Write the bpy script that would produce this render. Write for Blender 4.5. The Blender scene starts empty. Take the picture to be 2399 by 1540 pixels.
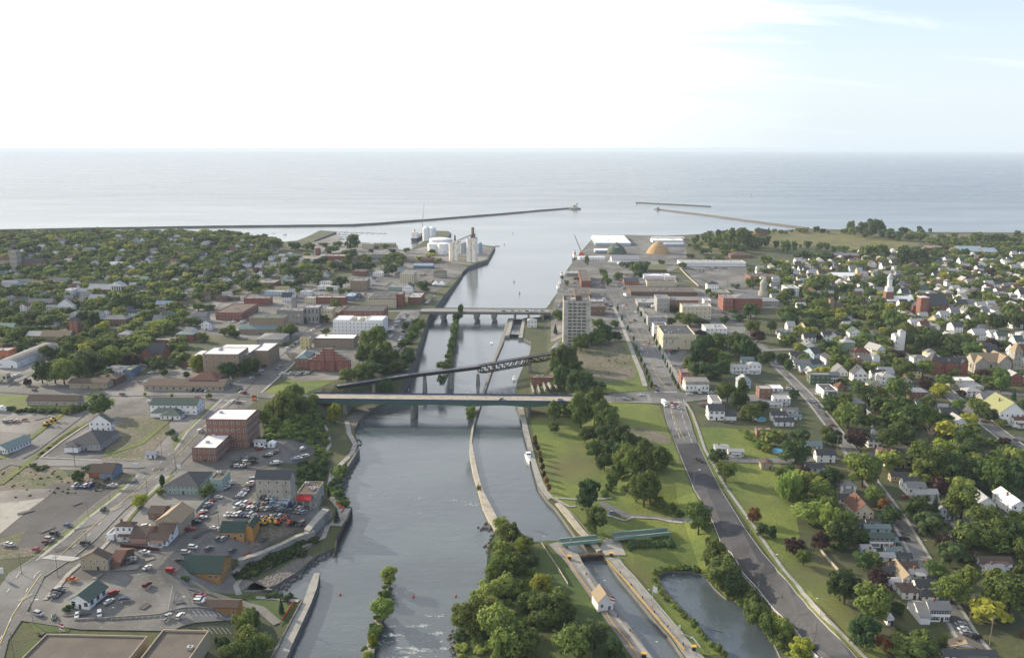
import bpy, math, random
from mathutils import Vector, Matrix, noise
from mathutils.geometry import tessellate_polygon
R = random.Random(7)
SC = bpy.context.scene
COL = SC.collection
PW, PH, F = 2398.0,1540.0,1870.0
CAMZ = 204.0
TILT = math.atan((770 - 347) / F)
YAW = math.atan(66 / F)
cy, sy = math.cos(YAW), math.sin(YAW)
ct, st = math.cos(TILT), math.sin(TILT)
RIGHT = Vector((cy, sy, 0)); FWD = Vector((-sy * ct, cy * ct, -st)); UP = Vector((-sy * st, cy * st, ct))
CAM = Vector((0,0, CAMZ))
TILES = {'P': (0,0,1)}
for i in range(4):
 TILES['A%d' % i] = (600 * i, 700, .25); TILES['B%d' % i] = (600 * i, 1000, .25)
 TILES['C%d' % i] = (600 * i, 1240, .25); TILES['Z%d' % i] = (585.7 * i, 503.7, .2442)
def PX(t, x, y):
 a, b, s = TILES[t]
 return a + x * s, b + y * s
def ray(px, py, z):
 d = FWD + RIGHT * ((px - PW / 2) / F) + UP * ((PH / 2 - py) / F)
 if d.z > -0.0008: d.z = -0.0008
 k = (z - CAMZ) / d.z
 return Vector((d.x * k, d.y * k, z))
def proj(v):
 d = Vector(v) - CAM
 zc = d.dot(FWD)
 return PW / 2 + F * d.dot(RIGHT) / zc, PH / 2 - F * d.dot(UP) / zc
def mpp(v):
 return (Vector(v) - CAM).dot(FWD) / F      # metres per photo pixel
LOWP = [
[(1213,955),(1240,930),(1300,925),(1345,965),(1385,1050),(1420,1110),(1470,1190),(1560,1205),(1625,1300),(1665,1390),(1725,1450),(1800,1540),(1050,1540),(1060,1470),(1130,1330),(1165,1240),(1260,1250)],
[(1183,785),(1195,745),(1240,735),(1275,745),(1282,790),(1270,850),(1240,925),(1205,925),(1207,860)],
[(640,1540),(600,1440),(545,1370),(570,1345),(690,1290),(745,1245),(765,1190),(768,1120),(775,1040),(800,1000),(815,960),(935,925),(1000,930),(1000,1540)],
]
LOW = [[ray(x, y, 2.4).xy for x, y in p] for p in LOWP]
def inpoly(p, poly):
 x, y = p; c = False; n = len(poly); j = n - 1
 for i in range(n):
  xi, yi = poly[i]; xj, yj = poly[j]
  if (yi > y) != (yj > y) and x < (xj - xi) * (y - yi) / (yj - yi) + xi: c = not c
  j = i
 return c
def dpoly(p, poly):
 px, py = p
 best = 1e9; n = len(poly)
 for i in range(n):
  ax, ay = poly[i]; bx, by = poly[(i + 1) % n]
  dx, dy = bx - ax, by - ay
  t = ((px - ax) * dx + (py - ay) * dy) / max(1e-9, dx * dx + dy * dy)
  t = max(0, min(1, t))
  d = math.hypot(px - ax - t * dx, py - ay - t * dy)
  if d < best: best = d
 return best
PONDP = [ray(x, y, 1.0).xy for x, y in [(1548,1340),(1620,1337),(1650,1345),(1672,1375),(1700,1400),(1735,1410),(1770,1440),(1800,1475),(1830,1540),(1730,1600),(1690,1525),(1625,1450),(1560,1380)]]
def h_raw(x, y):
 h = h_base(x, y)
 if y < 480 and 40 < x < 240:
  d = 0 if inpoly((x, y), PONDP) else dpoly((x, y), PONDP)
  if d < 16: h = .7 + (h - .7) * (d / 16) ** 1.2
 return h
def h_base(x, y):
 s = min(1, max(0,(y - 620) / 380)); s2 = min(1, max(0,(y - 1000) / 300)); h = TOWNZ = 14.0 - 5 * s * s * (3 - 2 * s) - 4.5 * s2 * s2 * (3 - 2 * s2)
 if y < 1100 and -330 < x < 330:
  for lp, rw in zip(LOW, (26,26,34)):
   if inpoly((x, y), lp): return 2.4
   d = dpoly((x, y), lp)
   if d < rw:
    s = d / rw; s = s * s * (3 - 2 * s)
    h = min(h, 2.4 + (TOWNZ - 2.4) * s)
 h += 9 * math.exp(-((x - 480) / 150) ** 2 - ((y - 1680) / 160) ** 2)
 h += 20 * math.exp(-((x + 900) / 460) ** 2 - ((y - 1560) / 300) ** 2)
 return h
def axis(a0, a1, f0, f1, fine, coarse):
 out = []; v = a0
 while v < a1:
  out.append(v); v += fine if f0 <= v < f1 else coarse
 out.append(a1); return out
GX = axis(-2600,2600,-336,336,8,56)
GY = axis(150,4000,150,1050,9,60)
HZ = [[h_raw(x, y) for x in GX] for y in GY]
import bisect
def hz(x, y):
 i = min(max(bisect.bisect_right(GX, x) - 1,0), len(GX) - 2)
 j = min(max(bisect.bisect_right(GY, y) - 1,0), len(GY) - 2)
 u = (x - GX[i]) / (GX[i + 1] - GX[i]); v = (y - GY[j]) / (GY[j + 1] - GY[j])
 u = min(max(u, 0),1); v = min(max(v, 0),1)
 a, b, c, d = HZ[j][i], HZ[j][i + 1], HZ[j + 1][i], HZ[j + 1][i + 1]
 if u + v <= 1: return a + (b - a) * u + (c - a) * v      # triangle a,b,c
 return d + (c - d) * (1 - u) + (b - d) * (1 - v)
def gp(t, x, y):
 px, py = PX(t, x, y)
 z = 12.0
 for _ in range(7):
  v = ray(px, py, z); z = .5 * z + .5 * hz(v.x, v.y) if _ < 6 else hz(v.x, v.y)
 return Vector((v.x, v.y, z))
_M = {}
def nodes(m):
 m.use_nodes = True
 return m.node_tree.nodes, m.node_tree.links
def mat(name, col, kind='paint', rough=.8, scale=1., amp=.25, col2=None, metal=0., spec=.3):
 """procedural surface: base colour varied by two octaves of object-space noise, plus kind-specific pattern and bump"""
 key = (name, tuple(col), kind)
 if key in _M: return _M[key]
 m = bpy.data.materials.new(name)
 n, l = nodes(m)
 b = n['Principled BSDF']; b.inputs['Roughness'].default_value = rough
 b.inputs['Metallic'].default_value = metal
 b.inputs['Specular IOR Level'].default_value = spec
 geo = n.new('ShaderNodeNewGeometry'); tc = n.new('ShaderNodeTexCoord')
 pos = geo.outputs['Position']
 c1 = tuple(col) + (1,)
 c2 = tuple(col2) + (1,) if col2 else tuple(min(1, c * (1 - amp)) for c in col) + (1,)
 nz = n.new('ShaderNodeTexNoise'); nz.inputs['Scale'].default_value = scale
 nz.inputs['Detail'].default_value = 5; nz.inputs['Roughness'].default_value = .65
 l.new(pos, nz.inputs['Vector'])
 rp = n.new('ShaderNodeValToRGB'); rp.color_ramp.elements[0].position = .35; rp.color_ramp.elements[1].position = .65
 rp.color_ramp.elements[0].color = c2; rp.color_ramp.elements[1].color = c1
 l.new(nz.outputs['Fac'], rp.inputs['Fac'])
 out = rp.outputs['Color']
 def bump(src, st=.4, dist=.05):
  bp = n.new('ShaderNodeBump'); bp.inputs['Strength'].default_value = st; bp.inputs['Distance'].default_value = dist
  l.new(src, bp.inputs['Height']); l.new(bp.outputs['Normal'], b.inputs['Normal'])
 def mixc(fac, a, bcol, t='MIX'):
  x = n.new('ShaderNodeMix'); x.data_type = 'RGBA'; x.blend_type = t
  if isinstance(fac, float): x.inputs[0].default_value = fac
  else: l.new(fac, x.inputs[0])
  l.new(a, x.inputs[6])
  if isinstance(bcol, tuple): x.inputs[7].default_value = bcol
  else: l.new(bcol, x.inputs[7])
  return x.outputs[2]
 def noise2(s, lo, hi, det=3):
  q = n.new('ShaderNodeTexNoise'); q.inputs['Scale'].default_value = s; q.inputs['Detail'].default_value = det
  l.new(pos, q.inputs['Vector'])
  mr = n.new('ShaderNodeMapRange'); mr.inputs['From Min'].default_value = lo; mr.inputs['From Max'].default_value = hi
  l.new(q.outputs['Fac'], mr.inputs['Value']); return mr.outputs['Result']
 if kind == 'brick':
  bt = n.new('ShaderNodeTexBrick'); bt.inputs['Scale'].default_value = 1.0
  bt.inputs['Brick Width'].default_value = .6; bt.inputs['Row Height'].default_value = .22
  bt.inputs['Mortar Size'].default_value = .025
  bt.inputs['Color1'].default_value = c1; bt.inputs['Color2'].default_value = tuple(c * .72 for c in col) + (1,)
  bt.inputs['Mortar'].default_value = tuple(min(1, c * .8 + .08) for c in col) + (1,)
  cb = n.new('ShaderNodeSeparateXYZ'); l.new(pos, cb.inputs[0])
  ad = n.new('ShaderNodeMath'); ad.operation = 'ADD'; l.new(cb.outputs[0], ad.inputs[0]); l.new(cb.outputs[1], ad.inputs[1])
  cc = n.new('ShaderNodeCombineXYZ'); l.new(ad.outputs[0], cc.inputs[0]); l.new(cb.outputs[2], cc.inputs[1])
  l.new(cc.outputs[0], bt.inputs['Vector'])
  out = mixc(.45, out, bt.outputs['Color'])
 elif kind == 'siding':
  wv = n.new('ShaderNodeTexWave'); wv.bands_direction = 'Z'; wv.inputs['Scale'].default_value = 1.6
  l.new(pos, wv.inputs['Vector'])
  mr = n.new('ShaderNodeMapRange'); mr.inputs['To Min'].default_value = .86; l.new(wv.outputs['Fac'], mr.inputs['Value'])
  x = n.new('ShaderNodeMix'); x.data_type = 'RGBA'; x.blend_type = 'MULTIPLY'; x.inputs[0].default_value = 1
  l.new(out, x.inputs[6]); l.new(mr.outputs['Result'], x.inputs[7]); out = x.outputs[2]
 elif kind == 'shingle':
  out = mixc(noise2(6, .35, .65), out, tuple(c * .78 for c in col) + (1,))
 elif kind == 'grass':
  out = mixc(noise2(.035, .40, .62,6), out, tuple(c for c in (col[0] * 1.35 + .006, col[1] * 1.2, col[2] * 1.1)) + (1,))
  out = mixc(noise2(.9, .45, .75,6), out, tuple(c * .62 for c in col) + (1,))
  out = mixc(noise2(.016, .50, .72,6), out, (.10, .095, .042,1))
  bump(noise2(3, .3, .7), .7, .15)
 elif kind == 'asphalt':
  out = mixc(noise2(.06, .42, .60,6), out, tuple(c * .64 for c in col) + (1,)); out = mixc(noise2(.021, .48, .60,5), out, tuple(min(1, c * q) for c, q in zip(col, (1.3,1.29,1.27))) + (1,))
  out = mixc(noise2(.5, .60, .70,5), out, tuple(min(1, c * 1.3) for c in col) + (1,))
  vo = n.new('ShaderNodeTexVoronoi'); vo.feature = 'DISTANCE_TO_EDGE'; vo.inputs['Scale'].default_value = .11
  l.new(pos, vo.inputs['Vector'])
  mr = n.new('ShaderNodeMapRange'); mr.inputs['From Max'].default_value = .022; mr.inputs['To Min'].default_value = .55; mr.inputs['To Max'].default_value = 0
  l.new(vo.outputs['Distance'], mr.inputs['Value'])
  out = mixc(mr.outputs['Result'], out, tuple(c * .5 for c in col) + (1,))
 elif kind == 'dirt':
  out = mixc(noise2(.05, .4, .6,6), out, (.075, .085, .04,1))
  out = mixc(noise2(.6, .55, .7,6), out, tuple(min(1, c * 1.35) for c in col) + (1,))
  bump(noise2(1.2, .3, .7), .6, .3)
 elif kind == 'rock':
  vo = n.new('ShaderNodeTexVoronoi'); vo.inputs['Scale'].default_value = .9; l.new(pos, vo.inputs['Vector'])
  out = mixc(vo.outputs['Distance'], out, tuple(c * .35 for c in col) + (1,))
  bump(vo.outputs['Distance'],1, .5)
 elif kind == 'concrete':
  out = mixc(noise2(.25, .5, .66,6), out, tuple(c * .66 for c in col) + (1,))
 elif kind == 'flatroof':
  out = mixc(noise2(.12, .45, .62,6), out, tuple(c * .72 for c in col) + (1,))
  out = mixc(noise2(.7, .62, .72,6), out, tuple(c * .5 for c in col) + (1,))
 l.new(out, b.inputs['Base Color'])
 _M[key] = m
 return m
def leafmat(name, col, trans=.36):
 m = bpy.data.materials.new(name); n, l = nodes(m)
 b = n['Principled BSDF']; b.inputs['Roughness'].default_value = .75; b.inputs['Specular IOR Level'].default_value = .18
 oi = n.new('ShaderNodeObjectInfo'); geo = n.new('ShaderNodeNewGeometry')
 nz = n.new('ShaderNodeTexNoise'); nz.inputs['Scale'].default_value = .3; nz.inputs['Detail'].default_value = 5; nz.inputs['Roughness'].default_value = .7
 l.new(geo.outputs['Position'], nz.inputs['Vector'])
 hs = n.new('ShaderNodeHueSaturation'); hs.inputs['Color'].default_value = tuple(col) + (1,)
 mr = n.new('ShaderNodeMapRange'); mr.inputs['To Min'].default_value = .475; mr.inputs['To Max'].default_value = .52
 l.new(oi.outputs['Random'], mr.inputs['Value']); l.new(mr.outputs['Result'], hs.inputs['Hue'])
 ad = n.new('ShaderNodeMath'); ad.operation = 'ADD';
 ml = n.new('ShaderNodeMath'); ml.operation = 'MULTIPLY'; ml.inputs[1].default_value = 13.7; l.new(oi.outputs['Random'], ml.inputs[0])
 fr = n.new('ShaderNodeMath'); fr.operation = 'FRACT'; l.new(ml.outputs[0], fr.inputs[0])
 m2 = n.new('ShaderNodeMapRange'); m2.inputs['To Min'].default_value = .25; m2.inputs['To Max'].default_value = .75; l.new(fr.outputs[0], m2.inputs['Value'])
 l.new(m2.outputs['Result'], ad.inputs[0]); l.new(nz.outputs['Fac'], ad.inputs[1])
 m3 = n.new('ShaderNodeMath'); m3.operation = 'MULTIPLY_ADD'; l.new(ad.outputs[0], m3.inputs[0]); m3.inputs[1].default_value = 1.7; m3.inputs[2].default_value = -.42; l.new(m3.outputs[0], hs.inputs['Value'])
 l.new(hs.outputs['Color'], b.inputs['Base Color'])
 tr = n.new('ShaderNodeBsdfTranslucent'); l.new(hs.outputs['Color'], tr.inputs['Color'])
 mx = n.new('ShaderNodeMixShader'); mx.inputs[0].default_value = trans
 l.new(b.outputs[0], mx.inputs[1]); l.new(tr.outputs[0], mx.inputs[2])
 l.new(mx.outputs[0], n['Material Output'].inputs[0])
 return m
def new(name, me, parent=None, loc=None):
 o = bpy.data.objects.new(name, me); COL.objects.link(o)
 if parent is not None: o.parent = parent
 if loc is not None: o.location = loc
 return o
AUTO = []      # (object, look, anchor point)
LMK = []       # (short name, point)
def tag(o, label, cat, group=None, kind=None):
 if label: o['label'] = label
 if cat: o['category'] = cat
 if group: o['group'] = group
 if kind: o['kind'] = kind
 return o
def auto(o, look, cat, group, pt=None):
 tag(o, look, cat, group); AUTO.append((o, look, Vector(pt) if pt is not None else o.location.copy())); return o
class MB:
 def __init__(s): s.v = []; s.f = []; s.m = []; s.mats = []
 def mi(s, m):
  if m not in s.mats: s.mats.append(m)
  return s.mats.index(m)
 def face(s, pts, m):
  i = len(s.v); s.v += [tuple(p) for p in pts]; s.f.append(tuple(range(i, i + len(pts)))); s.m.append(s.mi(m))
 def box(s, x0, x1, y0, y1, z0, z1, m, bottom=False):
  a = [(x0, y0),(x1, y0),(x1, y1),(x0, y1)]
  for i in range(4):
   p, q = a[i], a[(i + 1) % 4]
   s.face([(p[0], p[1], z0),(q[0], q[1], z0),(q[0], q[1], z1),(p[0], p[1], z1)], m)
  s.face([(p[0], p[1], z1) for p in a], m)
  if bottom: s.face([(p[0], p[1], z0) for p in a[::-1]], m)
 def obox(s, p, q, w, z0, z1, m):
  """box along segment p-q (xy) of width w, z0/z1 may be pairs for the two ends"""
  p = Vector(p[:2]); q = Vector(q[:2]); d = (q - p).normalized(); n_ = Vector((-d.y, d.x)) * (w / 2)
  za = z0 if isinstance(z0, tuple) else (z0, z0); zb = z1 if isinstance(z1, tuple) else (z1, z1)
  a = [p - n_, q - n_, q + n_, p + n_]; lo = [za[0], za[1], za[1], za[0]]; hi = [zb[0], zb[1], zb[1], zb[0]]
  for i in range(4):
   j = (i + 1) % 4
   s.face([(a[i].x, a[i].y, lo[i]),(a[j].x, a[j].y, lo[j]),(a[j].x, a[j].y, hi[j]),(a[i].x, a[i].y, hi[i])], m)
  s.face([(a[i].x, a[i].y, hi[i]) for i in range(4)], m)
  s.face([(a[i].x, a[i].y, lo[i]) for i in (3,2,1,0)], m)
 def prism(s, pts, z0, z1, m):
  n_ = len(pts)
  for i in range(n_):
   p, q = pts[i], pts[(i + 1) % n_]
   s.face([(p[0], p[1], z0),(q[0], q[1], z0),(q[0], q[1], z1),(p[0], p[1], z1)], m)
  s.face([(p[0], p[1], z1) for p in pts], m); s.face([(p[0], p[1], z0) for p in pts[::-1]], m)
 def cyl(s, c, r0, r1, z0, z1, m, n=10, cap=True):
  a = [(math.cos(2 * math.pi * i / n), math.sin(2 * math.pi * i / n)) for i in range(n)]
  for i in range(n):
   u, w = a[i], a[(i + 1) % n]
   s.face([(c[0] + u[0] * r0, c[1] + u[1] * r0, z0),(c[0] + w[0] * r0, c[1] + w[1] * r0, z0),(c[0] + w[0] * r1, c[1] + w[1] * r1, z1),(c[0] + u[0] * r1, c[1] + u[1] * r1, z1)], m)
  if cap and r1 > 0: s.face([(c[0] + u[0] * r1, c[1] + u[1] * r1, z1) for u in a], m)
 def bar(s, a, b, w, m):
  a = Vector(a); b = Vector(b); d = (b - a).normalized()
  u = d.cross(Vector((0,0,1)));  u = u.normalized() if u.length > .01 else Vector((1,0,0)); v = d.cross(u)
  u *= w / 2; v *= w / 2
  c = [-u - v, u - v, u + v, -u + v]
  for i in range(4): s.face([a + c[i], a + c[(i + 1) % 4], b + c[(i + 1) % 4], b + c[i]], m)
  s.face([a + c[i] for i in (3,2,1,0)], m); s.face([b + c[i] for i in range(4)], m)
 def mesh(s, name, smooth=False):
  me = bpy.data.meshes.new(name); me.from_pydata(s.v, [], s.f)
  for m in s.mats: me.materials.append(m)
  me.polygons.foreach_set('material_index', s.m)
  if smooth: me.polygons.foreach_set('use_smooth',[True] * len(s.f))
  me.update(); return me
 def build(s, name, parent=None, smooth=False, loc=None):
  return new(name, s.mesh(name, smooth), parent, loc)
def clip(poly, a, b, keep):
 """clip 2D polygon by the line a-b, keeping the side with sign keep"""
 out = []; n_ = len(poly)
 def sd(p): return ((b[0] - a[0]) * (p[1] - a[1]) - (b[1] - a[1]) * (p[0] - a[0])) * keep
 for i in range(n_):
  p, q = poly[i], poly[(i + 1) % n_]; sp, sq = sd(p), sd(q)
  if sp >= 0: out.append(p)
  if sp * sq < 0:
   t = sp / (sp - sq); out.append((p[0] + (q[0] - p[0]) * t, p[1] + (q[1] - p[1]) * t))
 return out
def drape(mb, poly, m, off):
 """lay a world-space polygon on the terrain grid, off metres above it"""
 poly = [(p[0], p[1]) for p in poly]
 tris = tessellate_polygon([[Vector((p[0], p[1],0)) for p in poly]])
 for t in tris:
  T = [poly[i] for i in t]
  ar = (T[1][0] - T[0][0]) * (T[2][1] - T[0][1]) - (T[1][1] - T[0][1]) * (T[2][0] - T[0][0])
  if abs(ar) < 1e-6: continue
  if ar < 0: T = T[::-1]
  x0 = min(p[0] for p in T); x1 = max(p[0] for p in T); y0 = min(p[1] for p in T); y1 = max(p[1] for p in T)
  i0 = max(bisect.bisect_right(GX, x0) - 1,0); i1 = min(bisect.bisect_left(GX, x1), len(GX) - 1)
  j0 = max(bisect.bisect_right(GY, y0) - 1,0); j1 = min(bisect.bisect_left(GY, y1), len(GY) - 1)
  for j in range(j0, j1):
   row = clip(clip(T, (0, GY[j]),(1, GY[j]),1),(0, GY[j + 1]),(1, GY[j + 1]),-1)
   if len(row) < 3: continue
   for i in range(i0, i1):
    c = clip(clip(row, (GX[i],0),(GX[i],1),-1),(GX[i + 1],0),(GX[i + 1],1),1)
    if len(c) < 3: continue
    flat = HZ[j][i] == HZ[j][i + 1] == HZ[j + 1][i] == HZ[j + 1][i + 1]
    parts = [c] if flat else [clip(c, (GX[i + 1], GY[j]),(GX[i], GY[j + 1]), k) for k in (1,-1)]
    for kk, q in enumerate(parts):
     if len(q) < 3: continue
     pts = []
     for (x, y) in q:
      u = (x - GX[i]) / (GX[i + 1] - GX[i]); v = (y - GY[j]) / (GY[j + 1] - GY[j])
      a, b_, c_, d_ = HZ[j][i], HZ[j][i + 1], HZ[j + 1][i], HZ[j + 1][i + 1]
      lower = flat or kk == 0
      z = a + (b_ - a) * u + (c_ - a) * v if lower else d_ + (c_ - d_) * (1 - u) + (b_ - d_) * (1 - v)
      pts.append((x, y, z + off))
     mb.face(pts, m)
def resample(pts, step, closed=True):
 out = []; n_ = len(pts)
 for i in range(n_ if closed else n_ - 1):
  a = Vector(pts[i]); b = Vector(pts[(i + 1) % n_]); k = max(1, int((b - a).length / step))
  out += [a.lerp(b, j / k) for j in range(k)]
 if not closed: out.append(Vector(pts[-1]))
 return out
def walls(mb, poly, m, zb=-4, off=0):
 pts = resample([Vector((p[0], p[1])) for p in poly],8)
 n_ = len(pts)
 for i in range(n_):
  p, q = pts[i], pts[(i + 1) % n_]
  mb.face([(p.x, p.y, zb),(q.x, q.y, zb),(q.x, q.y, hz(q.x, q.y) + off),(p.x, p.y, hz(p.x, p.y) + off)], m)
def W(t, pts): return [gp(t, x, y).xy for x, y in pts]
ROADS = []     # world polygons that trees and houses keep clear of
BLK = []       # (x, y, r) occupied
def sheet(name, t, pts, m, off, block=False, kind='structure', wpoly=None):
 mb = MB(); w = wpoly or W(t, pts); drape(mb, w, m, off)
 if not mb.f: return None
 o = mb.build(name); o['kind'] = kind
 if block: ROADS.append([(p[0], p[1]) for p in w])
 return o
def strip_pts(t, rows):
 """rows (xl, yl, xr, yr) -> polygon"""
 return [(a, b) for a, b, c, d in rows] + [(c, d) for a, b, c, d in rows[::-1]]
def line_poly(t, pts, w):
 """centre line in photo pixels -> world polygon of width w metres"""
 c = [gp(t, x, y).xy for x, y in pts]; L_, R_ = [],[]
 for i, p in enumerate(c):
  a = c[max(i - 1,0)]; b = c[min(i + 1, len(c) - 1)]; d = (b - a).normalized(); n_ = Vector((-d.y, d.x)) * (w / 2)
  L_.append(p + n_); R_.append(p - n_)
 return L_ + R_[::-1]
# ================================================================== ground, water, roads
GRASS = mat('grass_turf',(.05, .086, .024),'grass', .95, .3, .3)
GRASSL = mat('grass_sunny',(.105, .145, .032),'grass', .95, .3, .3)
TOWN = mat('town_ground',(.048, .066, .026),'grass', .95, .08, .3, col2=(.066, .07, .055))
ASPH = mat('asphalt_old',(.122, .123, .123),'asphalt', .9, .4, .2)
ASPHD = mat('asphalt_new',(.055, .056, .063),'asphalt', .85, .4, .15)
LOT = mat('asphalt_lot',(.128, .125, .119),'asphalt', .92, .2, .25)
LOTL = mat('asphalt_worn',(.165, .158, .15),'asphalt', .92, .2, .25)
DIRT = mat('bare_dirt',(.15, .128, .10),'dirt', .95, .3, .3)
CONC = mat('concrete',(.30, .29, .26),'concrete', .85, .5, .2)
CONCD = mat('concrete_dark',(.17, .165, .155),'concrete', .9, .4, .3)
WALK = mat('sidewalk',(.29, .28, .255),'concrete', .85, .6, .15)
ROCK = mat('riprap_rock',(.19, .18, .165),'rock', .95, .5, .3)
BRUSH = mat('brush_ground',(.030, .050, .016),'grass', .95, .6, .4)
PAINTW = mat('road_paint_white',(.62, .62, .60),'paint', .7,3, .35)
PAINTY = mat('road_paint_yellow',(.50, .38, .10),'paint', .7,3, .3)
WEST = [(-700,1760),(560,1760),(650,1540),(665,1490),(690,1445),(712,1405),(690,1396),(650,1388),(606,1385),(650,1366),(700,1335),(730,1307),(747,1294),(786,1280),(806,1230),(824,1186),(812,1184),(803,1165),(800,1130),(815,1107),(814,1090),(841,1049),(839,1037),(829,1005),(837,987),(850,972),(875,955),(905,940),(932,920),(948,890),(960,862),(970,840),(985,795),(1003,740),(1020,718),(1084,638),(1079,630),(1101,622),(1142,609),(1160,577),(1130,573),(1062,572),(1046,558),(1057,546),(1050,541),(1020,540),(1012,548),(988,567),(960,585),(932,584),(926,572),(880,569),(840,569),(790,566),(732,565),(788,542),(749,539),(715,556),(696,563),(666,566),(620,556),(560,550),(500,548),(300,546),(0,546),(-400,548),(-900,548)]
EAST = [(1206,925),(1213,955),(1227,1000),(1247,1087),(1262,1142),(1282,1170),(1300,1187),(1350,1257),(1380,1287),(1405,1293),(1420,1305),(1445,1342),(1490,1395),(1537,1453),(1570,1490),(1608,1540),(1760,1760),(3300,1760),(3300,548),(2500,545),(2172,543),(1891,535),(1800,541),(1640,548),(1560,552),(1479,550),(1406,550),(1391,555),(1360,590),(1330,628),(1322,643),(1306,684),(1282,718),(1262,742),(1228,744),(1224,750),(1216,788),(1245,800),(1240,828),(1228,850),(1210,893)]
ISLE = [(1162,1237),(1190,1225),(1215,1240),(1247,1268),(1280,1264),(1310,1264),(1325,1285),(1357,1313),(1398,1380),(1440,1432),(1487,1490),(1535,1540),(1680,1740),(1050,1740),(1072,1540),(1066,1480),(1100,1420),(1130,1380),(1138,1347),(1142,1290),(1150,1262)]
POND = [(1548,1340),(1575,1335),(1620,1337),(1650,1345),(1672,1375),(1700,1400),(1735,1410),(1770,1440),(1800,1475),(1830,1540),(1850,1600),(1730,1600),(1690,1525),(1655,1485),(1625,1450),(1590,1415),(1560,1380),(1543,1355)]
def land(name, pts, m, wallm, hole=None):
 w = W('P', pts); mb = MB()
 if hole:
  hw = W('P', hole)
  ym = sum(p.y for p in hw) / len(hw)
  jl = min(range(len(hw)), key=lambda i: hw[i].x); jr = max(range(len(hw)), key=lambda i: hw[i].x)
  tris = tessellate_polygon([[Vector((p.x, p.y, 0)) for p in w],[Vector((p.x, p.y, 0)) for p in hw]])
  al = w + hw
  for t in tris: drape(mb, [al[i] for i in t], m, 0)
  walls(mb, hw, wallm)
 else: drape(mb, w, m, 0)
 walls(mb, w, wallm)
 o = mb.build(name); o['kind'] = 'structure'; return o
land('ground', WEST, TOWN, CONCD)
land('ground', EAST, TOWN, CONCD, POND)
land('ground', ISLE, GRASS, CONCD)
def water_mat():
 m = bpy.data.materials.new('river_and_lake_water'); n, l = nodes(m)
 b = n['Principled BSDF']; b.inputs['IOR'].default_value = 1.62
 b.inputs['Specular IOR Level'].default_value = .5
 geo = n.new('ShaderNodeNewGeometry'); pos = geo.outputs['Position']
 sep = n.new('ShaderNodeSeparateXYZ'); l.new(pos, sep.inputs[0])
 def nz(s, sx=1, sy_=1, det=3, rot=0):
  mp = n.new('ShaderNodeMapping'); mp.inputs['Scale'].default_value = (sx, sy_, 1); mp.inputs['Rotation'].default_value = (0,0, rot); l.new(pos, mp.inputs['Vector'])
  q = n.new('ShaderNodeTexNoise'); q.inputs['Scale'].default_value = s; q.inputs['Detail'].default_value = det; l.new(mp.outputs[0], q.inputs['Vector']); return q.outputs['Fac']
 def mr(src, a, b_, c, d):
  x = n.new('ShaderNodeMapRange'); x.inputs['From Min'].default_value = a; x.inputs['From Max'].default_value = b_; x.inputs['To Min'].default_value = c; x.inputs['To Max'].default_value = d; l.new(src, x.inputs['Value']); return x.outputs['Result']
 def mth(op, a, b_):
  x = n.new('ShaderNodeMath'); x.operation = op
  for i, q in enumerate((a, b_)):
   if isinstance(q, (int, float)): x.inputs[i].default_value = q
   else: l.new(q, x.inputs[i])
  return x.outputs[0]
 far = mr(sep.outputs[1],1200,3500,0,1)
 streak = mr(nz(.0025, .5,1.3,6, .5), .38, .62, .45,1.2)
 h = mth('ADD', mth('MULTIPLY', nz(.55,1,1.6,4), .26), mth('MULTIPLY', nz(.11,1,1.3,3), .5))
 bp = n.new('ShaderNodeBump'); bp.inputs['Distance'].default_value = 1.0
 turb = mth('MULTIPLY', mr(sep.outputs[1],330,640, .55,0), mr(nz(.03,1,1,5, .2), .42, .62, .25,1))
 l.new(mth('ADD', turb, mth('MULTIPLY', streak, mr(sep.outputs[1],700,4000, .22, .035))), bp.inputs['Strength']); l.new(h, bp.inputs['Height'])
 l.new(bp.outputs['Normal'], b.inputs['Normal'])
 l.new(mth('ADD', mr(nz(.004, .45,1.4,6, .5), .38, .65, .12, .165), mth('MULTIPLY', far, .12)), b.inputs['Roughness'])
 mx = n.new('ShaderNodeMix'); mx.data_type = 'RGBA'
 l.new(mr(nz(.02, .6,1.2,5, .4), .4, .62,0,1), mx.inputs[0])
 mx.inputs[6].default_value = (.056, .073, .082,1); mx.inputs[7].default_value = (.074, .094, .102,1)
 l.new(mx.outputs[2], b.inputs['Base Color'])
 return m
WATER = water_mat()
mb = MB(); mb.face([(-40000,30,0),(40000,30,0),(40000,48000,0),(-40000,48000,0)], WATER)
o = mb.build('water'); o['kind'] = 'structure'
def cover(name, t, pts, m, lvl, **k): return sheet(name, t, pts, m, .05 + .05 * lvl, **k)
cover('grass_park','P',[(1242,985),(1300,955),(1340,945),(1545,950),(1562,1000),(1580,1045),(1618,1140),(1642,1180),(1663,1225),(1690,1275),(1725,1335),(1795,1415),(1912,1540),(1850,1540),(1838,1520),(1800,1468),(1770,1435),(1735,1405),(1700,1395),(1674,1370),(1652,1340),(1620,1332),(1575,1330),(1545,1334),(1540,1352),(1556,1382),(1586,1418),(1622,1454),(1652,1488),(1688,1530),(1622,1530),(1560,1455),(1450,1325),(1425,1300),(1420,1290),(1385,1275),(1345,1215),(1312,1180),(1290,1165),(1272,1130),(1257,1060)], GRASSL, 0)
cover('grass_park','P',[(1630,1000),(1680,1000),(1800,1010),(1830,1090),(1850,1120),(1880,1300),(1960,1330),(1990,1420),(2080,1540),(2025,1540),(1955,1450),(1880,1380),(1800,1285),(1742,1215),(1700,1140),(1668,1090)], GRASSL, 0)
cover('grass_verge','P',[(1355,806),(1470,800),(1490,850),(1518,915),(1400,920),(1345,915),(1350,870)], GRASSL, 0)
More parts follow.
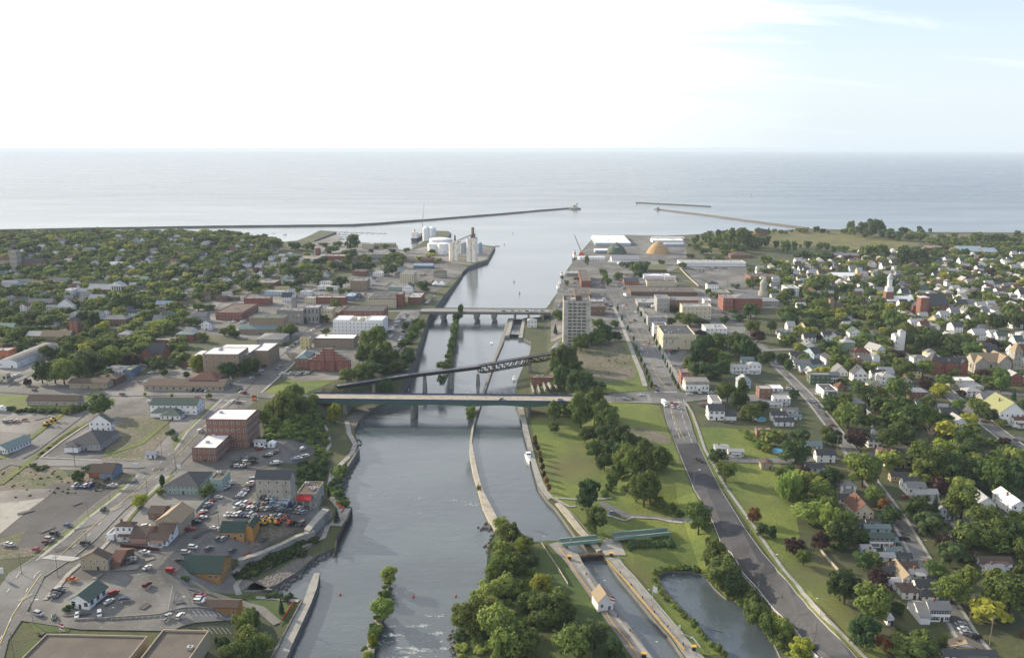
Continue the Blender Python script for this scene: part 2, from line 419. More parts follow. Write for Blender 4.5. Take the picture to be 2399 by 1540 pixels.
cover('bare_earth','P',[(1352,812),(1430,800),(1462,806),(1480,850),(1490,885),(1420,895),(1380,880),(1350,850)], DIRT, 1)
cover('bare_earth','P',[(1455,1005),(1500,1000),(1560,1015),(1575,1040),(1540,1038),(1470,1030)], DIRT, 1)
cover('grass_fort_hill','P',[(1640,552),(1700,545),(1800,543),(1890,540),(2000,545),(2170,552),(2150,575),(2080,590),(2000,590),(1930,575),(1820,585),(1700,590),(1640,590)], mat('dry_meadow',(.12, .125, .045),'grass', .95, .3, .3),0)
cover('bare_earth','P',[(2180,548),(2270,548),(2280,560),(2190,560)], DIRT, 1)
cover('port_yard','P',[(1332,628),(1392,557),(1408,552),(1480,551),(1600,553),(1610,600),(1590,625),(1560,640),(1500,650),(1440,640),(1340,640)], LOT, 0)
cover('parking_lot','P',[(1595,612),(1745,622),(1830,640),(1860,660),(1800,690),(1740,690),(1680,670),(1620,640)], LOT, 1)
cover('downtown_paving','P',[(1325,640),(1480,640),(1700,690),(1760,720),(1740,800),(1640,830),(1560,890),(1520,830),(1480,800),(1380,780),(1290,800),(1290,740),(1300,700)], LOT, 0)
cover('downtown_paving','P',[(700,720),(1010,690),(1080,640),(1095,625),(1000,600),(930,600),(860,640),(640,680),(560,690),(440,720),(430,780),(640,800),(700,860),(940,865),(975,760)], LOT, 0)
cover('industrial_yard','P',[(970,585),(1050,560),(1155,580),(1140,606),(1100,620),(1060,616),(980,622),(930,600),(860,605),(740,600),(730,570),(790,548),(800,565),(930,572),(935,588)], LOTL, 0)
cover('industrial_yard','P',[(0,820),(80,800),(120,860),(240,910),(330,880),(440,860),(520,860),(650,820),(720,830),(640,890),(600,940),(340,1110),(0,1090)], LOT, 0)
cover('parking_lot','P',[(610,1040),(700,1032),(738,1048),(735,1060),(700,1085),(600,1100),(690,1100),(700,1170),(770,1185),(760,1200),(720,1235),(640,1270),(570,1310),(520,1305),(540,1330),(565,1350),(640,1380),(570,1380),(560,1440),(400,1470),(250,1460),(110,1475),(70,1440),(80,1380),(130,1330),(200,1260),(330,1160),(380,1120),(400,1090),(450,1050)], LOT, 1)
cover('parking_lot','P',[(0,1080),(130,1090),(160,1110),(320,1110),(290,1150),(210,1215),(90,1300),(0,1310)], DIRT, 1)
cover('parking_lot','P',[(130,1130),(290,1140),(205,1230),(170,1268),(95,1285),(40,1280),(60,1240),(0,1260),(0,1190)], ASPHD, 2)
cover('parking_lot','P',[(0,1170),(70,1150),(115,1160),(60,1200),(0,1250)], CONC, 3)
cover('parking_lot','P',[(0,1150),(70,1145),(130,1145),(110,1165),(60,1172),(0,1178)], LOTL, 4)
cover('parking_lot','P',[(125,1040),(275,1000),(360,1004),(330,1045),(310,1080),(230,1080),(110,1072)], ASPHD, 2)
cover('bare_earth','P',[(262,1000),(300,975),(390,975),(400,1010),(355,1060),(330,1078),(240,1078)], DIRT, 3)
cover('parking_lot','P',[(35,965),(150,965),(140,990),(60,1015),(0,1010),(0,985)], LOTL, 1)
cover('parking_lot','P',[(260,940),(350,935),(350,968),(270,972)], LOT, 2)
cover('grass_verge','P',[(0,925),(220,925),(270,935),(265,950),(160,960),(0,962)], GRASSL, 2)
cover('grass_verge','P',[(640,905),(700,880),(760,870),(790,890),(730,915),(715,922),(612,920)], GRASSL, 2)
cover('parking_lot','P',[(655,880),(690,868),(820,872),(800,888),(700,893)], LOTL, 3)
cover('grass_verge','P',[(620,950),(740,945),(770,1000),(768,1070),(735,1085),(740,1048),(700,1030),(616,1032)], BRUSH, 2)
cover('grass_verge','P',[(740,1085),(770,1075),(760,1150),(745,1185),(700,1180),(695,1110)], BRUSH, 2)
cover('bare_earth','P',[(560,1230),(650,1215),(715,1215),(700,1240),(640,1265),(580,1290)], DIRT, 3)
cover('river_bank','P',[(548,1330),(600,1300),(690,1262),(745,1235),(770,1190),(780,1195),(768,1245),(735,1275),(700,1297),(640,1325),(600,1350),(560,1360)], ROCK, 3)
cover('river_bank','P',[(812,1180),(803,1165),(800,1130),(815,1107),(814,1092),(800,1090),(785,1110),(780,1150),(790,1180)], ROCK, 1)
cover('river_bank','P',[(600,1386),(650,1366),(700,1335),(735,1304),(720,1296),(690,1310),(640,1340),(590,1365),(560,1385)], ROCK, 1)
cover('grass_verge','P',[(540,1345),(600,1325),(690,1280),(720,1262),(735,1270),(690,1300),(640,1328),(560,1362)], BRUSH, 4)
cover('grass_verge','P',[(570,1400),(600,1390),(655,1405),(690,1425),(660,1465),(625,1430)], GRASS, 4)
cover('river_bank','P',[(832,1003),(840,985),(855,970),(880,952),(850,952),(815,975),(805,1000)], ROCK, 1)
cover('grass_verge','P',[(60,1445),(175,1452),(160,1480),(85,1482)], GRASS, 3)
cover('grass_verge','P',[(40,1540),(75,1500),(112,1503),(105,1540)], GRASS, 3)
cover('grass_verge','P',[(440,1368),(600,1385),(565,1400),(480,1385)], GRASS, 3)
def road(t, rows, m, off=.30, name='road', wpoly=None):
 o = sheet(name, t, strip_pts(t, rows) if rows else None, m, off, block=True, wpoly=wpoly)
 return o
def rline(t, pts, w, m=ASPH, off=.30, name='road'):
 return sheet(name, t, None, m, off, block=True, wpoly=line_poly(t, pts, w))
WALKN = 0
def walk(t, pts, w=2.2, m=None, off=.42, name='sidewalk'):
 return sheet(name, t, None, m or WALK, off, wpoly=line_poly(t, pts, w))
MAINN = [(1555,950,1601,945),(1549,935,1603,930),(1538,925,1592,918),(1522,870,1572,887),(1510,850,1557,860),(1497,825,1541,822),(1477,775,1522,787),(1465,750,1504,746),(1440,712,1483,706),(1420,674,1460,684),(1411,648,1440,650),(1405,630,1430,630)]
MAINS = [(1552,940,1600,935),(1556,965,1608,965),(1565,1000,1620,1000),(1582,1040,1634,1037)]
MAIND = [(1582,1040,1634,1037),(1600,1085,1655,1082),(1622,1140,1684,1140),(1645,1178,1708,1180),(1670,1225,1745,1240),(1692,1282,1785,1295),(1737,1345,1840,1358),(1800,1413,1887,1415),(1857,1472,1942,1475),(1915,1540,2005,1540),(2010,1660,2120,1680)]
road('P', MAINN, ASPH); road('P', MAINS, ASPH, .32); road('P', MAIND, ASPHD, .34)
road('P',[(1340,923,1340,943),(1410,927,1412,945),(1500,918,1520,945),(1560,915,1560,945),(1610,921,1606,942),(1680,925,1655,936),(1760,925,1740,945),(1850,915,1850,930),(1950,905,1960,918)], ASPH, .36)
rline('P',[(1960,912),(2100,905),(2250,912),(2400,925)],9)
rline('P',[(2400,1640),(2262,1490),(2180,1350),(2100,1212),(2040,1130),(1987,1050),(1930,975),(1900,937),(1862,895),(1825,862),(1790,820),(1760,790)],11)
rline('P',[(2600,1250),(2500,1160),(2398,1060),(2300,985),(2236,935),(2180,885),(2100,820),(2050,790),(1990,745)],10)
rline('P',[(2105,1235),(2150,1232),(2220,1228),(2300,1222),(2398,1216)],9, off=.34)
rline('P',[(1990,1075),(2100,1052),(2250,1040),(2398,1028)],8, off=.34)
rline('P',[(1690,1075),(1750,1079),(1850,1080),(1960,1070)],8, off=.38)
rline('P',[(1640,825),(1760,822),(1850,818),(2000,800),(2150,790),(2398,778)],8, off=.34)
rline('P',[(1500,745),(1640,742),(1800,720),(1900,700),(2100,680),(2398,665)],9, off=.34)
rline('P',[(1765,790),(1710,735),(1660,700),(1620,675)],10, off=.36)
rline('P',[(1760,745),(1740,700),(1700,660),(1650,630),(1610,610)],10, off=.34)
rline('P',[(1648,670),(1620,640),(1590,622),(1570,610),(1585,600),(1600,560)],14, off=.38)
rline('P',[(1435,655),(1520,652),(1590,655),(1680,672)],8, off=.36)
road('P',[(-40,1430,60,1440),(20,1345,105,1350),(92,1300,170,1308),(130,1260,225,1262),(225,1180,290,1195),(330,1105,395,1115),(400,1040,455,1055),(430,1015,475,1025),(480,960,520,965),(520,930,555,935),(545,912,575,915),(600,860,620,868),(650,815,672,822),(700,765,722,768),(745,725,760,727),(830,645,843,646),(905,585,914,585)], ASPH, .34)
road('P',[(-40,1430,60,1440),(-60,1500,20,1500),(-80,1560,0,1580),(-300,1700,-100,1700)], ASPH, .36)
rline('P',[(-200,905),(0,912),(80,918),(300,922),(520,920),(620,926),(725,935)],13, off=.38)
rline('P',[(-60,1120),(60,1060),(175,975),(250,920),(330,860),(410,800),(440,770),(520,700),(600,640)],12, off=.36)
rline('P',[(0,1080),(80,1085),(200,1085),(330,1090),(420,1075)],10, off=.38)
rline('P',[(0,910),(60,880),(110,840),(140,800)],8, off=.4)
rline('P',[(-30,780),(120,775),(300,768),(440,770),(560,765),(700,760)],8, off=.36)
rline('P',[(30,1440),(200,1465),(400,1470),(560,1440)],6, LOT, off=.4)
rline('P',[(540,740),(700,733),(830,728),(980,729)],12, off=.4)
rline('P',[(560,700),(640,645),(700,620),(760,590)],9, off=.4)
rline('P',[(660,800),(780,800),(870,735),(930,690),(990,640),(1010,620),(985,590)],9, off=.42)
rline('P',[(905,815),(940,760),(968,725)],26, off=.43)
rline('P',[(1300,1270),(1340,1310),(1370,1352),(1405,1400),(1440,1450),(1470,1490),(1510,1540),(1560,1600)],8, LOTL, off=.3)
road('P',[(1412,1172,1400,1178),(1436,1185,1424,1198),(1480,1204,1465,1211),(1540,1207,1535,1215),(1605,1212,1600,1219),(1655,1222,1640,1230)], ASPH, .3, name='park_drive')
walk('P',[(1423,1206),(1463,1219),(1482,1211),(1540,1214),(1600,1224)],1.8)
walk('P',[(1286,1165),(1347,1169),(1410,1168),(1433,1166)],1.6)
walk('P',[(1300,1168),(1333,1186),(1348,1185)],1.8)
road('P',[(1222,1000,1236,1000),(1244,1085,1256,1083),(1256,1130,1272,1128),(1268,1150,1284,1150),(1284,1170,1296,1164)], WALK, .3, name='canal_walkway')
road('P',[(1207,925,1217,925),(1213,955,1226,955),(1224,1000,1236,1000)], WALK, .3, name='canal_walkway')
road('P',[(1421,1305,1450,1305),(1447,1342,1470,1335),(1492,1397,1520,1392),(1539,1453,1562,1445),(1572,1490,1602,1487),(1610,1540,1652,1540)], CONC, .34, name='lock_wall_deck')
road('P',[(1345,1313,1356,1313),(1388,1380,1397,1380),(1428,1432,1439,1432),(1476,1490,1486,1490),(1520,1540,1534,1540)], CONC, .34, name='lock_wall_deck')
road('P',[(1320,1285,1355,1298),(1335,1300,1368,1325),(1350,1312,1372,1330)], CONC, .36, name='lock_wall_deck')
road('P',[(1414,1262,1448,1262),(1405,1285,1465,1296),(1418,1300,1467,1300)], CONC, .38, name='lock_wall_deck')
walk('P',[(812,985),(818,1015),(832,1040),(825,1060),(800,1085),(778,1105),(772,1140),(780,1170),(795,1188)],3.4, off=.3, name='riverside_walk')
walk('P',[(768,1230),(758,1258),(700,1283),(660,1310),(630,1328),(570,1348),(552,1370),(560,1392)],2.6, off=.34, name='riverside_walk')
road('P',[(790,1190,822,1190),(785,1212,812,1212),(770,1230,800,1232)], WALK, .36, name='riverside_walk')
walk('P',[(545,1340),(600,1316),(680,1272),(720,1250),(735,1245)],2.2, off=.36, name='riverside_walk')
walk('P',[(760,1065),(773,1040),(768,1010),(755,985)],2.2, off=.4, name='riverside_walk')
walk('P',[(440,1375),(500,1390),(560,1410),(610,1425),(650,1460)],4, LOT, off=.38, name='riverside_walk')
walk('P',[(600,1399),(650,1402),(700,1407)],2.2, off=.42, name='riverside_walk')
walk('P',[(1511,905),(1500,870),(1487,840),(1470,795),(1452,748),(1435,715)],4.2)
walk('P',[(1606,915),(1590,890),(1565,850),(1540,800),(1522,760),(1500,720)],5)
walk('P',[(1602,940),(1620,965),(1634,1003),(1650,1052),(1672,1090),(1695,1135),(1720,1170),(1760,1225),(1800,1285),(1835,1335),(1890,1400),(1930,1445),(2025,1540),(2080,1600)],1.8)
for q, w_ in (([(316,1112),(262,1165),(197,1215),(142,1262),(97,1296)],2.4),([(404,1112),(346,1165),(306,1210),(268,1260)],2.4),([(486,996),(526,951)],2.2),([(405,1050),(432,1012),(500,945)],2.4),([(1610,945),(1628,1000),(1644,1052),(1666,1092),(1690,1138),(1714,1170),(1753,1225),(1793,1285),(1828,1335),(1882,1400),(1922,1445),(2017,1540)],2.2),([(90,1068),(145,1026),(203,988)],2.6),([(520,912),(600,845),(640,808)],3),([(240,1068),(330,1040),(395,985),(440,940)],3.5),([(0,1075),(60,1035),(170,950),(240,905)],4),([(0,1135),(70,1080),(180,1000)],4)):
 walk('P', q, w_, GRASSL, .40,'grass_verge')
walk('P',[(325,1112),(270,1165),(205,1215),(150,1262),(95,1305)],2)
walk('P',[(612,920),(680,860),(720,815)],2); walk('P',[(1340,945),(1420,944),(1500,942),(1528,942)],1.6, off=.44)
walk('P',[(480,1000),(520,955),(545,935)],2); walk('P',[(395,1115),(340,1165),(300,1210),(262,1260),(225,1300)],2)
walk('P',[(95,1072),(150,1030),(210,990),(235,970)],1.6); walk('P',[(95,1072),(240,1078)],1.4)
walk('P',[(410,1055),(440,1010),(520,935)],1.6) ; walk('P',[(105,1405),(140,1370),(160,1345),(190,1320)],2.2)
for dx, a in ((20,1),(-17,-1)):
 walk('P',[(x + dx * k, y) for x, y, k in ((2300,1540,1.5),(2262,1490,1.4),(2180,1350,1.15),(2100,1212,1.),(2040,1130,.9),(1987,1050,.8),(1900,937,.7),(1825,862,.55))],1.5)
 walk('P',[(x + dx * k, y) for x, y, k in ((2398,1060,1.1),(2300,985,1.),(2236,935,.9),(2180,885,.8),(2100,820,.65))],1.5)
def dashes(t, pts, w=.28, dash=3, gap=9, m=PAINTW, off=.50, name='lane_marking'):
 c = resample([gp(t, x, y).xy for x, y in pts],1.0, False); mb = MB(); i = 0
 while i + dash < len(c):
  a, b = c[i], c[i + dash]; d = (b - a).normalized(); n_ = Vector((-d.y, d.x)) * w / 2
  drape(mb, [a - n_, b - n_, b + n_, a + n_], m, off); i += dash + gap
 if mb.f: mb.build(name)['kind'] = 'structure'
def solid(t, pts, w=.3, m=PAINTY, off=.50, name='lane_marking'):
 sheet(name, t, None, m, off, wpoly=line_poly(t, pts, w))
EM = [(1478,732),(1500,782),(1521,830)]; solid('P',[(1491,770),(1503,798),(1518,830)]); solid('P',[(1523,842),(1537,878),(1560,910)], .3)
solid('P',[(1568,948),(1577,972),(1586,1000)]); solid('P',[(1590,1003),(1596,1018),(1604,1032)])
solid('P',[(1470,740),(1486,765)], .35); solid('P',[(1462,712),(1472,735)], .35); solid('P',[(1450,682),(1458,700)], .35); solid('P',[(1440,664),(1447,678)], .3)
for k in (.28, .72):
 pts = [(a + (c - a) * k, b + (d - b) * k) for a, b, c, d in MAINN[3:]]
 dashes('P', pts)
for k in (.3, .75):
 dashes('P',[(a + (c - a) * k, b + (d - b) * k) for a, b, c, d in MAINS], dash=8, gap=4)
solid('P',[(0,1510),(30,1440),(97,1345)], .3, off=.55); solid('P',[(140,1302),(250,1205),(330,1140),(375,1102)], .3, off=.55); solid('P',[(408,1072),(440,1040),(500,975)], .3, off=.55)
solid('P',[(575,890),(620,845),(660,805)], .3, off=.55)
for k in (.27, .75):
 dashes('P',[(20 + 85 * k, 1345),(130 + 95 * k, 1261),(225 + 65 * k, 1187),(330 + 65 * k, 1110),(400 + 55 * k, 1047)], off=.55)
 dashes('P',[(-60 + 80 * k, 1500),(-40 + 100 * k, 1435),(20 + 85 * k, 1347)], off=.56)
def crosswalk(t, x0, y0, x1, y1, n_, wl=3.2, ang=90):
 a = gp(t, x0, y0).xy; b = gp(t, x1, y1).xy; mb = MB()
 d = (b - a).normalized(); e = Vector((-d.y, d.x)); e = Matrix.Rotation(math.radians(ang - 90),2) @ e
 for i in range(n_):
  p = a.lerp(b, (i + .5) / n_); drape(mb, [p - d * .28, p + d * .28, p + d * .28 + e * wl, p - d * .28 + e * wl], PAINTW, .58)
 mb.build('crosswalk')['kind'] = 'structure'
crosswalk('P',95,1309,168,1316,17,4.5,60)
crosswalk('P',1533,920,1586,920,14,2.5); crosswalk('P',1552,944,1598,944,13,2.5)
crosswalk('P',1485,797,1521,797,13,2.2); crosswalk('P',1468,767,1508,767,13,2); crosswalk('P',1452,731,1490,729,10,2)
crosswalk('P',1512,924,1518,940,7,3); crosswalk('P',522,940,575,942,12,2.5)
KERB = mat('kerb_stone',(.30, .29, .27),'concrete', .85,1, .2)
def kerbs(rows):
 for side in (0,1):
  pts = [(r_[2 * side], r_[2 * side + 1]) for r_ in rows]
  mb = MB(); drape(mb, line_poly('P', pts, .45), KERB, .47); mb.build('kerb')['kind'] = 'structure'
kerbs(MAINN[3:]); kerbs(MAIND); kerbs(MAINS[:3])
kerbs([(20,1345,105,1350),(92,1300,170,1308),(130,1260,225,1262),(225,1180,290,1195),(330,1105,395,1115)]); kerbs([(400,1040,455,1055),(430,1015,475,1025),(480,960,520,965)])
PT = [mat('asphalt_patch_dark',(.062, .062, .066),'asphalt', .85, .5, .2), mat('asphalt_patch_pale',(.19, .18, .17),'asphalt', .9, .5, .2)]
rp_ = random.Random(77)
for i, (x, y) in enumerate([(60,1400),(150,1285),(200,1235),(270,1190),(300,1150),(370,1100),(300,1330),(340,1420),(420,1410),(500,1340),(250,1400),(470,1250),(350,1310),(560,1160),(500,1200),(640,1060),(560,1080),(180,1440),(230,1350),(520,1445),(1590,1020),(1560,900),(1545,860),(1520,810),(1500,770),(1640,1110),(1700,1230),(1780,1330),(1900,1480),(60,1200),(110,1240),(180,1180),(220,1120),(300,1130),(60,1020),(100,980),(700,880),(2230,1450),(2120,1250),(2000,1080)]):
 p = gp('P', x, y).xy; a = rp_.uniform(0,1.5); l_, w_ = rp_.uniform(2,6), rp_.uniform(.8,2.6); u = Vector((math.cos(a), math.sin(a))); v = Vector((-u.y, u.x)); mb = MB()
 drape(mb, [p - u * l_ - v * w_, p + u * l_ * rp_.uniform(.7,1) - v * w_, p + u * l_ + v * w_ * rp_.uniform(.6,1), p - u * l_ * .9 + v * w_], PT[i % 3 == 0 and i < 20], .49 if i < 20 or i > 28 else .48); mb.build('asphalt_patch')['kind'] = 'structure'
def bays(t, x0, y0, x1, y1, n_, ln, ang=90, off=.60):
 a = gp(t, x0, y0).xy; b = gp(t, x1, y1).xy; d = (b - a).normalized(); e = Matrix.Rotation(math.radians(ang),2) @ d; mb = MB()
 for i in range(n_ + 1):
  p = a.lerp(b, i / n_); nn = Vector((-e.y, e.x)) * .09; drape(mb, [p - nn, p + e * ln - nn, p + e * ln + nn, p + nn], PAINTW, off)
 mb.build('parking_lines')['kind'] = 'structure'
bays('B0',520,285,810,295,8,5,55); bays('B0',980,318,1290,325,8,5,60); bays('B0',1075,90,1180,92,3,5,60)
bays('C0',1850,820,2120,820,6,5); bays('C0',1950,985,2170,985,5,5); bays('C0',700,862,1500,830,14,1.2)
# ================================================================== prototypes: trees, buildings, cars, poles
LEAFM = {k: leafmat('leaves_' + k, c) for k, c in {
 'green': (.074, .108, .028),'dark': (.044, .074, .026),'light': (.13, .17, .04),'yellow': (.19, .21, .03),
 'maroon': (.042, .022, .022),'conifer': (.030, .058, .030),'olive': (.092, .122, .030),'rust': (.16, .09, .03)}.items()}
BARK = mat('bark',(.085, .065, .045),'paint', .95,2, .4)
def crown_mesh(seed, kind, nclump, nleaf, leaf, mats):
 """unit crown (radius 1 in x/y, 0..1 in z of tree height): leaf-sized faces gathered in clumps"""
 r = random.Random(seed); V = []; Fc = []; lob = [Vector((r.gauss(0,1), r.gauss(0,1), r.gauss(.2, .7))).normalized() for _ in range(4)]
 for c in range(nclump):
  if kind == 'conifer':
   hgt = (c + .5) / nclump; z0 = .12 + .86 * hgt; rad = (1 - hgt) ** .85 * .8; a = c * 2.4
   C = Vector((math.cos(a) * rad * .5, math.sin(a) * rad * .5, z0)); cr = Vector((rad * .62 + .06, rad * .62 + .06, .09))
  elif kind == 'poplar':
   hgt = (c + .5) / nclump; z0 = .1 + .85 * hgt; rad = .9 * math.sin(math.pi * (.12 + .83 * hgt)) ** .7; a = c * 2.4
   C = Vector((math.cos(a) * rad * .45, math.sin(a) * rad * .45, z0)); cr = Vector((rad * .6, rad * .6, .11))
  else:
   u = (c + .5) / nclump; ph = math.acos(1 - 1.86 * u); a = c * 2.39996 + r.uniform(-.5, .5)
   k = r.uniform(.5, .95) * (1 if c % 5 else .35)
   dv = Vector((math.sin(ph) * math.cos(a), math.sin(ph) * math.sin(a), math.cos(ph))); k *= .84 + .32 * max(0, max(dv.dot(q_) for q_ in lob)) ** 2
   C = Vector((math.sin(ph) * math.cos(a) * k, math.sin(ph) * math.sin(a) * k, .53 + .45 * math.cos(ph) * k * 1.08))
   q = r.uniform(.23, .48); cr = Vector((q, q, q * .46))
   if kind == 'willow': C.z += .03; cr = Vector((q * .95, q * .95, q * .62))
   if kind == 'bush': C.z = .45 + .4 * math.cos(ph) * k; cr = Vector((q * 1.1, q * 1.1, q * .75))
  for i in range(nleaf):
   d = Vector((r.gauss(0,1), r.gauss(0,1), r.gauss(0,1)))
   if d.length < .01: continue
   d.normalize()
   if d.z < -.45 and kind != 'willow': d.z *= -.6
   s = r.uniform(.70,1.16)
   p = C + Vector((d.x * cr.x, d.y * cr.y, d.z * cr.z)) * s
   if p.z < .02: continue
   nrm = (d + Vector((r.uniform(-.6, .6), r.uniform(-.6, .6), r.uniform(-.3, .7)))).normalized()
   t = nrm.cross(Vector((r.uniform(-1,1), r.uniform(-1,1), .3))); t.normalize(); b = nrm.cross(t)
   L = leaf * r.uniform(.6,1.35); w_ = L * r.uniform(.6, .95)
   zf = .5 if kind != 'bush' else .8
   t = Vector((t.x, t.y, t.z * zf)) * L; b = Vector((b.x, b.y, b.z * zf)) * w_
   if kind == 'willow': t = Vector((t.x * .4, t.y * .4,-L * .55))
   j = len(V); V += [tuple(p - t), tuple(p + b * .8), tuple(p + t), tuple(p - b * .8)]; Fc.append((j, j + 1, j + 2, j + 3))
 me = bpy.data.meshes.new('crown'); me.from_pydata(V, [], Fc); me.materials.append(LEAFM['green']); me.update(); return me
def trunk_mesh(seed, zt=.62, lean=.1):
 r = random.Random(seed); mb = MB(); mb.cyl((0,0), .085, .05,-.03, zt * .6, BARK, 7)
 for i in range(4):
  a = i * 1.6 + r.random(); q = r.uniform(.3, .5); z = zt * r.uniform(.35, .55)
  mb.bar((0,0, z),(math.cos(a) * q, math.sin(a) * q, z + .25), .045, BARK)
 mb.bar((0,0, zt * .5),(lean * .5,0, zt + .2), .05, BARK)
 return mb.mesh('trunk')
ROUND = [crown_mesh(10 + i, 'round',25 + 3 * (i % 3),100, .10,0) for i in range(6)]
FARC = [crown_mesh(40 + i, 'round',14,60, .17,0) for i in range(5)]
WILLOW = [crown_mesh(60 + i, 'willow',24,130, .11,0) for i in range(2)]
CONIF = [crown_mesh(70 + i, 'conifer',22,60, .12,0) for i in range(2)]
POPL = [crown_mesh(80 + i, 'poplar',18,70, .15,0) for i in range(2)]
BUSHC = [crown_mesh(90 + i, 'bush',10,90, .15,0) for i in range(3)]
TRUNKS = [trunk_mesh(i) for i in range(3)]
LEAFNAME = {'green': 'green','dark': 'dark green','light': 'light green','yellow': 'yellowish green','maroon': 'dark maroon','conifer': 'dark green','olive': 'olive green','rust': 'rusty autumn'}
TREES = []
def tree(pt, h, r, leaf='green', shape='round', look=None, label=None, group='trees in town', seed=None, lm=None):
 """pt: world base point"""
 q = R if seed is None else random.Random(seed)
 dist = pt.y
 ms = {'round': ROUND if dist < 1000 else FARC, 'willow': WILLOW, 'conifer': CONIF, 'poplar': POPL, 'bush': BUSHC}[shape]
 me = q.choice(ms)
 nm = {'round': 'broadleaf_tree','willow': 'willow_tree','conifer': 'conifer_tree','poplar': 'poplar_tree','bush': 'bush'}[shape]
 if shape == 'bush':
  root = new(nm, me, None, pt); root.rotation_euler = (0,0, q.uniform(0,6.28)); root.scale = (r, r * q.uniform(.85,1.15), h)
  cr = root
 else:
  root = new(nm, None, None, pt); root.rotation_euler = (0,0, q.uniform(0,6.28)); root.scale = (r * q.uniform(.9,1.1), r * q.uniform(.9,1.1), h)
  cr = new('crown', me, root); new('trunk', q.choice(TRUNKS), root)
 s = cr.material_slots[0]; s.link = 'OBJECT'; s.material = LEAFM[leaf]
 size = 'tall ' if h > 17 else 'small ' if h < 8 else ''
 form = {'round': 'round tree','willow': 'drooping willow tree','conifer': 'conical conifer','poplar': 'narrow upright tree','bush': 'low bush'}[shape]
 if look is None: look = size + LEAFNAME[leaf] + ' ' + form
 if label: tag(root, label, 'bush' if shape == 'bush' else 'tree', group)
 else: auto(root, look, 'bush' if shape == 'bush' else 'tree','bushes' if shape == 'bush' else group, pt)
 if lm: LMK.append((lm, pt))
 TREES.append((pt.x, pt.y, r))
 return root
def T(t, x, yb, yt, rp, leaf='green', shape='round', **k):
 """tree from the photo: base pixel (x, yb), top pixel row yt, crown half width rp, all in tile pixels"""
 pt = gp(t, x, yb); s = TILES[t][2]
 h = height_at(pt, PX(t, x, yt)[1]); r = max(1., rp * s * mpp(pt))
 return tree(pt, h, r, leaf, shape, **k)
def height_at(pt, pyt):
 lo, hi = 0., 120.
 for _ in range(30):
  m = (lo + hi) / 2
  if proj((pt.x, pt.y, pt.z + m))[1] > pyt: lo = m
  else: hi = m
 return lo
CNAME = {}
WC = {'white': (.78, .78, .77),'cream': (.58, .52, .38),'red': (.23, .085, .06),'brick': (.21, .105, .075),'tanbrick': (.27, .205, .14),'tan': (.36, .30, .21),'grey': (.33, .33, .32),'stone': (.36, .34, .29),
 'teal': (.27, .36, .33),'blue': (.15, .21, .29),'log': (.42, .22, .07),'green': (.20, .30, .20),'darkgreen': (.07, .11, .07),'lblue': (.42, .52, .58),'brown': (.15, .10, .07),'granite': (.27, .265, .25),'yellow': (.60, .52, .26),'orange': (.42, .15, .07),'pink': (.42, .25, .22)}
RC = {'white': (.74, .75, .76),'grey': (.20, .20, .20),'dark': (.065, .068, .075),'brown': (.105, .075, .06),'green': (.075, .105, .09),'dgreen': (.035, .065, .055),'teal': (.16, .22, .22),'lgrey': (.36, .36, .36),'red': (.13, .06, .045),'tan': (.29, .225, .15),'yel': (.25, .26, .13),'blue': (.12, .17, .23),'lgreen': (.26, .36, .27),'gravel': (.115, .098, .085),'lblue': (.30, .38, .46)}
def wmat(c):
 if c in ('red','brick','tanbrick'): return mat('brick_' + c, WC[c],'brick', .9, .5, .2)
 if c in ('stone','granite','grey'): return mat('stone_' + c, WC[c],'concrete', .9, .8, .2)
 return mat('siding_' + c, WC[c],'siding', .7, .6, .12)
def rmat(c, flat=False):
 return mat(('membrane_' if flat else 'shingle_') + c, RC[c],'flatroof' if flat else 'shingle', .85, .7, .2)
GLASS = mat('window_glass',(.025, .03, .035),'paint', .12,1, .1, spec=.6)
GLASSB = mat('window_glass_blue',(.03, .05, .08),'paint', .1,1, .1, spec=.6)
FRAME = mat('window_frame_white',(.6, .6, .58),'paint', .6,2, .1)
SHUT = mat('shutter_dark',(.03, .032, .036),'paint', .7,2, .1)
_WIN = {}
def win_mesh(w_, h_, style):
 k = (round(w_, 1), round(h_, 1), style)
 if k in _WIN: return _WIN[k]
 w2, h2 = k[0] / 2, k[1] / 2; mb = MB()
 fr = {'f': FRAME, 's': FRAME, 'p': GLASS, 'd': SHUT}[style]; t = .12
 if style != 'p':
  mb.box(-w2 - t, w2 + t, -.07,0,-h2 - t, -h2, fr, True); mb.box(-w2 - t, w2 + t, -.07,0, h2, h2 + t, fr, True)
  mb.box(-w2 - t, -w2,-.07,0,-h2, h2, fr); mb.box(w2, w2 + t, -.07,0,-h2, h2, fr)
  mb.box(-w2, w2,-.05,0,-.05, .05, fr)
 mb.face([(-w2,-.035,-h2),(w2,-.035,-h2),(w2,-.035, h2),(-w2,-.035, h2)], GLASS)
 if style == 's':
  for s in (-1,1):
   a = s * (w2 + t); b = s * (w2 + t + .4); mb.box(min(a, b), max(a, b),-.05,0,-h2 - t, h2 + t, SHUT)
 _WIN[k] = mb.mesh('window'); return _WIN[k]
def depth_for(pt, wid, h, roof, rk, pyk):
 lo, hi = 2., 160.
 for _ in range(30):
  d = (lo + hi) / 2
  if roof in ('flat','barrel'): v = (pt.x, pt.y + d, pt.z + h)
  elif roof in ('gx','hip'): v = (pt.x, pt.y + d / 2, pt.z + h + rk * d / 2)
  else: v = (pt.x, pt.y + d, pt.z + h + rk * wid / 2)
  if proj(v)[1] > pyk: lo = d
  else: hi = d
 return lo
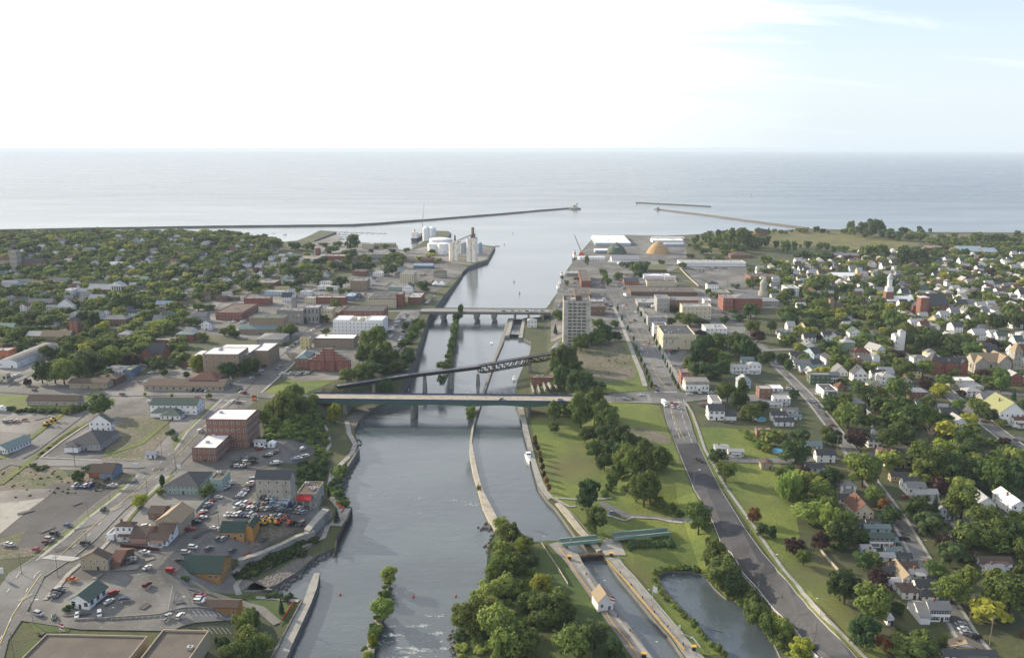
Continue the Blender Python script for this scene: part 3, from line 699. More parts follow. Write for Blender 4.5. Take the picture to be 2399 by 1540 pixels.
def roof_geo(mb, wb, x0, x1, y0, y1, h, roof, rk, wm, rm, ov=.45, par=.5):
 """wall shell into wb, roof into mb"""
 a = [(x0, y0),(x1, y0),(x1, y1),(x0, y1)]
 top = h + (par if roof == 'flat' else 0)
 for i in range(4):
  p, q = a[i], a[(i + 1) % 4]; wb.face([(p[0], p[1],-1.5),(q[0], q[1],-1.5),(q[0], q[1], top),(p[0], p[1], top)], wm)
 w_, d = x1 - x0, y1 - y0; th = .22
 def slab(pts, m=rm):
  mb.face(pts, m); low = [(p[0], p[1], p[2] - th) for p in pts]; mb.face(low[::-1], m)
  for i in range(len(pts)):
   j = (i + 1) % len(pts); mb.face([low[i], low[j], pts[j], pts[i]], m)
 if roof == 'flat':
  t = .35
  wb.face([(x0, y0, top),(x1, y0, top),(x1 - t, y0 + t, top),(x0 + t, y0 + t, top)], wm); wb.face([(x1, y0, top),(x1, y1, top),(x1 - t, y1 - t, top),(x1 - t, y0 + t, top)], wm)
  wb.face([(x1, y1, top),(x0, y1, top),(x0 + t, y1 - t, top),(x1 - t, y1 - t, top)], wm); wb.face([(x0, y1, top),(x0, y0, top),(x0 + t, y0 + t, top),(x0 + t, y1 - t, top)], wm)
  b = [(x0 + t, y0 + t),(x1 - t, y0 + t),(x1 - t, y1 - t),(x0 + t, y1 - t)]
  for i in range(4):
   p, q = b[i], b[(i + 1) % 4]; wb.face([(q[0], q[1], h),(p[0], p[1], h),(p[0], p[1], top),(q[0], q[1], top)], wm)
  mb.face([(p[0], p[1], h + .02) for p in b], rm)
 elif roof == 'gx':
  r = rk * d / 2; ym = (y0 + y1) / 2; e = rk * ov
  slab([(x0 - ov, y0 - ov, h - e + th),(x1 + ov, y0 - ov, h - e + th),(x1 + ov, ym, h + r + th),(x0 - ov, ym, h + r + th)])
  slab([(x1 + ov, y1 + ov, h - e + th),(x0 - ov, y1 + ov, h - e + th),(x0 - ov, ym, h + r + th),(x1 + ov, ym, h + r + th)])
  wb.face([(x0, y1, h),(x0, y0, h),(x0, ym, h + r)], wm); wb.face([(x1, y0, h),(x1, y1, h),(x1, ym, h + r)], wm)
 elif roof == 'gy':
  r = rk * w_ / 2; xm = (x0 + x1) / 2; e = rk * ov
  slab([(x0 - ov, y1 + ov, h - e + th),(x0 - ov, y0 - ov, h - e + th),(xm, y0 - ov, h + r + th),(xm, y1 + ov, h + r + th)])
  slab([(x1 + ov, y0 - ov, h - e + th),(x1 + ov, y1 + ov, h - e + th),(xm, y1 + ov, h + r + th),(xm, y0 - ov, h + r + th)])
  wb.face([(x0, y0, h),(x1, y0, h),(xm, y0, h + r)], wm); wb.face([(x1, y1, h),(x0, y1, h),(xm, y1, h + r)], wm)
 elif roof == 'hip':
  m_ = min(w_, d) / 2; r = rk * m_; ym = (y0 + y1) / 2; xm = (x0 + x1) / 2; e = rk * ov; z = h - e + th; zt = h + r + th
  A = (x0 - ov, y0 - ov, z); B_ = (x1 + ov, y0 - ov, z); C = (x1 + ov, y1 + ov, z); D = (x0 - ov, y1 + ov, z)
  if w_ >= d: P_, Q_ = (x0 + m_, ym, zt),(x1 - m_, ym, zt)
  else: P_, Q_ = (xm, y0 + m_, zt),(xm, y1 - m_, zt)
  if w_ >= d: fs = [[A, B_, Q_, P_],[B_, C, Q_],[C, D, P_, Q_],[D, A, P_]]
  else: fs = [[A, B_, P_],[B_, C, Q_, P_],[C, D, Q_],[D, A, P_, Q_]]
  for f in fs: mb.face(f, rm)
  mb.face([(p[0], p[1], z - .02) for p in (D, C, B_, A)], rm)
 elif roof == 'barrel':
  n_ = 8; rr = rk * w_ / 2; pts = [(x0 + w_ * i / n_, h + rr * math.sin(math.pi * i / n_) + .1) for i in range(n_ + 1)]
  for i in range(n_):
   mb.face([(pts[i][0], y0 - .2, pts[i][1]),(pts[i + 1][0], y0 - .2, pts[i + 1][1]),(pts[i + 1][0], y1 + .2, pts[i + 1][1]),(pts[i][0], y1 + .2, pts[i][1])], rm)
   for y in (y0, y1): wb.face([(pts[i][0], y, h),(pts[i + 1][0], y, h),(pts[i + 1][0], y, pts[i + 1][1] - .05),(pts[i][0], y, pts[i][1] - .05)][::1 if y == y0 else -1], wm)
CHIM = mat('chimney_brick',(.19, .10, .075),'brick', .9, .8, .2)
VENT = mat('galvanised_metal',(.42, .42, .43),'paint', .5,2, .2, metal=.3)
DOORM = mat('door_dark',(.06, .05, .05),'paint', .6,2, .2)
CHM = MB(); CHM.box(-.4, .4,-.4, .4,-1.5,1.6, CHIM); CHM.box(-.48, .48,-.48, .48,1.6,1.8, CHIM); CHM = CHM.mesh('chimney')
RTU = MB(); RTU.box(-1.1,1.1,-.8, .8,0,1.2, VENT); RTU.cyl((0,0), .5, .5,1.2,1.35, mat('fan_grille',(.1, .1, .1)),10); RTU = RTU.mesh('roof_unit')
DOORME = MB(); DOORME.box(-.6, .6,-.06,0,0,2.2, DOORM); DOORME.box(-.72, .72,-.04,0,2.2,2.35, FRAME); DOORME = DOORME.mesh('door')
BLD = []
NWIN = 0
def house(pt, w_, d, h, roof='gx', wall='white', rf='grey', rk=.7, fl=2, nb=0, ns=0, style='f', name='house', label=None, look=None, cat='house', group=None, lm=None, rot=0, ch=0, rtu=0, door=True, add=(), par=.5, wh=1.4, ww=1.0, ov=.45, adj=0, far=False, bcor=None):
 """pt = middle of the front foot line"""
 global NWIN
 root = new(name, None, None, pt); root.rotation_euler = (0,0, math.radians(rot))
 wm, rm = wmat(wall), rmat(rf, roof == 'flat' or roof == 'barrel')
 wb, rb = MB(), MB(); x0, x1 = -w_ / 2, w_ / 2
 roof_geo(rb, wb, x0, x1,0, d, h, roof, rk, wm, rm, ov, par)
 for a in add:   # extra volumes: (x0,x1,y0,y1,h,roof,rk[,wall,roofc])
  roof_geo(rb, wb, a[0], a[1], a[2], a[3], a[4], a[5], a[6], wmat(a[7]) if len(a) > 7 else wm, rmat(a[8], a[5] in ('flat','barrel')) if len(a) > 8 else rm, ov, par)
 if far:
  g = GLASS; n_ = max(2, int(w_ / 3)); nf = max(1, fl)
  side = 1 if proj(pt)[0] < 1265 else -1
  for f in range(nf):
   z = (f + .55) * h / nf
   for i in range(n_):
    x = x0 + (i + .5) * w_ / n_; wb.face([(x - .5,-.04, z - .7),(x + .5,-.04, z - .7),(x + .5,-.04, z + .7),(x - .5,-.04, z + .7)], g)
   m_ = max(1, int(d / 3.5)); xs = x1 + .04 if side > 0 else x0 - .04
   for i in range(m_):
    y = (i + .5) * d / m_; q = [(xs, y - .5, z - .7),(xs, y + .5, z - .7),(xs, y + .5, z + .7),(xs, y - .5, z + .7)]; wb.face(q if side > 0 else q[::-1], g)
 if bcor:   # cornice band of another colour
  m_ = mat('cornice_' + bcor, RC.get(bcor, WC.get(bcor)),'paint', .8,1, .1); z = h + par - .1
  wb.obox((x0 - .25,-.2),(x1 + .25,-.2), .35, z - .7, z, m_); wb.obox((x1 + .2,-.3),(x1 + .2, d), .35, z - .7, z, m_); wb.obox((x0 - .2, d),(x0 - .2,-.3), .35, z - .7, z, m_)
 wo = wb.build('wall', root); ro = rb.build('roof', root)
 if ch:
  for i in range(ch):
   c = new('chimney', CHM, ro, (x0 + w_ * (.28 + .4 * i), d * .5 if roof != 'flat' else d * .8, h + (rk * min(d, w_) / 2 * .8 if roof != 'flat' else .8)))
 if roof == 'flat' and not rtu and par > 0 and w_ * d > 160: rtu = min(6, int(w_ * d / 220) + 1)
 if not far and not ch and roof in ('gx','gy','hip') and name == 'house' and int(pt.x * 3) % 2: new('chimney', CHM, ro, (x0 + w_ * .3, d * .5, h + rk * min(d, w_) / 2 * .7))
 if not far and name == 'house' and style == 'f' and wall in ('white','cream') and w_ > 6.5 and int(pt.y * 3) % 2:
  g = MB(); pw = w_ * .32; g.face([(-pw, -2.2,2.5),(pw, -2.2,2.5),(pw, -.02,3.1),(-pw, -.02,3.1)], rm); g.face([(pw, -2.2,2.35),(-pw, -2.2,2.35),(-pw, -.02,2.95),(pw, -.02,2.95)], FRAME); g.box(-pw, pw, -2.2,-.02,0, .35, FRAME)
  for x in (-pw + .1,0, pw - .1): g.box(x - .08, x + .08,-2.15,-2.0, .35,2.42, FRAME)
  g.build('porch', root)
 for i in range(rtu):
  q = random.Random(int(abs(pt.x) * 7) + i); new('roof_unit', RTU, root, (x0 + w_ * q.uniform(.15, .85), d * q.uniform(.2, .85), h + .02))
 if not far:
  side = 1 if proj(pt)[0] < 1265 else -1
  nb = nb or max(2, int(w_ / 3.4)); ns = ns if ns else max(2, int(d / 3.6))
  if ns < 0: ns = 0
  for f in range(fl):
   z = h * (f + .56) / fl; me = win_mesh(ww, min(wh, h / fl * .55), style)
   for i in range(nb):
    if door and f == 0 and i == nb // 2 and nb > 1:
     new('door', DOORME, root, (x0 + (i + .5) * w_ / nb, 0, .05)); continue
    new('window', me, root, (x0 + (i + .5) * w_ / nb, 0, z)); NWIN += 1
   for i in range(ns):
    o = new('window', me, root, (x1 if side > 0 else x0,(i + .5) * d / ns, z)); o.rotation_euler = (0,0, math.pi / 2 * side); NWIN += 1
 if label: tag(root, label, cat, group)
 else: auto(root, look or '%s house with %s roof' % (wall, rf), cat, group or 'houses of the town', pt)
 if lm: LMK.append((lm, pt + Vector((0,0, h / 2))))
 BLD.append((pt.x, pt.y + d / 2, w_ / 2 + 1, d / 2 + 1))
 return root
def B(t, x0, x1, yb, yt, yk, roof='flat', wall='brick', rf='grey', **k):
 """building read off a photo tile: front foot row yb from x0 to x1, eave row yt, far roof edge / ridge row yk (negative: depth in metres)"""
 a, b = gp(t, x0, yb), gp(t, x1, yb); pt = (a + b) / 2; pt.z = min(a.z, b.z, pt.z); w_ = (b - a).length
 h = max(2.2, height_at(pt, PX(t, (x0 + x1) / 2, yt)[1]))
 rk = k.pop('rk', .7 if roof in ('gx','gy') else .45 if roof == 'hip' else .25)
 d = -yk if yk < 0 else max(4, depth_for(pt, w_, h, roof, rk, PX(t, 0, yk)[1]))
 return house(pt, w_, d, h, roof, wall, rf, rk=rk, **k)
TYRE = mat('tyre_rubber',(.02, .02, .02),'paint', .9,3, .2); RIM = mat('wheel_rim',(.45, .45, .46),'paint', .35,3, .1, metal=.7)
CGL = mat('car_glass',(.02, .025, .03),'paint', .08,3, .1, spec=.8); LAMPW = mat('headlamp',(.7, .7, .68),'paint', .2,3, .05); LAMPR = mat('tail_lamp',(.35, .02, .02),'paint', .3,3, .1)
CARC = {'white': (.60, .60, .58),'silver': (.34, .35, .36),'grey': (.13, .135, .14),'black': (.018, .018, .02),'blue': (.03, .055, .13),'red': (.26, .02, .02),'maroon': (.10, .015, .02),'green': (.04, .09, .06),'tan': (.32, .27, .18),'orange': (.45, .12, .02),'light blue': (.15, .24, .32)}
CARM = {k: mat('car_paint_' + k, c, 'paint', .28,2, .05, metal=.25, spec=.6) for k, c in CARC.items()}
def loft(mb, secs, m):
 """secs: list of (x, halfwidth_low, z_low, halfwidth_high, z_high) cross sections along the car"""
 for a, b in zip(secs, secs[1:]):
  for s in (-1,1):
   q = [(a[0], s * a[1], a[2]),(b[0], s * b[1], b[2]),(b[0], s * b[3], b[4]),(a[0], s * a[3], a[4])]; mb.face(q[::-1] if s > 0 else q, m)
  mb.face([(a[0],-a[3], a[4]),(b[0],-b[3], b[4]),(b[0], b[3], b[4]),(a[0], a[3], a[4])], m)
  mb.face([(a[0], a[1], a[2]),(b[0], b[1], b[2]),(b[0],-b[1], b[2]),(a[0],-a[1], a[2])], m)
 for e, f in ((secs[0],1),(secs[-1],-1)):
  q = [(e[0],-e[1], e[2]),(e[0],-e[3], e[4]),(e[0], e[3], e[4]),(e[0], e[1], e[2])]; mb.face(q[::f], m)
PAINT0 = CARM['white']
def car_parts(kind):
 L = {'sedan': 4.6,'suv': 4.7,'pickup': 5.5,'van': 5.2}[kind]; hl = L / 2
 b = MB()
 if kind == 'sedan':
  loft(b, [(-hl, .80, .35, .76, .80),(-hl + .15, .88, .25, .84, .92),(-hl + 1.0, .90, .22, .84, .98),(hl - 1.3, .90, .22, .84, .95),(hl - .2, .86, .25, .80, .78),(hl, .74, .35, .70, .62)], PAINT0)
  loft(b, [(-1.35, .60,1.36, .60,1.40),(-.95, .66,1.38, .64,1.45),(.25, .66,1.38, .64,1.45),(.45, .62,1.36, .60,1.40)], PAINT0)
  g = [(-1.85, .78, .93, .74, .95),(-1.30, .78, .93, .62,1.38),(.45, .78, .93, .62,1.38),(1.15, .76, .92, .72, .94)]
 elif kind == 'suv':
  loft(b, [(-hl, .84, .40, .82,1.05),(-hl + .1, .92, .3, .88,1.12),(hl - 1.2, .92, .3, .88,1.08),(hl - .15, .90, .3, .84, .98),(hl, .80, .4, .76, .75)], PAINT0)
  loft(b, [(-hl + .25, .74,1.70, .72,1.76),(-hl + .5, .76,1.70, .74,1.80),(.4, .76,1.70, .74,1.80),(.7, .72,1.68, .70,1.74)], PAINT0)
  g = [(-hl + .08, .86,1.08, .84,1.12),(-hl + .28, .86,1.08, .74,1.72),(.65, .86,1.06, .72,1.72),(1.25, .84,1.04, .80,1.08)]
 elif kind == 'pickup':
  loft(b, [(-hl, .90, .45, .90, .72),(-.6, .94, .4, .92, .75)], PAINT0)
  for s in (-1,1): b.box(-hl, -.6, min(s * .80, s * .94), max(s * .80, s * .94), .72,1.15, PAINT0)
  b.box(-hl, -hl + .12,-.80, .80, .72,1.15, PAINT0)
  loft(b, [(-.6, .94, .4, .90,1.15),(1.2, .94, .35, .90,1.12),(hl - .15, .92, .35, .86,1.02),(hl, .82, .45, .80, .80)], PAINT0)
  loft(b, [(-.55, .74,1.66, .72,1.72),(.55, .74,1.66, .72,1.74),(.75, .70,1.64, .68,1.70)], PAINT0)
  g = [(-.6, .86,1.12, .74,1.68),(.7, .86,1.12, .72,1.68),(1.3, .84,1.10, .80,1.12)]
 else:
  loft(b, [(-hl, .92, .4, .90,1.15),(hl - .9, .95, .35, .90,1.15),(hl - .1, .92, .35, .86,1.0),(hl, .84, .45, .8, .8)], PAINT0)
  loft(b, [(-hl, .90,1.15, .84,2.0),(-hl + .3, .90,1.15, .84,2.08),(hl - 2.2, .90,1.15, .84,2.08),(hl - 1.9, .84,1.9, .8,2.0)], PAINT0)
  g = [(hl - 2.25, .905,1.18, .85,1.9),(hl - 1.85, .88,1.16, .82,1.9),(hl - .85, .84,1.1, .80,1.16)]
 gl = MB(); loft(gl, g, CGL)
 li = MB()
 lw = MB(); lw.cyl((0,0), .33, .33,-.11, .11, TYRE, 12); lw.cyl((0,0), .20, .20, .11, .13, RIM, 10)
 wm_ = lw.mesh('wheel')
 hd = MB(); hd.box(hl - .06, hl + .02,-.12, .12, .58, .74, LAMPW);
 tl = MB(); tl.box(-hl - .02,-hl + .05,-.10, .10, .68, .88, LAMPR)
 return dict(L=L, body=b.mesh('body'), glass=gl.mesh('windows'), wheel=wm_, head=hd.mesh('headlight'), tail=tl.mesh('tail_light'), wz=.33)
CARP = {k: car_parts(k) for k in ('sedan','suv','pickup','van')}
CARN = {'sedan': 'car','suv': 'sport_utility_vehicle','pickup': 'pickup_truck','van': 'van'}
CARL = {'sedan': 'sedan','suv': 'wagon','pickup': 'pickup truck','van': 'van'}
NCAR = 0
def car(pt, ang, kind='sedan', col='white', parts=True, label=None, group='cars on the streets and lots', lm=None):
 global NCAR
 NCAR += 1; P_ = CARP[kind]
 root = new(CARN[kind], None, None, pt); root.rotation_euler = (0,0, ang)
 def paint(o): s = o.material_slots[0]; s.link = 'OBJECT'; s.material = CARM[col]
 paint(new('body', P_['body'], root)); new('windows', P_['glass'], root)
 if parts:
  hl = P_['L'] / 2
  for sx in (-1,1):
   for s in (-1,1):
    o = new('wheel', P_['wheel'], root, (sx * (hl - .85), s * .86, .33)); o.rotation_euler = (math.pi / 2 * -s, 0,0)
  for s in (-1,1): new('headlight', P_['head'], root, (0, s * .58,0)); new('tail_light', P_['tail'], root, (0, s * .66,0))
 cat = {'sedan': 'car','suv': 'car','pickup': 'pickup truck','van': 'van'}[kind]
 if label: tag(root, label, cat, group)
 else: auto(root, col + ' ' + CARL[kind], cat, group, pt)
 if lm: LMK.append((lm, pt))
 return root
def rpt(t, x, y, off=.62):
 p = gp(t, x, y); p.z += off; return p
RK = random.Random(5)
COLS = ['white'] * 5 + ['silver'] * 5 + ['grey'] * 3 + ['black'] * 3 + ['blue'] * 2 + ['red'] * 2 + ['maroon','green','tan','light blue']
KINDS = ['sedan'] * 5 + ['suv'] * 3 + ['pickup'] + ['van']
def cars(t, x0, y0, x1, y1, n_, ang, parts=True, gap=0., cols=None, off=.6):
 a, b = gp(t, x0, y0), gp(t, x1, y1)
 for i in range(n_):
  if RK.random() < gap: continue
  p = a.lerp(b, (i + .5) / n_ + RK.uniform(-.06, .06) / n_); p.z = hz(p.x, p.y) + off
  car(p, math.radians(ang + RK.uniform(-2,2) + (180 if RK.random() < .5 else 0)), RK.choice(KINDS), RK.choice(cols or COLS), parts)
def C1(t, x, y, ang, col='white', kind='sedan', **k): return car(rpt(t, x, y), math.radians(ang), kind, col, **k)
WOODP = mat('weathered_pole_wood',(.20, .165, .125),'paint', .9,1, .3); STEEL = mat('painted_steel_pole',(.30, .31, .31),'paint', .5,1, .1, metal=.4); BLACKM = mat('black_iron',(.02, .02, .022),'paint', .5,2, .2)
LAMPG = mat('lamp_globe',(.7, .7, .66),'paint', .3,2, .05)
def pole_proto(kind):
 m = MB(); parts = {}
 if kind == 'utility':
  m.cyl((0,0), .17, .11,0,11.5, WOODP, 8); parts['post'] = m.mesh('post')
  a = MB(); a.box(-1.2,1.2,-.06, .06,10.6,10.75, WOODP, True)
  for x in (-1.1,-.6, .6,1.1): a.cyl((x, 0), .05, .04,10.75,10.95, STEEL, 6)
  parts['crossarm'] = a.mesh('crossarm')
  a = MB(); a.cyl((.35,0), .22, .22,8.6,9.5, STEEL, 10); parts['transformer'] = a.mesh('transformer')
 elif kind == 'street':
  m.cyl((0,0), .12, .07,0,9, STEEL, 8); parts['post'] = m.mesh('post')
  a = MB(); a.bar((0,0,8.9),(2.2,0,9.3), .08, STEEL); parts['arm'] = a.mesh('arm')
  a = MB(); a.box(2.0,2.9,-.17, .17,9.2,9.4, LAMPG, True); parts['lamp_head'] = a.mesh('lamp_head')
 else:
  m.cyl((0,0), .14, .07,0, .6, BLACKM, 8); m.cyl((0,0), .06, .05, .6,4.2, BLACKM, 8); parts['post'] = m.mesh('post')
  a = MB(); a.cyl((0,0), .12, .22,4.2,4.6, LAMPG, 8); a.cyl((0,0), .24, .03,4.6,4.85, BLACKM, 8); parts['lantern'] = a.mesh('lantern')
 return parts
POLEP = {k: pole_proto(k) for k in ('utility','street','lantern')}
def pole(t, x, yb, yt=None, kind='utility', ang=0, look=None):
 p = gp(t, x, yb); P_ = POLEP[kind]; H = {'utility': 11.5,'street': 9.3,'lantern': 4.8}[kind]
 root = new({'utility': 'utility_pole','street': 'street_lamp','lantern': 'lantern_post'}[kind], None, None, p); root.rotation_euler = (0,0, math.radians(ang))
 if yt is not None: s = height_at(p, PX(t, x, yt)[1]) / H; root.scale = (min(s, 1.3), min(s, 1.3), s)
 for k_, me in P_.items():
  if k_ == 'transformer' and int(p.x) % 3: continue
  new(k_, me, root)
 auto(root, look or {'utility': 'wooden utility pole','street': 'grey street lamp with single arm','lantern': 'black lantern lamp post'}[kind], {'utility': 'utility pole','street': 'street lamp','lantern': 'lamp post'}[kind], {'utility': 'utility poles along the streets','street': 'street lamps','lantern': 'lantern lamp posts'}[kind], p)
 return root
# ================================================================== bridges, walls, harbour
def lmk(nm, t, x, y, z=None):
 p = gp(t, x, y)
 if z is not None: p = ray(*PX(t, x, y), z)
 LMK.append((nm, p))
def wy(py, z, px=1200): return ray(px, py, z).y
STEELG = mat('green_girder_paint',(.055, .115, .085),'paint', .6, .8, .25); RUST = mat('rusted_steel',(.028, .022, .020),'paint', .85,1, .4)
BLUER = mat('blue_railing',(.03, .05, .14),'paint', .6,1, .2); DECKC = mat('bridge_deck_concrete',(.33, .30, .255),'concrete', .9, .3, .15)
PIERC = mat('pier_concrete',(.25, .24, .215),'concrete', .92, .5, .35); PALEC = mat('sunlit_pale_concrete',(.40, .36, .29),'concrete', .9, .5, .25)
DARKC = mat('dark_timber',(.03, .028, .03),'paint', .85,1, .3); YEL = mat('yellow_safety_paint',(.60, .36, .05),'paint', .6,1, .15)
ZD = 14.2
yn, yf = wy(940.5, ZD), wy(926, ZD)
xl = ray(722,935, ZD).x; xr = ray(1362,935, ZD).x
root = new('road_bridge', None, None, (0, yn, 0)); W_ = yf - yn
m = MB(); m.box(xl, xr, 0, W_, ZD - .6, ZD, DECKC, True); m.build('deck', root)
m = MB(); m.box(xl, xr, .25, .7, ZD, ZD + .25, WALK); m.box(xl, xr, W_ - .7, W_ - .25, ZD, ZD + .25, WALK); m.build('kerb', root)
m = MB(); m.box(xl + 2, xr - 2, W_ * .5 - .12, W_ * .5 + .12, ZD + .004, ZD + .012, PAINTY); m.build('centre_line', root)
def pxx(px, py=945, z=ZD): return ray(px, py, z).x
supports = [pxx(800), pxx(962), pxx(1099), pxx(1237)]
for yy in (.0, W_):
 g = MB(); xs = [xl] + supports + [xr]
 for a, b in zip(xs, xs[1:]):
  n_ = 8
  for i in range(n_):
   u0, u1 = i / n_, (i + 1) / n_; d0 = 2.3 + 1.5 * (2 * u0 - 1) ** 2; d1 = 2.3 + 1.5 * (2 * u1 - 1) ** 2
   p, q = a + (b - a) * u0, a + (b - a) * u1
   g.obox((p, yy),(q, yy), .5,(ZD - .6 - d0, ZD - .6 - d1), ZD - .1, STEELG)
   g.box(p - .08, p + .08, yy - .38, yy + .38, ZD - .6 - d0, ZD - .2, STEELG)
 g.build('girder', root)
 g = MB(); g.box(xl, xr, yy - .14, yy + .14, ZD + .02, ZD + 1.1, BLUER)
 k = int((xr - xl) / 3)
 for z in (.85,1.15): g.box(xl, xr, yy - .05, yy + .05, ZD + z - .05, ZD + z + .05, BLUER)
 for i in range(k + 1): x = xl + (xr - xl) * i / k; g.box(x - .08, x + .08, yy - .08, yy + .08, ZD, ZD + 1.2, BLUER)
 g.build('railing', root)
for x in supports:
 g = MB(); r = 2.0
 pts = lambda s: [(x, -3 * s),(x + r * s, 0),(x + r * s, W_),(x, W_ + 3 * s),(x - r * s, W_),(x - r * s, 0)]
 lo, hi = pts(1.0), pts(.72)
 for i in range(6):
  j = (i + 1) % 6; g.face([(lo[i][0], lo[i][1],-2),(lo[j][0], lo[j][1],-2),(hi[j][0], hi[j][1], ZD - 4),(hi[i][0], hi[i][1], ZD - 4)], PIERC)
 g.face([(p[0], p[1], ZD - 4) for p in hi], PIERC); g.build('pier', root)
tag(root, 'long road bridge on green haunched girders and concrete piers over the river','bridge'); LMK.append(('green girder road bridge', Vector((pxx(1040), yn, ZD))))
ZR = 16.8
RP = [(790,902),(870,890),(960,875.5),(1040,866),(1122,856),(1180,845),(1241,835),(1298,826)]
rp = [ray(x, y, ZR) for x, y in RP]
root = new('footbridge', None, None, (0,0,0))
RLM = mat('dull_railing',(.14, .14, .15)); RAILD = mat('footbridge_deck',(.20, .21, .24),'concrete', .8, .6, .2)
m = MB(); [m.obox(a, b, 3.6, ZR - .35, ZR, RAILD) for a, b in zip(rp, rp[1:])]; m.build('deck', root)
for s in (-1,1):
 g = MB(); rl = MB()
 for a, b in zip(rp, rp[1:]):
  d = (b - a).normalized(); n_ = Vector((-d.y, d.x, 0)) * 1.7 * s; L_ = (b - a).length
  if proj(a)[0] < 1121: g.obox(a + n_, b + n_, .4, ZR - 2.9, ZR - .2, RUST)
  k = max(1, int(L_ / 2.5))
  for i in range(k): q = a.lerp(b, i / k) + n_; rl.box(q.x - .05, q.x + .05, q.y - .05, q.y + .05, ZR, ZR + 1.4, RLM)
  for z in (.5, .95,1.38): rl.obox(a + n_, b + n_, .06, ZR + z - .03, ZR + z + .03, RLM)
 g.build('girder', root); rl.build('railing', root)
def truss(a, b, n_, depth, nm='truss'):
 for s in (-1,1):
  g = MB(); d = (b - a).normalized(); nn = Vector((-d.y, d.x, 0)) * 1.9 * s
  P0 = [a.lerp(b, i / n_) + nn - Vector((0,0, .3)) for i in range(n_ + 1)]
  P1 = [p - Vector((0,0, depth if 0 < i < n_ else depth * .85)) for i, p in enumerate(P0)]
  for i in range(n_):
   g.bar(P0[i], P0[i + 1],1.1, RUST); g.bar(P1[i], P1[i + 1], .8, RUST)
   g.bar(*((P0[i], P1[i + 1]) if i < n_ / 2 else (P1[i], P0[i + 1])), .6, RUST)
  for i in range(n_ + 1): g.bar(P0[i], P1[i],   .5 if 0 < i < n_ else .9, RUST)
  g.build(nm, root)
truss(rp[4], rp[6],9,6.6); truss(rp[6], rp[7],4,5.5)
for px, py, hh in ((994,871,3),(1057,864,3),(1119,856,7.2),(1241,835,7.2),(875,889,3)):
 p = ray(px, py, ZR); g = MB()
 for zz, (a, b) in ((0,(3.3,1.9)),):
  lo = [(-a * .55,-a),(a * .55,-a),(a * .55, a),(-a * .55, a)]; hi = [(-b * .55,-b),(b * .55,-b),(b * .55, b),(-b * .55, b)]
  for i in range(4):
   j = (i + 1) % 4; g.face([(p.x + lo[i][0], p.y + lo[i][1],-2),(p.x + lo[j][0], p.y + lo[j][1],-2),(p.x + hi[j][0], p.y + hi[j][1], ZR - hh),(p.x + hi[i][0], p.y + hi[i][1], ZR - hh)], PIERC)
  g.face([(p.x + q[0], p.y + q[1], ZR - hh) for q in hi], PIERC)
 g.build('pier', root)
tag(root, 'narrow dark steel truss footbridge crossing the river at a slant','footbridge'); LMK.append(('steel truss footbridge', ray(1050,866, ZR)))
ZB = 11.2
yn2, yf2 = wy(732, ZB), wy(723, ZB); root = new('downtown_bridge', None, None, (0, yn2,0)); W2 = yf2 - yn2
xl2, xr2 = ray(982,730, ZB).x, ray(1290,730, ZB).x
m = MB(); m.box(xl2, xr2,0, W2, ZB - .7, ZB, mat('grey_deck',(.24, .235, .225),'concrete', .9, .3, .2), True); m.build('deck', root)
for yy in (0, W2):
 m = MB(); m.box(xl2, xr2, yy - .15, yy + .15, ZB, ZB + .9, PIERC); m.build('parapet', root)
m = MB()
for yy in (1, W2 / 2, W2 - 1): m.box(xl2, xr2, yy - .3, yy + .3, ZB - 2.6, ZB - .7, mat('grey_girder',(.17, .17, .16),'paint', .8, .5, .2), True)
m.build('girder', root)
for px in (1031,1112,1154,1204,1237,1272):
 x = ray(px, 740, ZB).x; g = MB()
 g.prism([(x - 3,0),(x, -3),(x + 3,0),(x + 3, W2),(x, W2 + 3),(x - 3, W2)],3 if px < 1200 else 0, ZB - 3.6, PIERC) if px < 1200 else g.box(x - 1.2, x + 1.2,0, W2,-2, ZB - 2.6, PIERC)
 if px < 1200: g.box(x - 1.8, x + 1.8,0, W2,-2,3, PIERC); g.box(x - 3.4, x + 3.4,-1, W2 + 1, ZB - 3.6, ZB - 2.6, PIERC)
 g.build('pier', root)
tag(root, 'low grey road bridge on stout piers carrying traffic into downtown','bridge'); LMK.append(('low downtown bridge', ray(1130,728, ZB)))
def plate_bridge(A, Bp, C, D, label, z):
 root = new('lock_bridge', None, None, (0,0,0)); A, Bp, C, D = [ray(x, y, z) for x, y in (A, Bp, C, D)]
 gm = mat('pale_green_girder',(.19, .30, .25),'paint', .7,1, .2)
 for a, b in ((A, Bp),(C, D)):
  g = MB(); g.obox(a, b, .25, z - .3, z + 1.3, gm); g.obox(a, b, .7, z + 1.3, z + 1.42, gm); k = 16
  for i in range(k + 1): q = a.lerp(b, i / k); g.box(q.x - .08, q.x + .08, q.y - .35, q.y + .35, z - .3, z + 1.3, gm)
  g.build('girder', root)
 m = MB(); m.face([C + Vector((0, .3,-.15)), D + Vector((0, .3,-.15)), Bp + Vector((0,-.3,-.15)), A + Vector((0,-.3,-.15))], LOTL); m.face([A + Vector((0,-.3,-.6)), Bp + Vector((0,-.3,-.6)), D + Vector((0, .3,-.6)), C + Vector((0, .3,-.6))], LOTL)
 m.build('deck', root)
 tag(root, label, 'bridge'); return root
plate_bridge((1309,1266),(1398,1257),(1317,1277),(1407,1268),'short pale green plate girder bridge spanning the lock entrance',4.3)
plate_bridge((1431,1252),(1562,1240),(1440,1264),(1572,1250),'longer pale green plate girder bridge leading to the road',4.8)
lmk('pale green lock bridges','P',1420,1262,5)
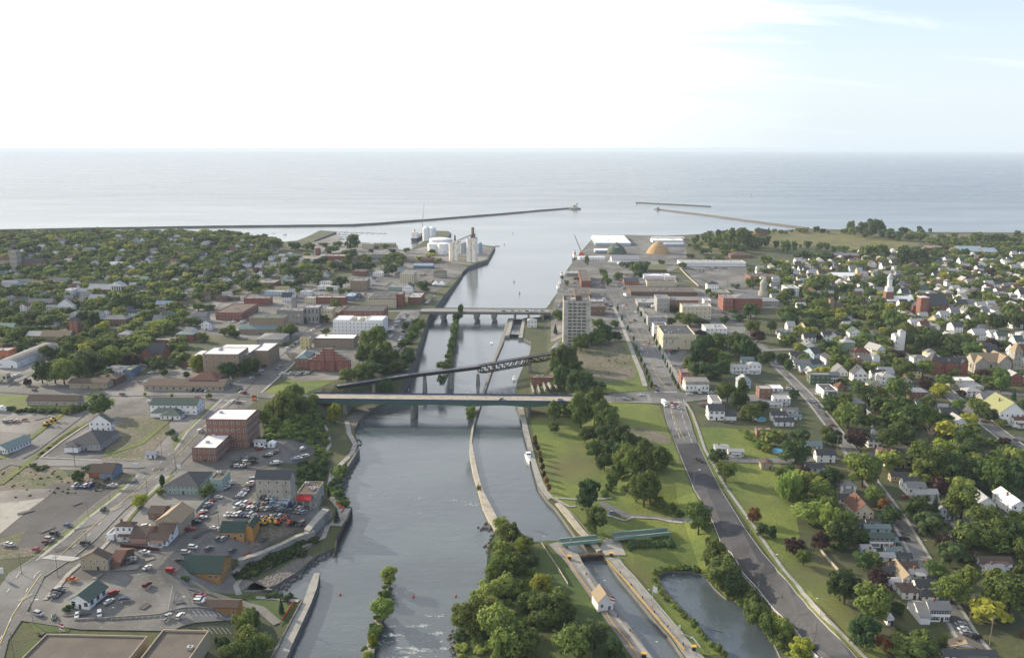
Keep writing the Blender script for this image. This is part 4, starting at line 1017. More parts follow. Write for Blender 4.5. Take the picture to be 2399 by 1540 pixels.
def wallob(name, t, rows, z, m, label, cat='river wall', zb=-3, m2=None):
 """rows (xl,yl,xr,yr): long low wall read from its top surface edges"""
 pl = [ray(*PX(t, x, y), z) for x, y in strip_pts(t, rows)]; g = MB(); n_ = len(rows)
 for i in range(n_ - 1):
  a, b, c, d = pl[i], pl[i + 1], pl[-i - 2], pl[-i - 1]; g.face([a, b, c, d] if (b - a).cross(d - a).z > 0 else [d, c, b, a], m)
 N = len(pl)
 for i in range(N):
  p, q = pl[i], pl[(i + 1) % N]; g.face([(p.x, p.y, zb),(q.x, q.y, zb),(q.x, q.y, z),(p.x, p.y, z)], m2 or m)
 o = g.build(name); tag(o, label, cat); return o
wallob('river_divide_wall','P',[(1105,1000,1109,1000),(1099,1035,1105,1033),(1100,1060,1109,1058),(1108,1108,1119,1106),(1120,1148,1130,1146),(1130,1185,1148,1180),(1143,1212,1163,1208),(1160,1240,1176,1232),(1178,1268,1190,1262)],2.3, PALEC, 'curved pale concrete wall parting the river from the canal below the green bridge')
wallob('river_divide_wall','P',[(1191,745,1195,745),(1182,765,1188,765),(1171,797,1180,797),(1157,838,1163,836),(1128,922,1134,922),(1105,1000,1109,1000)],2.3, PIERC, 'straight grey wall between river and canal under the footbridge')
wallob('old_river_wall','P',[(905,1355,914,1355),(896,1395,906,1395),(880,1442,897,1440),(864,1490,885,1488),(848,1540,872,1540),(820,1620,850,1620)],1.6, CONC, 'old overgrown masonry wall standing in the lower river')
wallob('old_river_wall','P',[(1066,735,1072,735),(1058,790,1064,790),(1050,830,1057,830),(1042,865,1052,865),(1029,893,1040,892)],1.8, CONCD, 'old overgrown wall in the river above the footbridge')
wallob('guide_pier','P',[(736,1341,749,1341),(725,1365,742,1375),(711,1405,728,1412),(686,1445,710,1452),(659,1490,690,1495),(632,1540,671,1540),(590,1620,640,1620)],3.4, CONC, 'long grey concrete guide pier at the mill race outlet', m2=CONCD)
wallob('pier_parapet','P',[(705,1405,708,1405),(682,1447,685,1447),(662,1485,665,1485),(636,1540,640,1540)],4.3, CONCD, 'low parapet wall along the left of the grey guide pier','parapet',2)
wallob('quay_wall','P',[(823,1187,825,1190),(813,1210,816,1211),(786,1258,790,1262),(783,1278,787,1282)],4.5, DARKC, 'dark timber faced quay wall at the viewing platform', zb=-1)
wallob('quay_wall','P',[(838,1049,842,1050),(826,1068,829,1070),(812,1089,816,1091)],4.4, CONCD, 'short quay wall beside the riverside walk', zb=-1)
wallob('retaining_wall','P',[(756,1189,772,1192),(732,1214,747,1217),(712,1238,725,1243)],8.5, CONC, 'pale concrete ramp wall beside the riverside parking lot')
wallob('retaining_wall','P',[(738,1243,730,1240),(700,1255,694,1251),(660,1275,656,1270),(610,1297,604,1291),(560,1312,556,1306)],7.6, CONC, 'long pale retaining wall above the river slope', zb=2)
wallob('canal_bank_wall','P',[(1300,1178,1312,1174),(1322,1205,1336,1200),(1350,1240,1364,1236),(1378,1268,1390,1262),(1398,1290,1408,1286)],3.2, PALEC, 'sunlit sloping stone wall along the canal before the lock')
wallob('canal_ledge','P',[(1286,1170,1298,1176),(1315,1208,1320,1205),(1340,1238,1347,1236),(1366,1268,1374,1266),(1385,1290,1394,1289)],1.6, CONCD, 'low stained concrete ledge at the foot of the canal wall','ledge')
lmk('curved river divide wall','P',1120,1140,2.3); lmk('old overgrown river wall','P',880,1440,1.6); lmk('grey guide pier','P',690,1440,3.4); lmk('viewing platform','P',800,1210)
lmk('footbridge approach','P',735,915)
for i, x in enumerate((1244,1258,1272,1284,1298)):
 a = gp('P', x, 900); b = gp('P', x + 6,923); m = MB(); m.obox(a, b, 1.2, hz(a.x, a.y) - .5, hz(a.x, a.y) + 2.2, CONC); o = m.build('intake_wall'); auto(o, 'concrete intake fin','wall','concrete intake fins below the footbridge', a)
for rows, lb in (([(1183,785,1193,785),(1195,745,1203,745)],'left pale wall of the upper lock'),([(1214,790,1224,790),(1224,745,1230,745)],'right pale wall of the upper lock')):
 wallob('lock_wall','P', rows, 3.0, CONC, lb)
def gate(a, b, z0, z1, label, n_=2):
 a, b = ray(*a, z1), ray(*b, z1); mid = (a + b) / 2 + Vector((0,1.2,0)); root = new('lock_gate', None, None, (0,0,0))
 for p, q in ((a, mid),(mid, b)):
  g = MB(); g.obox(p, q, 1.0, z0, z1, DARKC); g.obox(p, q, 1.5, z1, z1 + .12, RUST); g.build('gate_leaf', root)
  g = MB(); [g.bar(p + Vector((0, .6, zz)), q + Vector((0, .6, zz)), .08, YEL) for zz in (.6,1.1)]
  for i in range(5): v = p.lerp(q, i / 4) + Vector((0, .6,0)); g.bar(v, v + Vector((0,0,1.1)), .08, YEL)
  g.build('handrail', root)
 tag(root, label, 'lock gate'); LMK.append((label.split(' closing')[0].replace('black ',''), mid))
gate((1343,1307),(1412,1299),-1,2.5,'black near lock gate closing the canal lock')
gate((1189,783),(1218,784),-1,3.0,'black upper lock gate closing the chamber'); gate((1203,748),(1226,748),-1,3.2,'black farthest lock gate closing under the bridge')
def rail(t, pts, label, m=YEL, h=1.1, step=2.5, lines=(.55,1.05), w=.13, name='railing', cat='railing', solidh=0):
 c = resample([gp(t, x, y).xy for x, y in pts], step, False); g = MB()
 for i, p in enumerate(c):
  z = hz(p.x, p.y) + .3; g.box(p.x - w / 2, p.x + w / 2, p.y - w / 2, p.y + w / 2, z - .3, z + h, m)
  if i + 1 < len(c):
   q = c[i + 1]; zq = hz(q.x, q.y) + .3
   if solidh: g.obox(p, q, .12,(z, zq),(z + solidh, zq + solidh), m)
   for L_ in lines: g.bar((p.x, p.y, z + L_),(q.x, q.y, zq + L_), w, m)
 o = g.build(name); tag(o, label, cat); return o
rail('C2',[(875,285),(975,400),(1090,520),(1220,680),(1350,830),(1480,990),(1610,1130)],'yellow railing along the right coping of the lock', w=.15)
rail('C2',[(435,185),(520,290),(600,420),(740,610)],'yellow railing left of the lock above the white lock house', w=.09)
rail('C2',[(870,780),(950,900),(1120,1110),(1190,1200)],'yellow railing left of the lock below the white lock house', w=.09)
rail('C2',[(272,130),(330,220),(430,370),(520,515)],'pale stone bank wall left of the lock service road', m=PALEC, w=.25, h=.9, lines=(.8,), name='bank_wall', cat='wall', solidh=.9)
rail('C2',[(985,290),(1130,440),(1300,640),(1450,820),(1600,995),(1690,1025),(1760,1115)],'grey guard rail between the lock deck and the grass', m=VENT, w=.16)
rail('C2',[(1975,172),(2050,235),(2100,310),(2160,420),(2300,570),(2398,695)],'white roadside guard rail above the pond, upper stretch', m=FRAME, w=.25, h=.8, lines=(.7,), solidh=0)
rail('C3',[(0,700),(60,770),(120,825),(230,930),(300,1020),(390,1130),(460,1200)],'white roadside guard rail above the pond, lower stretch', m=FRAME, w=.25, h=.8, lines=(.7,))
rail('B2',[(345,665),(450,720),(560,820),(680,960),(740,1030)],'grey railing on top of the sunlit canal wall', m=STEEL)
rail('C0',[(700,855),(1000,840),(1500,805),(2275,745),(2275,850)],'low concrete barrier separating two parking lots', m=WALK, w=.3, h=.8, lines=(.7,), name='barrier', cat='barrier', solidh=.7)
rail('C0',[(1620,545),(1575,780)],'short chain fence across the parking lot', m=STEEL)
rail('C0',[(1130,165),(1300,185),(1490,205)],'dark red board fence behind the tan storefront', m=mat('maroon_boards',(.07, .02, .02)), h=1.8, lines=(1.7,), name='board_fence', cat='fence', solidh=1.7)
rail('B0',[(690,520),(860,530),(960,540),(1070,450)],'brown board fence round the small blue house', m=mat('brown_boards',(.17, .11, .05)), h=1.7, lines=(1.6,), name='board_fence', cat='fence', solidh=1.6)
rail('B0',[(1990,640),(1840,810)],'pale teal board fence behind the teal office', m=wmat('teal'), h=2.4, lines=(2.3,), name='board_fence', cat='fence', solidh=2.3)
rail('C3',[(480,200),(560,300),(650,395)],'pale board fence on the lawn', m=mat('pale_boards',(.38, .34, .27)), h=1.6, lines=(1.5,), name='board_fence', cat='fence', solidh=1.5)
rail('Z2',[(1720,510),(1790,585),(1900,685)],'long pale retaining wall with fence below the supermarket lot', m=PALEC, h=2.6, lines=(2.5,), name='retaining_wall', cat='wall', solidh=2.2)
ORG = mat('orange_netting',(.60, .10, .03),'paint', .7,2, .2)
for t, pts, lb in (('C1',[(350,685),(245,850)],'orange safety netting left of the guide pier'),('B1',[(750,720),(790,750),(825,760),(800,805)],'orange safety netting at the viewing platform'),('C0',[(2280,262),(2345,228)],'orange safety netting by the green roofed restaurant'),('C1',[(310,220),(340,222)],'orange safety netting on the rocky river slope')):
 rail(t, pts, lb, m=ORG, h=1.2, lines=(1.1,), name='safety_netting', cat='netting', solidh=1.1)
for t, x, y, lb in (('C2',532,278,'yellow topped control cabinet left of the near lock gate'),('C2',925,248,'yellow topped control cabinet right of the near lock gate'),('C2',1700,1125,'yellow topped control cabinet on the right lock deck near the lower end'),('C2',1230,1185,'yellow topped control cabinet on the left lock deck')):
 p = gp(t, x, y); root = new('control_cabinet', None, None, p + Vector((0,0, .35))); m = MB(); m.box(-.9, .9,-.6, .6,0,1.7, mat('blue_grey_steel',(.04, .045, .07))); m.build('cabinet', root)
 m = MB(); m.prism([(-1.1,-.8),(1.1,-.8),(1.1, .8),(-1.1, .8)],1.7,2.0, YEL); m.build('roof', root); tag(root, lb, 'control cabinet','control cabinets of the lock')
for k, (x, y) in enumerate(((690,420),(785,550),(985,815),(1100,950),(1010,405),(1110,520),(1218,640),(1330,775),(1455,912),(1600,1075))):
 p = gp('C2', x, y); m = MB(); m.cyl((0,0), .28, .22,0, .7, BLACKM, 10); m.cyl((0,0), .34, .3, .7, .85, BLACKM, 10); o = m.build('mooring_bollard', loc=p + Vector((0,0, .35)))
 auto(o, 'small black mooring bollard','bollard','mooring bollards on the lock deck', p)
def flag(t, x, yb, yt, cols, label):
 p = gp(t, x, yb); h = height_at(p, PX(t, x, yt)[1]); root = new('flagpole', None, None, p); m = MB(); m.cyl((0,0), .1, .05,0, h, FRAME, 8); m.cyl((0,0), .12, .12, h, h + .2, YEL, 8); m.build('pole', root)
 m = MB(); n_ = 8
 for i in range(n_):
  for j in range(4):
   f = lambda a, b: (a / n_ * 2.0 + .05, math.sin(a * 1.1) * .18, h - .2 - b * .75 - a / n_ * .7)
   c = cols[(j * 2 + (i // 3)) % len(cols)] if len(cols) > 2 else cols[j % len(cols)]
   m.face([f(i, j + 1), f(i + 1, j + 1), f(i + 1, j), f(i, j)], c)
 m.build('flag', root); tag(root, label, 'flagpole')
FR, FB, FW = mat('flag_red',(.40, .03, .03)), mat('flag_blue',(.03, .04, .2)), mat('flag_white',(.8, .8, .8))
flag('C2',912,775,612,[FR, FW],'flagpole with red and white striped flag beside the white lock house')
flag('C2',1310,705,520,[FW, FW],'flagpole with white and blue flag on the right lock deck')
flag('C0',560,975,865,[FR, FW],'flagpole with striped flag on the corner lawn'); flag('A1',395,240,130,[FR, FW],'flagpole before the granite city hall')
p = gp('C2',1310,728); m = MB(); m.cyl((0,0), .35, .3,0, .12, ORG, 8); m.cyl((0,0), .24, .05, .12,1.2, ORG, 10); tag(m.build('traffic_cone', loc=p + Vector((0,0, .35))),'orange traffic cone on the right lock deck','traffic cone')
for x, y in ((785,607),(1474,628),(1868,622)):
 p = ray(*PX('C1', x, y),0); m = MB(); m.cyl((0,0), .5, .6,-.2, .4, ORG, 10); m.cyl((0,0), .6, .2, .4,1.0, ORG, 10); auto(m.build('buoy', loc=p),'small orange river buoy','buoy','orange river buoys', p)
for x, y in ((1201,547),(1204,661),(1217,688),(1181,573)):
 p = ray(x, y, 0); m = MB(); m.cyl((0,0),1.0, .9,-.2,1, BLACKM, 10); m.cyl((0,0), .3, .1,1,4.5, BLACKM, 8); m.cyl((0,0), .5, .5,3.4,4.1, mat('buoy_green',(.02, .1, .05)),8); auto(m.build('channel_buoy', loc=p),'dark channel buoy','buoy','channel buoys of the harbour', p)
BRK = mat('breakwater_stone',(.135, .13, .12),'rock', .95, .5, .4); BRKT = mat('breakwater_tan_stone',(.21, .18, .15),'rock', .95, .5, .3)
def breakwater(pts, wtop, z, m, label):
 c = [ray(x, y, 0).xy for x, y in pts]; c = resample(c, 25, False); g = MB(); rr = random.Random(3); rows = []
 for i, p in enumerate(c):
  a = c[max(i - 1,0)]; b = c[min(i + 1, len(c) - 1)]; d = (b - a).normalized(); n_ = Vector((-d.y, d.x)); j = lambda: rr.uniform(-.9, .9)
  w1 = wtop / 2 + j() * .5; w2 = wtop / 2 + z * 1.6 + j()
  rows.append([(p.x + n_.x * q, p.y + n_.y * q, zz) for q, zz in ((-w2,-2),(-w1, z + j() * .4),(w1, z + j() * .4),(w2,-2))])
 for a, b in zip(rows, rows[1:]):
  for k in range(3): g.face([a[k], b[k], b[k + 1], a[k + 1]][::-1], m)
 for r_ in (rows[0], rows[-1]): g.face(r_, m)
 tag(g.build('breakwater'), label, 'breakwater')
breakwater([(-500,546),(0,541),(250,536),(500,532),(700,530),(830,528.5),(900,524),(1010,515.5),(1180,502),(1280,493),(1337,488.5),(1356,489)],9,4.2, BRK, 'long dark stone breakwater running out from the left shore to the lighthouse')
breakwater([(1491,475.5),(1580,480),(1663,484.5)],6,3.6, BRK, 'detached outer breakwater far out on the lake')
breakwater([(1535,490.5),(1640,503),(1760,519),(1892,536)],7,3.4, BRKT, 'tan stone breakwater slanting out from the right shore')
lmk('long dark breakwater','P',1100,509,3); lmk('tan stone breakwater','P',1700,511,3); lmk('outer breakwater','P',1580,480,3)
p = ray(1346,490,0); root = new('lighthouse', None, None, p); WH = mat('lighthouse_white',(.55, .55, .55)); RD = mat('lighthouse_red',(.25, .05, .04))
m = MB(); m.prism([(-20,-8),(-14,-14),(14,-14),(20,-8),(20,10),(-20,10)],-2,4.5, PIERC); m.build('base', root)
m = MB(); m.box(-7,5,-5,5,4.5,11, WH); wl = m.build('wall', root); m = MB(); roof_geo(m, MB(),-7,5,-5,5,11,'hip', .6, WH, RD); m.build('roof', root)
m = MB(); m.cyl((7,0),2.4,2.0,4.5,17, WH, 12); tw = m.build('tower', root); m = MB(); m.cyl((7,0),2.9,2.9,17,17.5, BLACKM, 12); m.cyl((7,0),1.7,1.7,17.5,19.6, GLASS, 10); m.cyl((7,0),2.1, .2,19.6,21.3, RD, 10); m.build('lantern_room', root)
for x in (-5,-1,3): new('window', win_mesh(1,1.6,'p'), root, (x, -5,7.8))
tag(root, 'white lighthouse with keeper house on the breakwater tip','lighthouse'); LMK.append(('white lighthouse', p))
for x, y, lb in ((1541,489.5,'squat beacon house at the tip of the tan breakwater'),(1491,474.5,'small beacon mast at the outer breakwater end')):
 p = ray(x, y, 3.5); root = new('beacon', None, None, p); m = MB(); m.box(-3.5,3.5,-3,3,-1,5 if 'squat' in lb else 1.5, BRKT); m.build('base', root); m = MB(); m.cyl((0,0), .35, .25,1,13, FRAME, 8); m.cyl((0,0), .9, .9,12,13.4, RD, 8); m.build('mast', root); tag(root, lb, 'beacon')
HULL = mat('boat_hull_white',(.8, .8, .8),'paint', .35,2, .05); HULLD = mat('boat_hull_dark',(.05, .055, .07),'paint', .4,2, .1); CANV = mat('blue_canvas',(.05, .09, .2),'paint', .8,2, .1)
def hull(g, L, w_, h, m, z0=-.3):
 n_ = 8; prev = None
 for i in range(n_ + 1):
  u = i / n_; x = -L / 2 + L * u; hw = w_ / 2 * (1 if u < .55 else (1 - ((u - .55) / .45) ** 2)); hw = max(hw, .02); zt = h * (1 + .25 * u * u)
  cur = [(x, -hw * .7, z0),(x, -hw, zt),(x, hw, zt),(x, hw * .7, z0)]
  if prev:
   for k in range(3): g.face([prev[k], cur[k], cur[k + 1], prev[k + 1]], m)
  else: g.face(cur[::-1], m)
  prev = cur
_BM = {}
def boat(pt, ang, kind='cruiser', L=9, label=None, look=None, far=False):
 root = new('sailboat' if kind == 'sail' else 'workboat' if kind == 'work' else 'motorboat', None, None, pt); root.rotation_euler = (0,0, math.radians(ang)); s = L / 9; root.scale = (s, s, s)
 if kind not in _BM:
  d = {}; g = MB(); hull(g, 9,3,1.15 if kind != 'work' else 1.5, HULLD if kind == 'work' else HULL); d['hull'] = g.mesh('hull')
  if kind == 'cruiser':
   g = MB(); loft(g, [(-2.6,1.05,1.0, .95,2.2),(.6,1.05,1.1, .9,2.25),(2.1, .8,1.2, .5,1.45)], HULL); g.box(-2.4, .2,-1.07,1.07,1.55,1.95, CGL); d['cabin'] = g.mesh('cabin')
   g = MB(); g.box(-1.8, .1,-1.0,1.0,3.1,3.2, HULL, True); [g.bar((x, y, 2.2),(x, y, 3.1), .07, STEEL) for x in (-1.7,0) for y in (-.9, .9)]; g.box(-.4,-.2,-.8, .8,2.2,2.8, CGL); d['flybridge'] = g.mesh('flybridge')
  elif kind == 'sail':
   g = MB(); g.cyl((.6,0), .1, .06,1,12.5, STEEL, 8); g.bar((.6,0,1.8),(-3.6,0,1.8), .12, STEEL); d['mast'] = g.mesh('mast')
   g = MB(); n_ = 8
   for i in range(n_):
    f = lambda k: ((.5,0,2 + 10 * k / n_),(.5 - 4 * (1 - k / n_), .5 * math.sin(math.pi * k / n_),2 + 10 * k / n_)); a, b = f(i), f(i + 1); g.face([a[0], a[1], b[1], b[0]], FW)
   g.face([(.8,0,11.5),(.9, .3,2),(4.2,0,1.6)], FW); d['sail'] = g.mesh('sail'); g = MB(); loft(g, [(-1.5, .8,1, .7,1.6),(1.6, .6,1.1, .5,1.5)], HULL); d['cabin'] = g.mesh('cabin')
  elif kind == 'mast':
   g = MB(); g.cyl((.6,0), .12, .08,1,12, STEEL, 6); g.bar((.6,0,1.8),(-3.4,0,1.8), .35, CANV); d['mast'] = g.mesh('mast'); g = MB(); loft(g, [(-1.5, .8,1, .7,1.6),(1.6, .6,1.1, .5,1.5)], HULL); d['cabin'] = g.mesh('cabin')
  elif kind == 'work':
   g = MB(); g.box(-2.8, .8,-1,1,1.4,3.2, HULL); g.box(-1.4, .6,-.8, .8,3.2,4.8, HULL); g.box(-1.5, .7,-.82, .82,3.9,4.4, CGL); d['cabin'] = g.mesh('cabin'); g = MB(); g.cyl((-1.8,0), .35, .35,3,6, ORG, 8); d['funnel'] = g.mesh('funnel')
  else:
   g = MB(); g.box(-.2, .0,-.8, .8,1.1,1.6, CGL); g.box(-2,-1.2,-.8, .8, .9,1.2, CANV); d['windscreen'] = g.mesh('windscreen')
  _BM[kind] = d
 for k_, me in _BM[kind].items(): new(k_, me, root)
 if label: tag(root, label, 'boat')
 else: auto(root, look or {'cruiser': 'white cabin cruiser','sail': 'white sailboat','mast': 'white moored yacht with bare mast','open': 'small open motorboat','work': 'dark hulled workboat'}[kind],'boat','boats in the harbour', pt)
 return root
def bt(t, x, y, ang, kind='cruiser', L=9, **k): return boat(ray(*PX(t, x, y),0), ang, kind, L, **k)
bt('B2',150,305,-84,'cruiser',14, label='white cabin cruiser moored on the canal beside the concrete walkway')
bt('P',1757,459,20,'sail',10, label='distant white sailboat alone on the lake')
bt('P',1151,804,100,'open',7, label='small open motorboat on the river above the footbridge'); bt('P',1204,888,95,'cruiser',9, label='white motorboat moored at the wall below the footbridge')
bt('Z2',555,700,98,'cruiser',16); bt('Z2',568,655,98,'cruiser',11); bt('Z2',588,590,100,'work',14); bt('Z2',710,425,100,'work',26, label='orange funnelled tugboat moored at the port quay'); bt('Z2',480,850,80,'open',8)
bt('Z1',1935,685,70,'work',12); bt('Z1',1985,610,75,'open',10); bt('Z1',2020,570,70,'open',9); bt('Z1',2365,297,0,'open',12); bt('Z1',335,190,0,'mast',9); bt('Z1',160,190,0,'open',8); bt('Z1',85,192,20,'open',8); bt('Z1',228,175,10,'open',7)
DOCK = mat('dock_planks',(.25, .22, .18),'paint', .9,1, .3)
for k, (x0, y0, x1, y1) in enumerate(((835,160,1310,175),(790,178,1050,190),(770,196,960,206),(740,215,940,226))):
 a, b = ray(*PX('Z1', x0, y0), .6), ray(*PX('Z1', x1, y1), .6); m = MB(); m.obox(a, b, 2.2,-.3, .6, DOCK); o = m.build('floating_dock'); auto(o, 'floating plank dock','dock','floating docks of the marina',(a + b) / 2)
 n_ = (9,12,13,13)[k]
 for i in range(n_):
  p = a.lerp(b, (i + .5) / n_); boat(Vector((p.x, p.y - 6,0)),90 + R.uniform(-8,8), R.choice(['cruiser','mast','mast','open']), R.uniform(7,10))
for i in range(10): p = ray(*PX('Z2',1040 + R.uniform(0,130),468 + i * 2.5),0); p.z = hz(p.x, p.y) + .3; boat(p, 30 + R.uniform(-30,30), R.choice(['cruiser','open']), R.uniform(7,10), look='white boat laid up ashore')
p = ray(*PX('Z1',1615,225),0); root = new('cargo_ship', None, None, p); root.rotation_euler = (0,0, math.radians(88)); g = MB(); hull(g, 110,15,6, mat('ship_hull',(.10, .09, .09)),-1); g.build('hull', root)
g = MB(); g.box(-48,-34,-6,6,6,17, FW); g.box(-47,-38,-7,7,17,20, FW); g.build('bridge', root); g = MB(); g.cyl((-44,0),1.5,1.4,20,26, YEL, 10); g.build('funnel', root); g = MB(); g.bar((-20,0,6),(-20,0,24),1, FW); g.bar((-20,0,20),(20,0,30),1.2, FW); g.build('unloading_boom', root)
tag(root, 'moored cargo ship alongside the white storage silos','ship')
def cylP(t, x0, x1, yb, yt, m, name, label, cat, dome=0, z=None, group=None, ring=0, lm=None):
 p = gp(t, (x0 + x1) / 2, yb); s = TILES[t][2]; r = (x1 - x0) / 2 * s * mpp(p); p = p + Vector((0, r, 0)); h = height_at(gp(t, (x0 + x1) / 2, yb), PX(t, 0, yt)[1]); root = new(name, None, None, p)
 g = MB(); g.cyl((0,0), r, r, -2, h, m, 32, cap=not dome); g.build('wall', root, smooth=False)
 g = MB()
 if dome: g.cyl((0,0), r, r * .55, h, h + dome * .65, m, 32, False); g.cyl((0,0), r * .55, .5, h + dome * .65, h + dome, m, 32)
 else: g.cyl((0,0), r * 1.01, r * 1.01, h, h + .6, VENT, 32);
 g.build('roof', root)
 if ring:
  g = MB(); n_ = 20
  for i in range(n_): a = 2 * math.pi * i / n_; b = 2 * math.pi * (i + 1) / n_; g.bar((math.cos(a) * r, math.sin(a) * r, h + 1.6),(math.cos(b) * r, math.sin(b) * r, h + 1.6), .25, FRAME)
  g.build('railing', root)
 tag(root, label, cat, group)
 if lm: LMK.append((lm, p))
 return root, r, h
TKW, TKC, TKG, TKB = mat('tank_white',(.80, .80, .79),'concrete', .6, .3, .1), mat('silo_cream',(.80, .75, .65),'concrete', .8, .3, .12), mat('tank_grey',(.36, .38, .40),'concrete', .7, .3, .1), mat('tank_blue',(.30, .36, .44),'concrete', .7, .3, .1)
cylP('Z1',1650,1722,246,130, TKW, 'storage_silo','tall white storage silo, left of the far pair','silo',5, lm='far white silos'); cylP('Z1',1714,1780,236,128, TKW, 'storage_silo','tall white storage silo, right of the far pair','silo',4)
cylP('Z1',1705,1915,322,238, TKW, 'storage_tank','wide white oil tank, rear one of the white tanks','storage tank',3)
cylP('Z1',1695,1812,365,278, TKW, 'storage_tank','white oil tank in front, left one','storage tank',2); cylP('Z1',1790,1912,375,278, TKW, 'storage_tank','white oil tank in front, right one','storage tank',2, lm='white oil tanks')
cylP('Z1',2008,2082,372,272, TKG, 'storage_tank','grey storage tank between the cream silos','storage tank',3); cylP('Z1',2180,2226,368,275, TKB, 'storage_tank','pale blue storage tank behind the tall cream silo','storage tank',3)
rt, r, h = cylP('Z1',1904,1962,438,274, TKC, 'cement_silo','shorter cream cement silo, left half','silo',0, ring=1); rt, r, h = cylP('Z1',1956,2012,440,274, TKC, 'cement_silo','shorter cream cement silo, right half','silo',0, ring=1, lm='shorter cream silo')
g = MB(); g.box(-r * 1.6, r * .5,-r * .6, r * .6, h, h + 4.5, TKC); g.cyl((-r * .7,0),2,1.2, h + 4.5, h + 15, BRKT, 10); g.build('headhouse', rt)
cylP('Z1',2074,2130,452,230, TKC, 'cement_silo','tall cream cement silo, left half','silo',0, ring=1, lm='tall cream silo'); rt, r, h = cylP('Z1',2124,2181,454,222, TKC, 'cement_silo','tall cream cement silo, right half','silo',0, ring=1)
g = MB(); g.box(-r * 1.3, r * .2,-r * .5, r * .5, h, h + 7, BRKT); g.cyl((-r * .6,0),3.0,2.6, h + 7, h + 19, mat('rusty_tan',(.30, .20, .11)),12)
for q in range(4): g.bar((-r * .6 + 4,-3, h + 2 + 3 * q),(r * .9,-3, h + 3 * q), .5, STEEL)
g.build('headhouse', rt)
a = ray(*PX('Z1',1985,246),54); b = a + Vector((24,4,10)); m = MB(); m.bar(a, b, 2.2, VENT); m.bar(a + Vector((0,0,-3)), b + Vector((0,0,-3)), .5, STEEL); tag(m.build('conveyor'),'sloping conveyor bridge linking the two cream silo tops','conveyor')
B('Z1',1995,2078,448,385,-18,'flat','cream','lgrey', name='silo_building', label='low cream building between the two cream silos', cat='building', far=True, rtu=0)
p = gp('Z1',1652,250); root = new('harbour_crane', None, None, p); g = MB(); g.bar((0,0,0),(0,0,24),1.0, STEEL); g.build('mast', root); g = MB(); g.bar((0,0,20),(6,0,84), .5, STEEL); g.bar((0,0,24),(3,0,60), .4, STEEL); g.build('boom', root); tag(root, 'tall harbour crane boom beside the far white silos','crane')
p = gp('Z2',778,380); root = new('harbour_crane', None, None, p); g = MB(); g.box(-4,4,-3,3,0,5, ORG); g.build('cab', root); g = MB(); g.bar((0,0,4),(-14,0,38), .8, BLACKM); g.bar((0,0,5),(-5,0,20), .5, BLACKM); g.bar((-5,0,20),(-14,0,38), .3, BLACKM); g.build('boom', root); tag(root, 'black lattice crane on the port quay','crane')
def dome(t, x0, x1, yb, yt, m, label, lm, strips=False):
 p = gp(t, (x0 + x1) / 2, yb); s = TILES[t][2]; r = (x1 - x0) / 2 * s * mpp(p); h = height_at(p + Vector((0, r, 0)), PX(t, 0, yt)[1]); p = p + Vector((0, r, 0)); root = new('storage_dome', None, None, p)
 g = MB(); prof = [(1,0),(.93, .16),(.80, .38),(.62, .62),(.42, .80),(.20, .94),(.04,1)]
 for (a, z0),(b, z1) in zip(prof, prof[1:]): g.cyl((0,0), r * a, r * b, h * z0, h * z1, m, 36, False)
 g.build('dome_shell', root)
 g = MB(); g.cyl((0,0),2.5,2, h * .97, h * 1.04, m, 10); g.build('cap', root)
 if strips:
  g = MB()
  for k in (.60, .68, .78):
   for i in range(-5,6): a = -math.pi / 2 + i * .035; q = r * (1.02 - .98 * k ** 1.8); g.box(math.cos(a) * q - 1.3, math.cos(a) * q + 1.3, math.sin(a) * q - .8, math.sin(a) * q + .2, h * k, h * k + .8, FW)
  g.build('skylight', root)
 g = MB(); g.box(-r * .78,-r * .5,-r * .95,-r * .6,0, h * .14, wmat('brick')); g.build('entrance', root) if strips else None
 tag(root, label, 'storage dome'); LMK.append((lm, p))
dome('Z2',1018,1226,375,266, mat('dome_green',(.075, .11, .075),'concrete', .8, .3, .25),'dark green storage dome with white skylights','green storage dome', True)
dome('Z2',1415,1642,378,252, mat('dome_tan',(.40, .27, .14),'concrete', .85, .2, .2),'tan orange storage dome','tan storage dome')
for i in range(10):
 p = gp('Z2',918 + i * 12.5,362); root = new('tower_section', None, None, p + Vector((0,0,3))); g = MB(); g.bar((0,0,0),(0,26,0),4.6, FW); root2 = g.build('shell', root); auto(root, 'white tower section with blue end','tower section','tower sections in the port yard', p); g = MB(); g.box(-2.4,2.4,-.4, .05,-2.4,2.4, TKB, True); g.build('end_cap', root)
for i in range(18):
 p = gp('Z2',755 + i * 14,424 + (i % 2) * 3); g = MB(); g.cyl((0,0),3.1,3.1,0,5.2, FW, 12); g.cyl((0,0),3.1,1.2,5.2,6.4, FW, 12); o = g.build('drum', loc=p); auto(o, 'short white drum shaped vessel','drum','white drums in the port yard', p)
for i in range(17):
 p = gp('Z2',1462 + i * 18,240); root = new('turbine_blade', None, None, p + Vector((0,0,2))); g = MB(); g.cyl((0,0),3.4,3.1,0,5, FW, 12); loft(g, [(-2.6,2.4,1,2.3,4.6),(14,2.6,1, .9,3),(34, .5,1, .2,1.5)], FW); o = g.build('blade_shell', root); root.rotation_euler = (0,0, math.radians(75)); auto(root, 'white turbine blade with bulbous root','turbine blade','turbine blades stored at the port', p)
for i in range(14):
 p = gp('Z2',1580 + i * 13,300); g = MB(); g.box(-2.6,2.6,-1,5,0,4.5, TKB); g.cyl((0,2),2.9,2.2,4.5,7.5, FW, 12); o = g.build('nacelle', loc=p); auto(o, 'white and navy turbine nacelle','nacelle','turbine nacelles stored at the port', p)
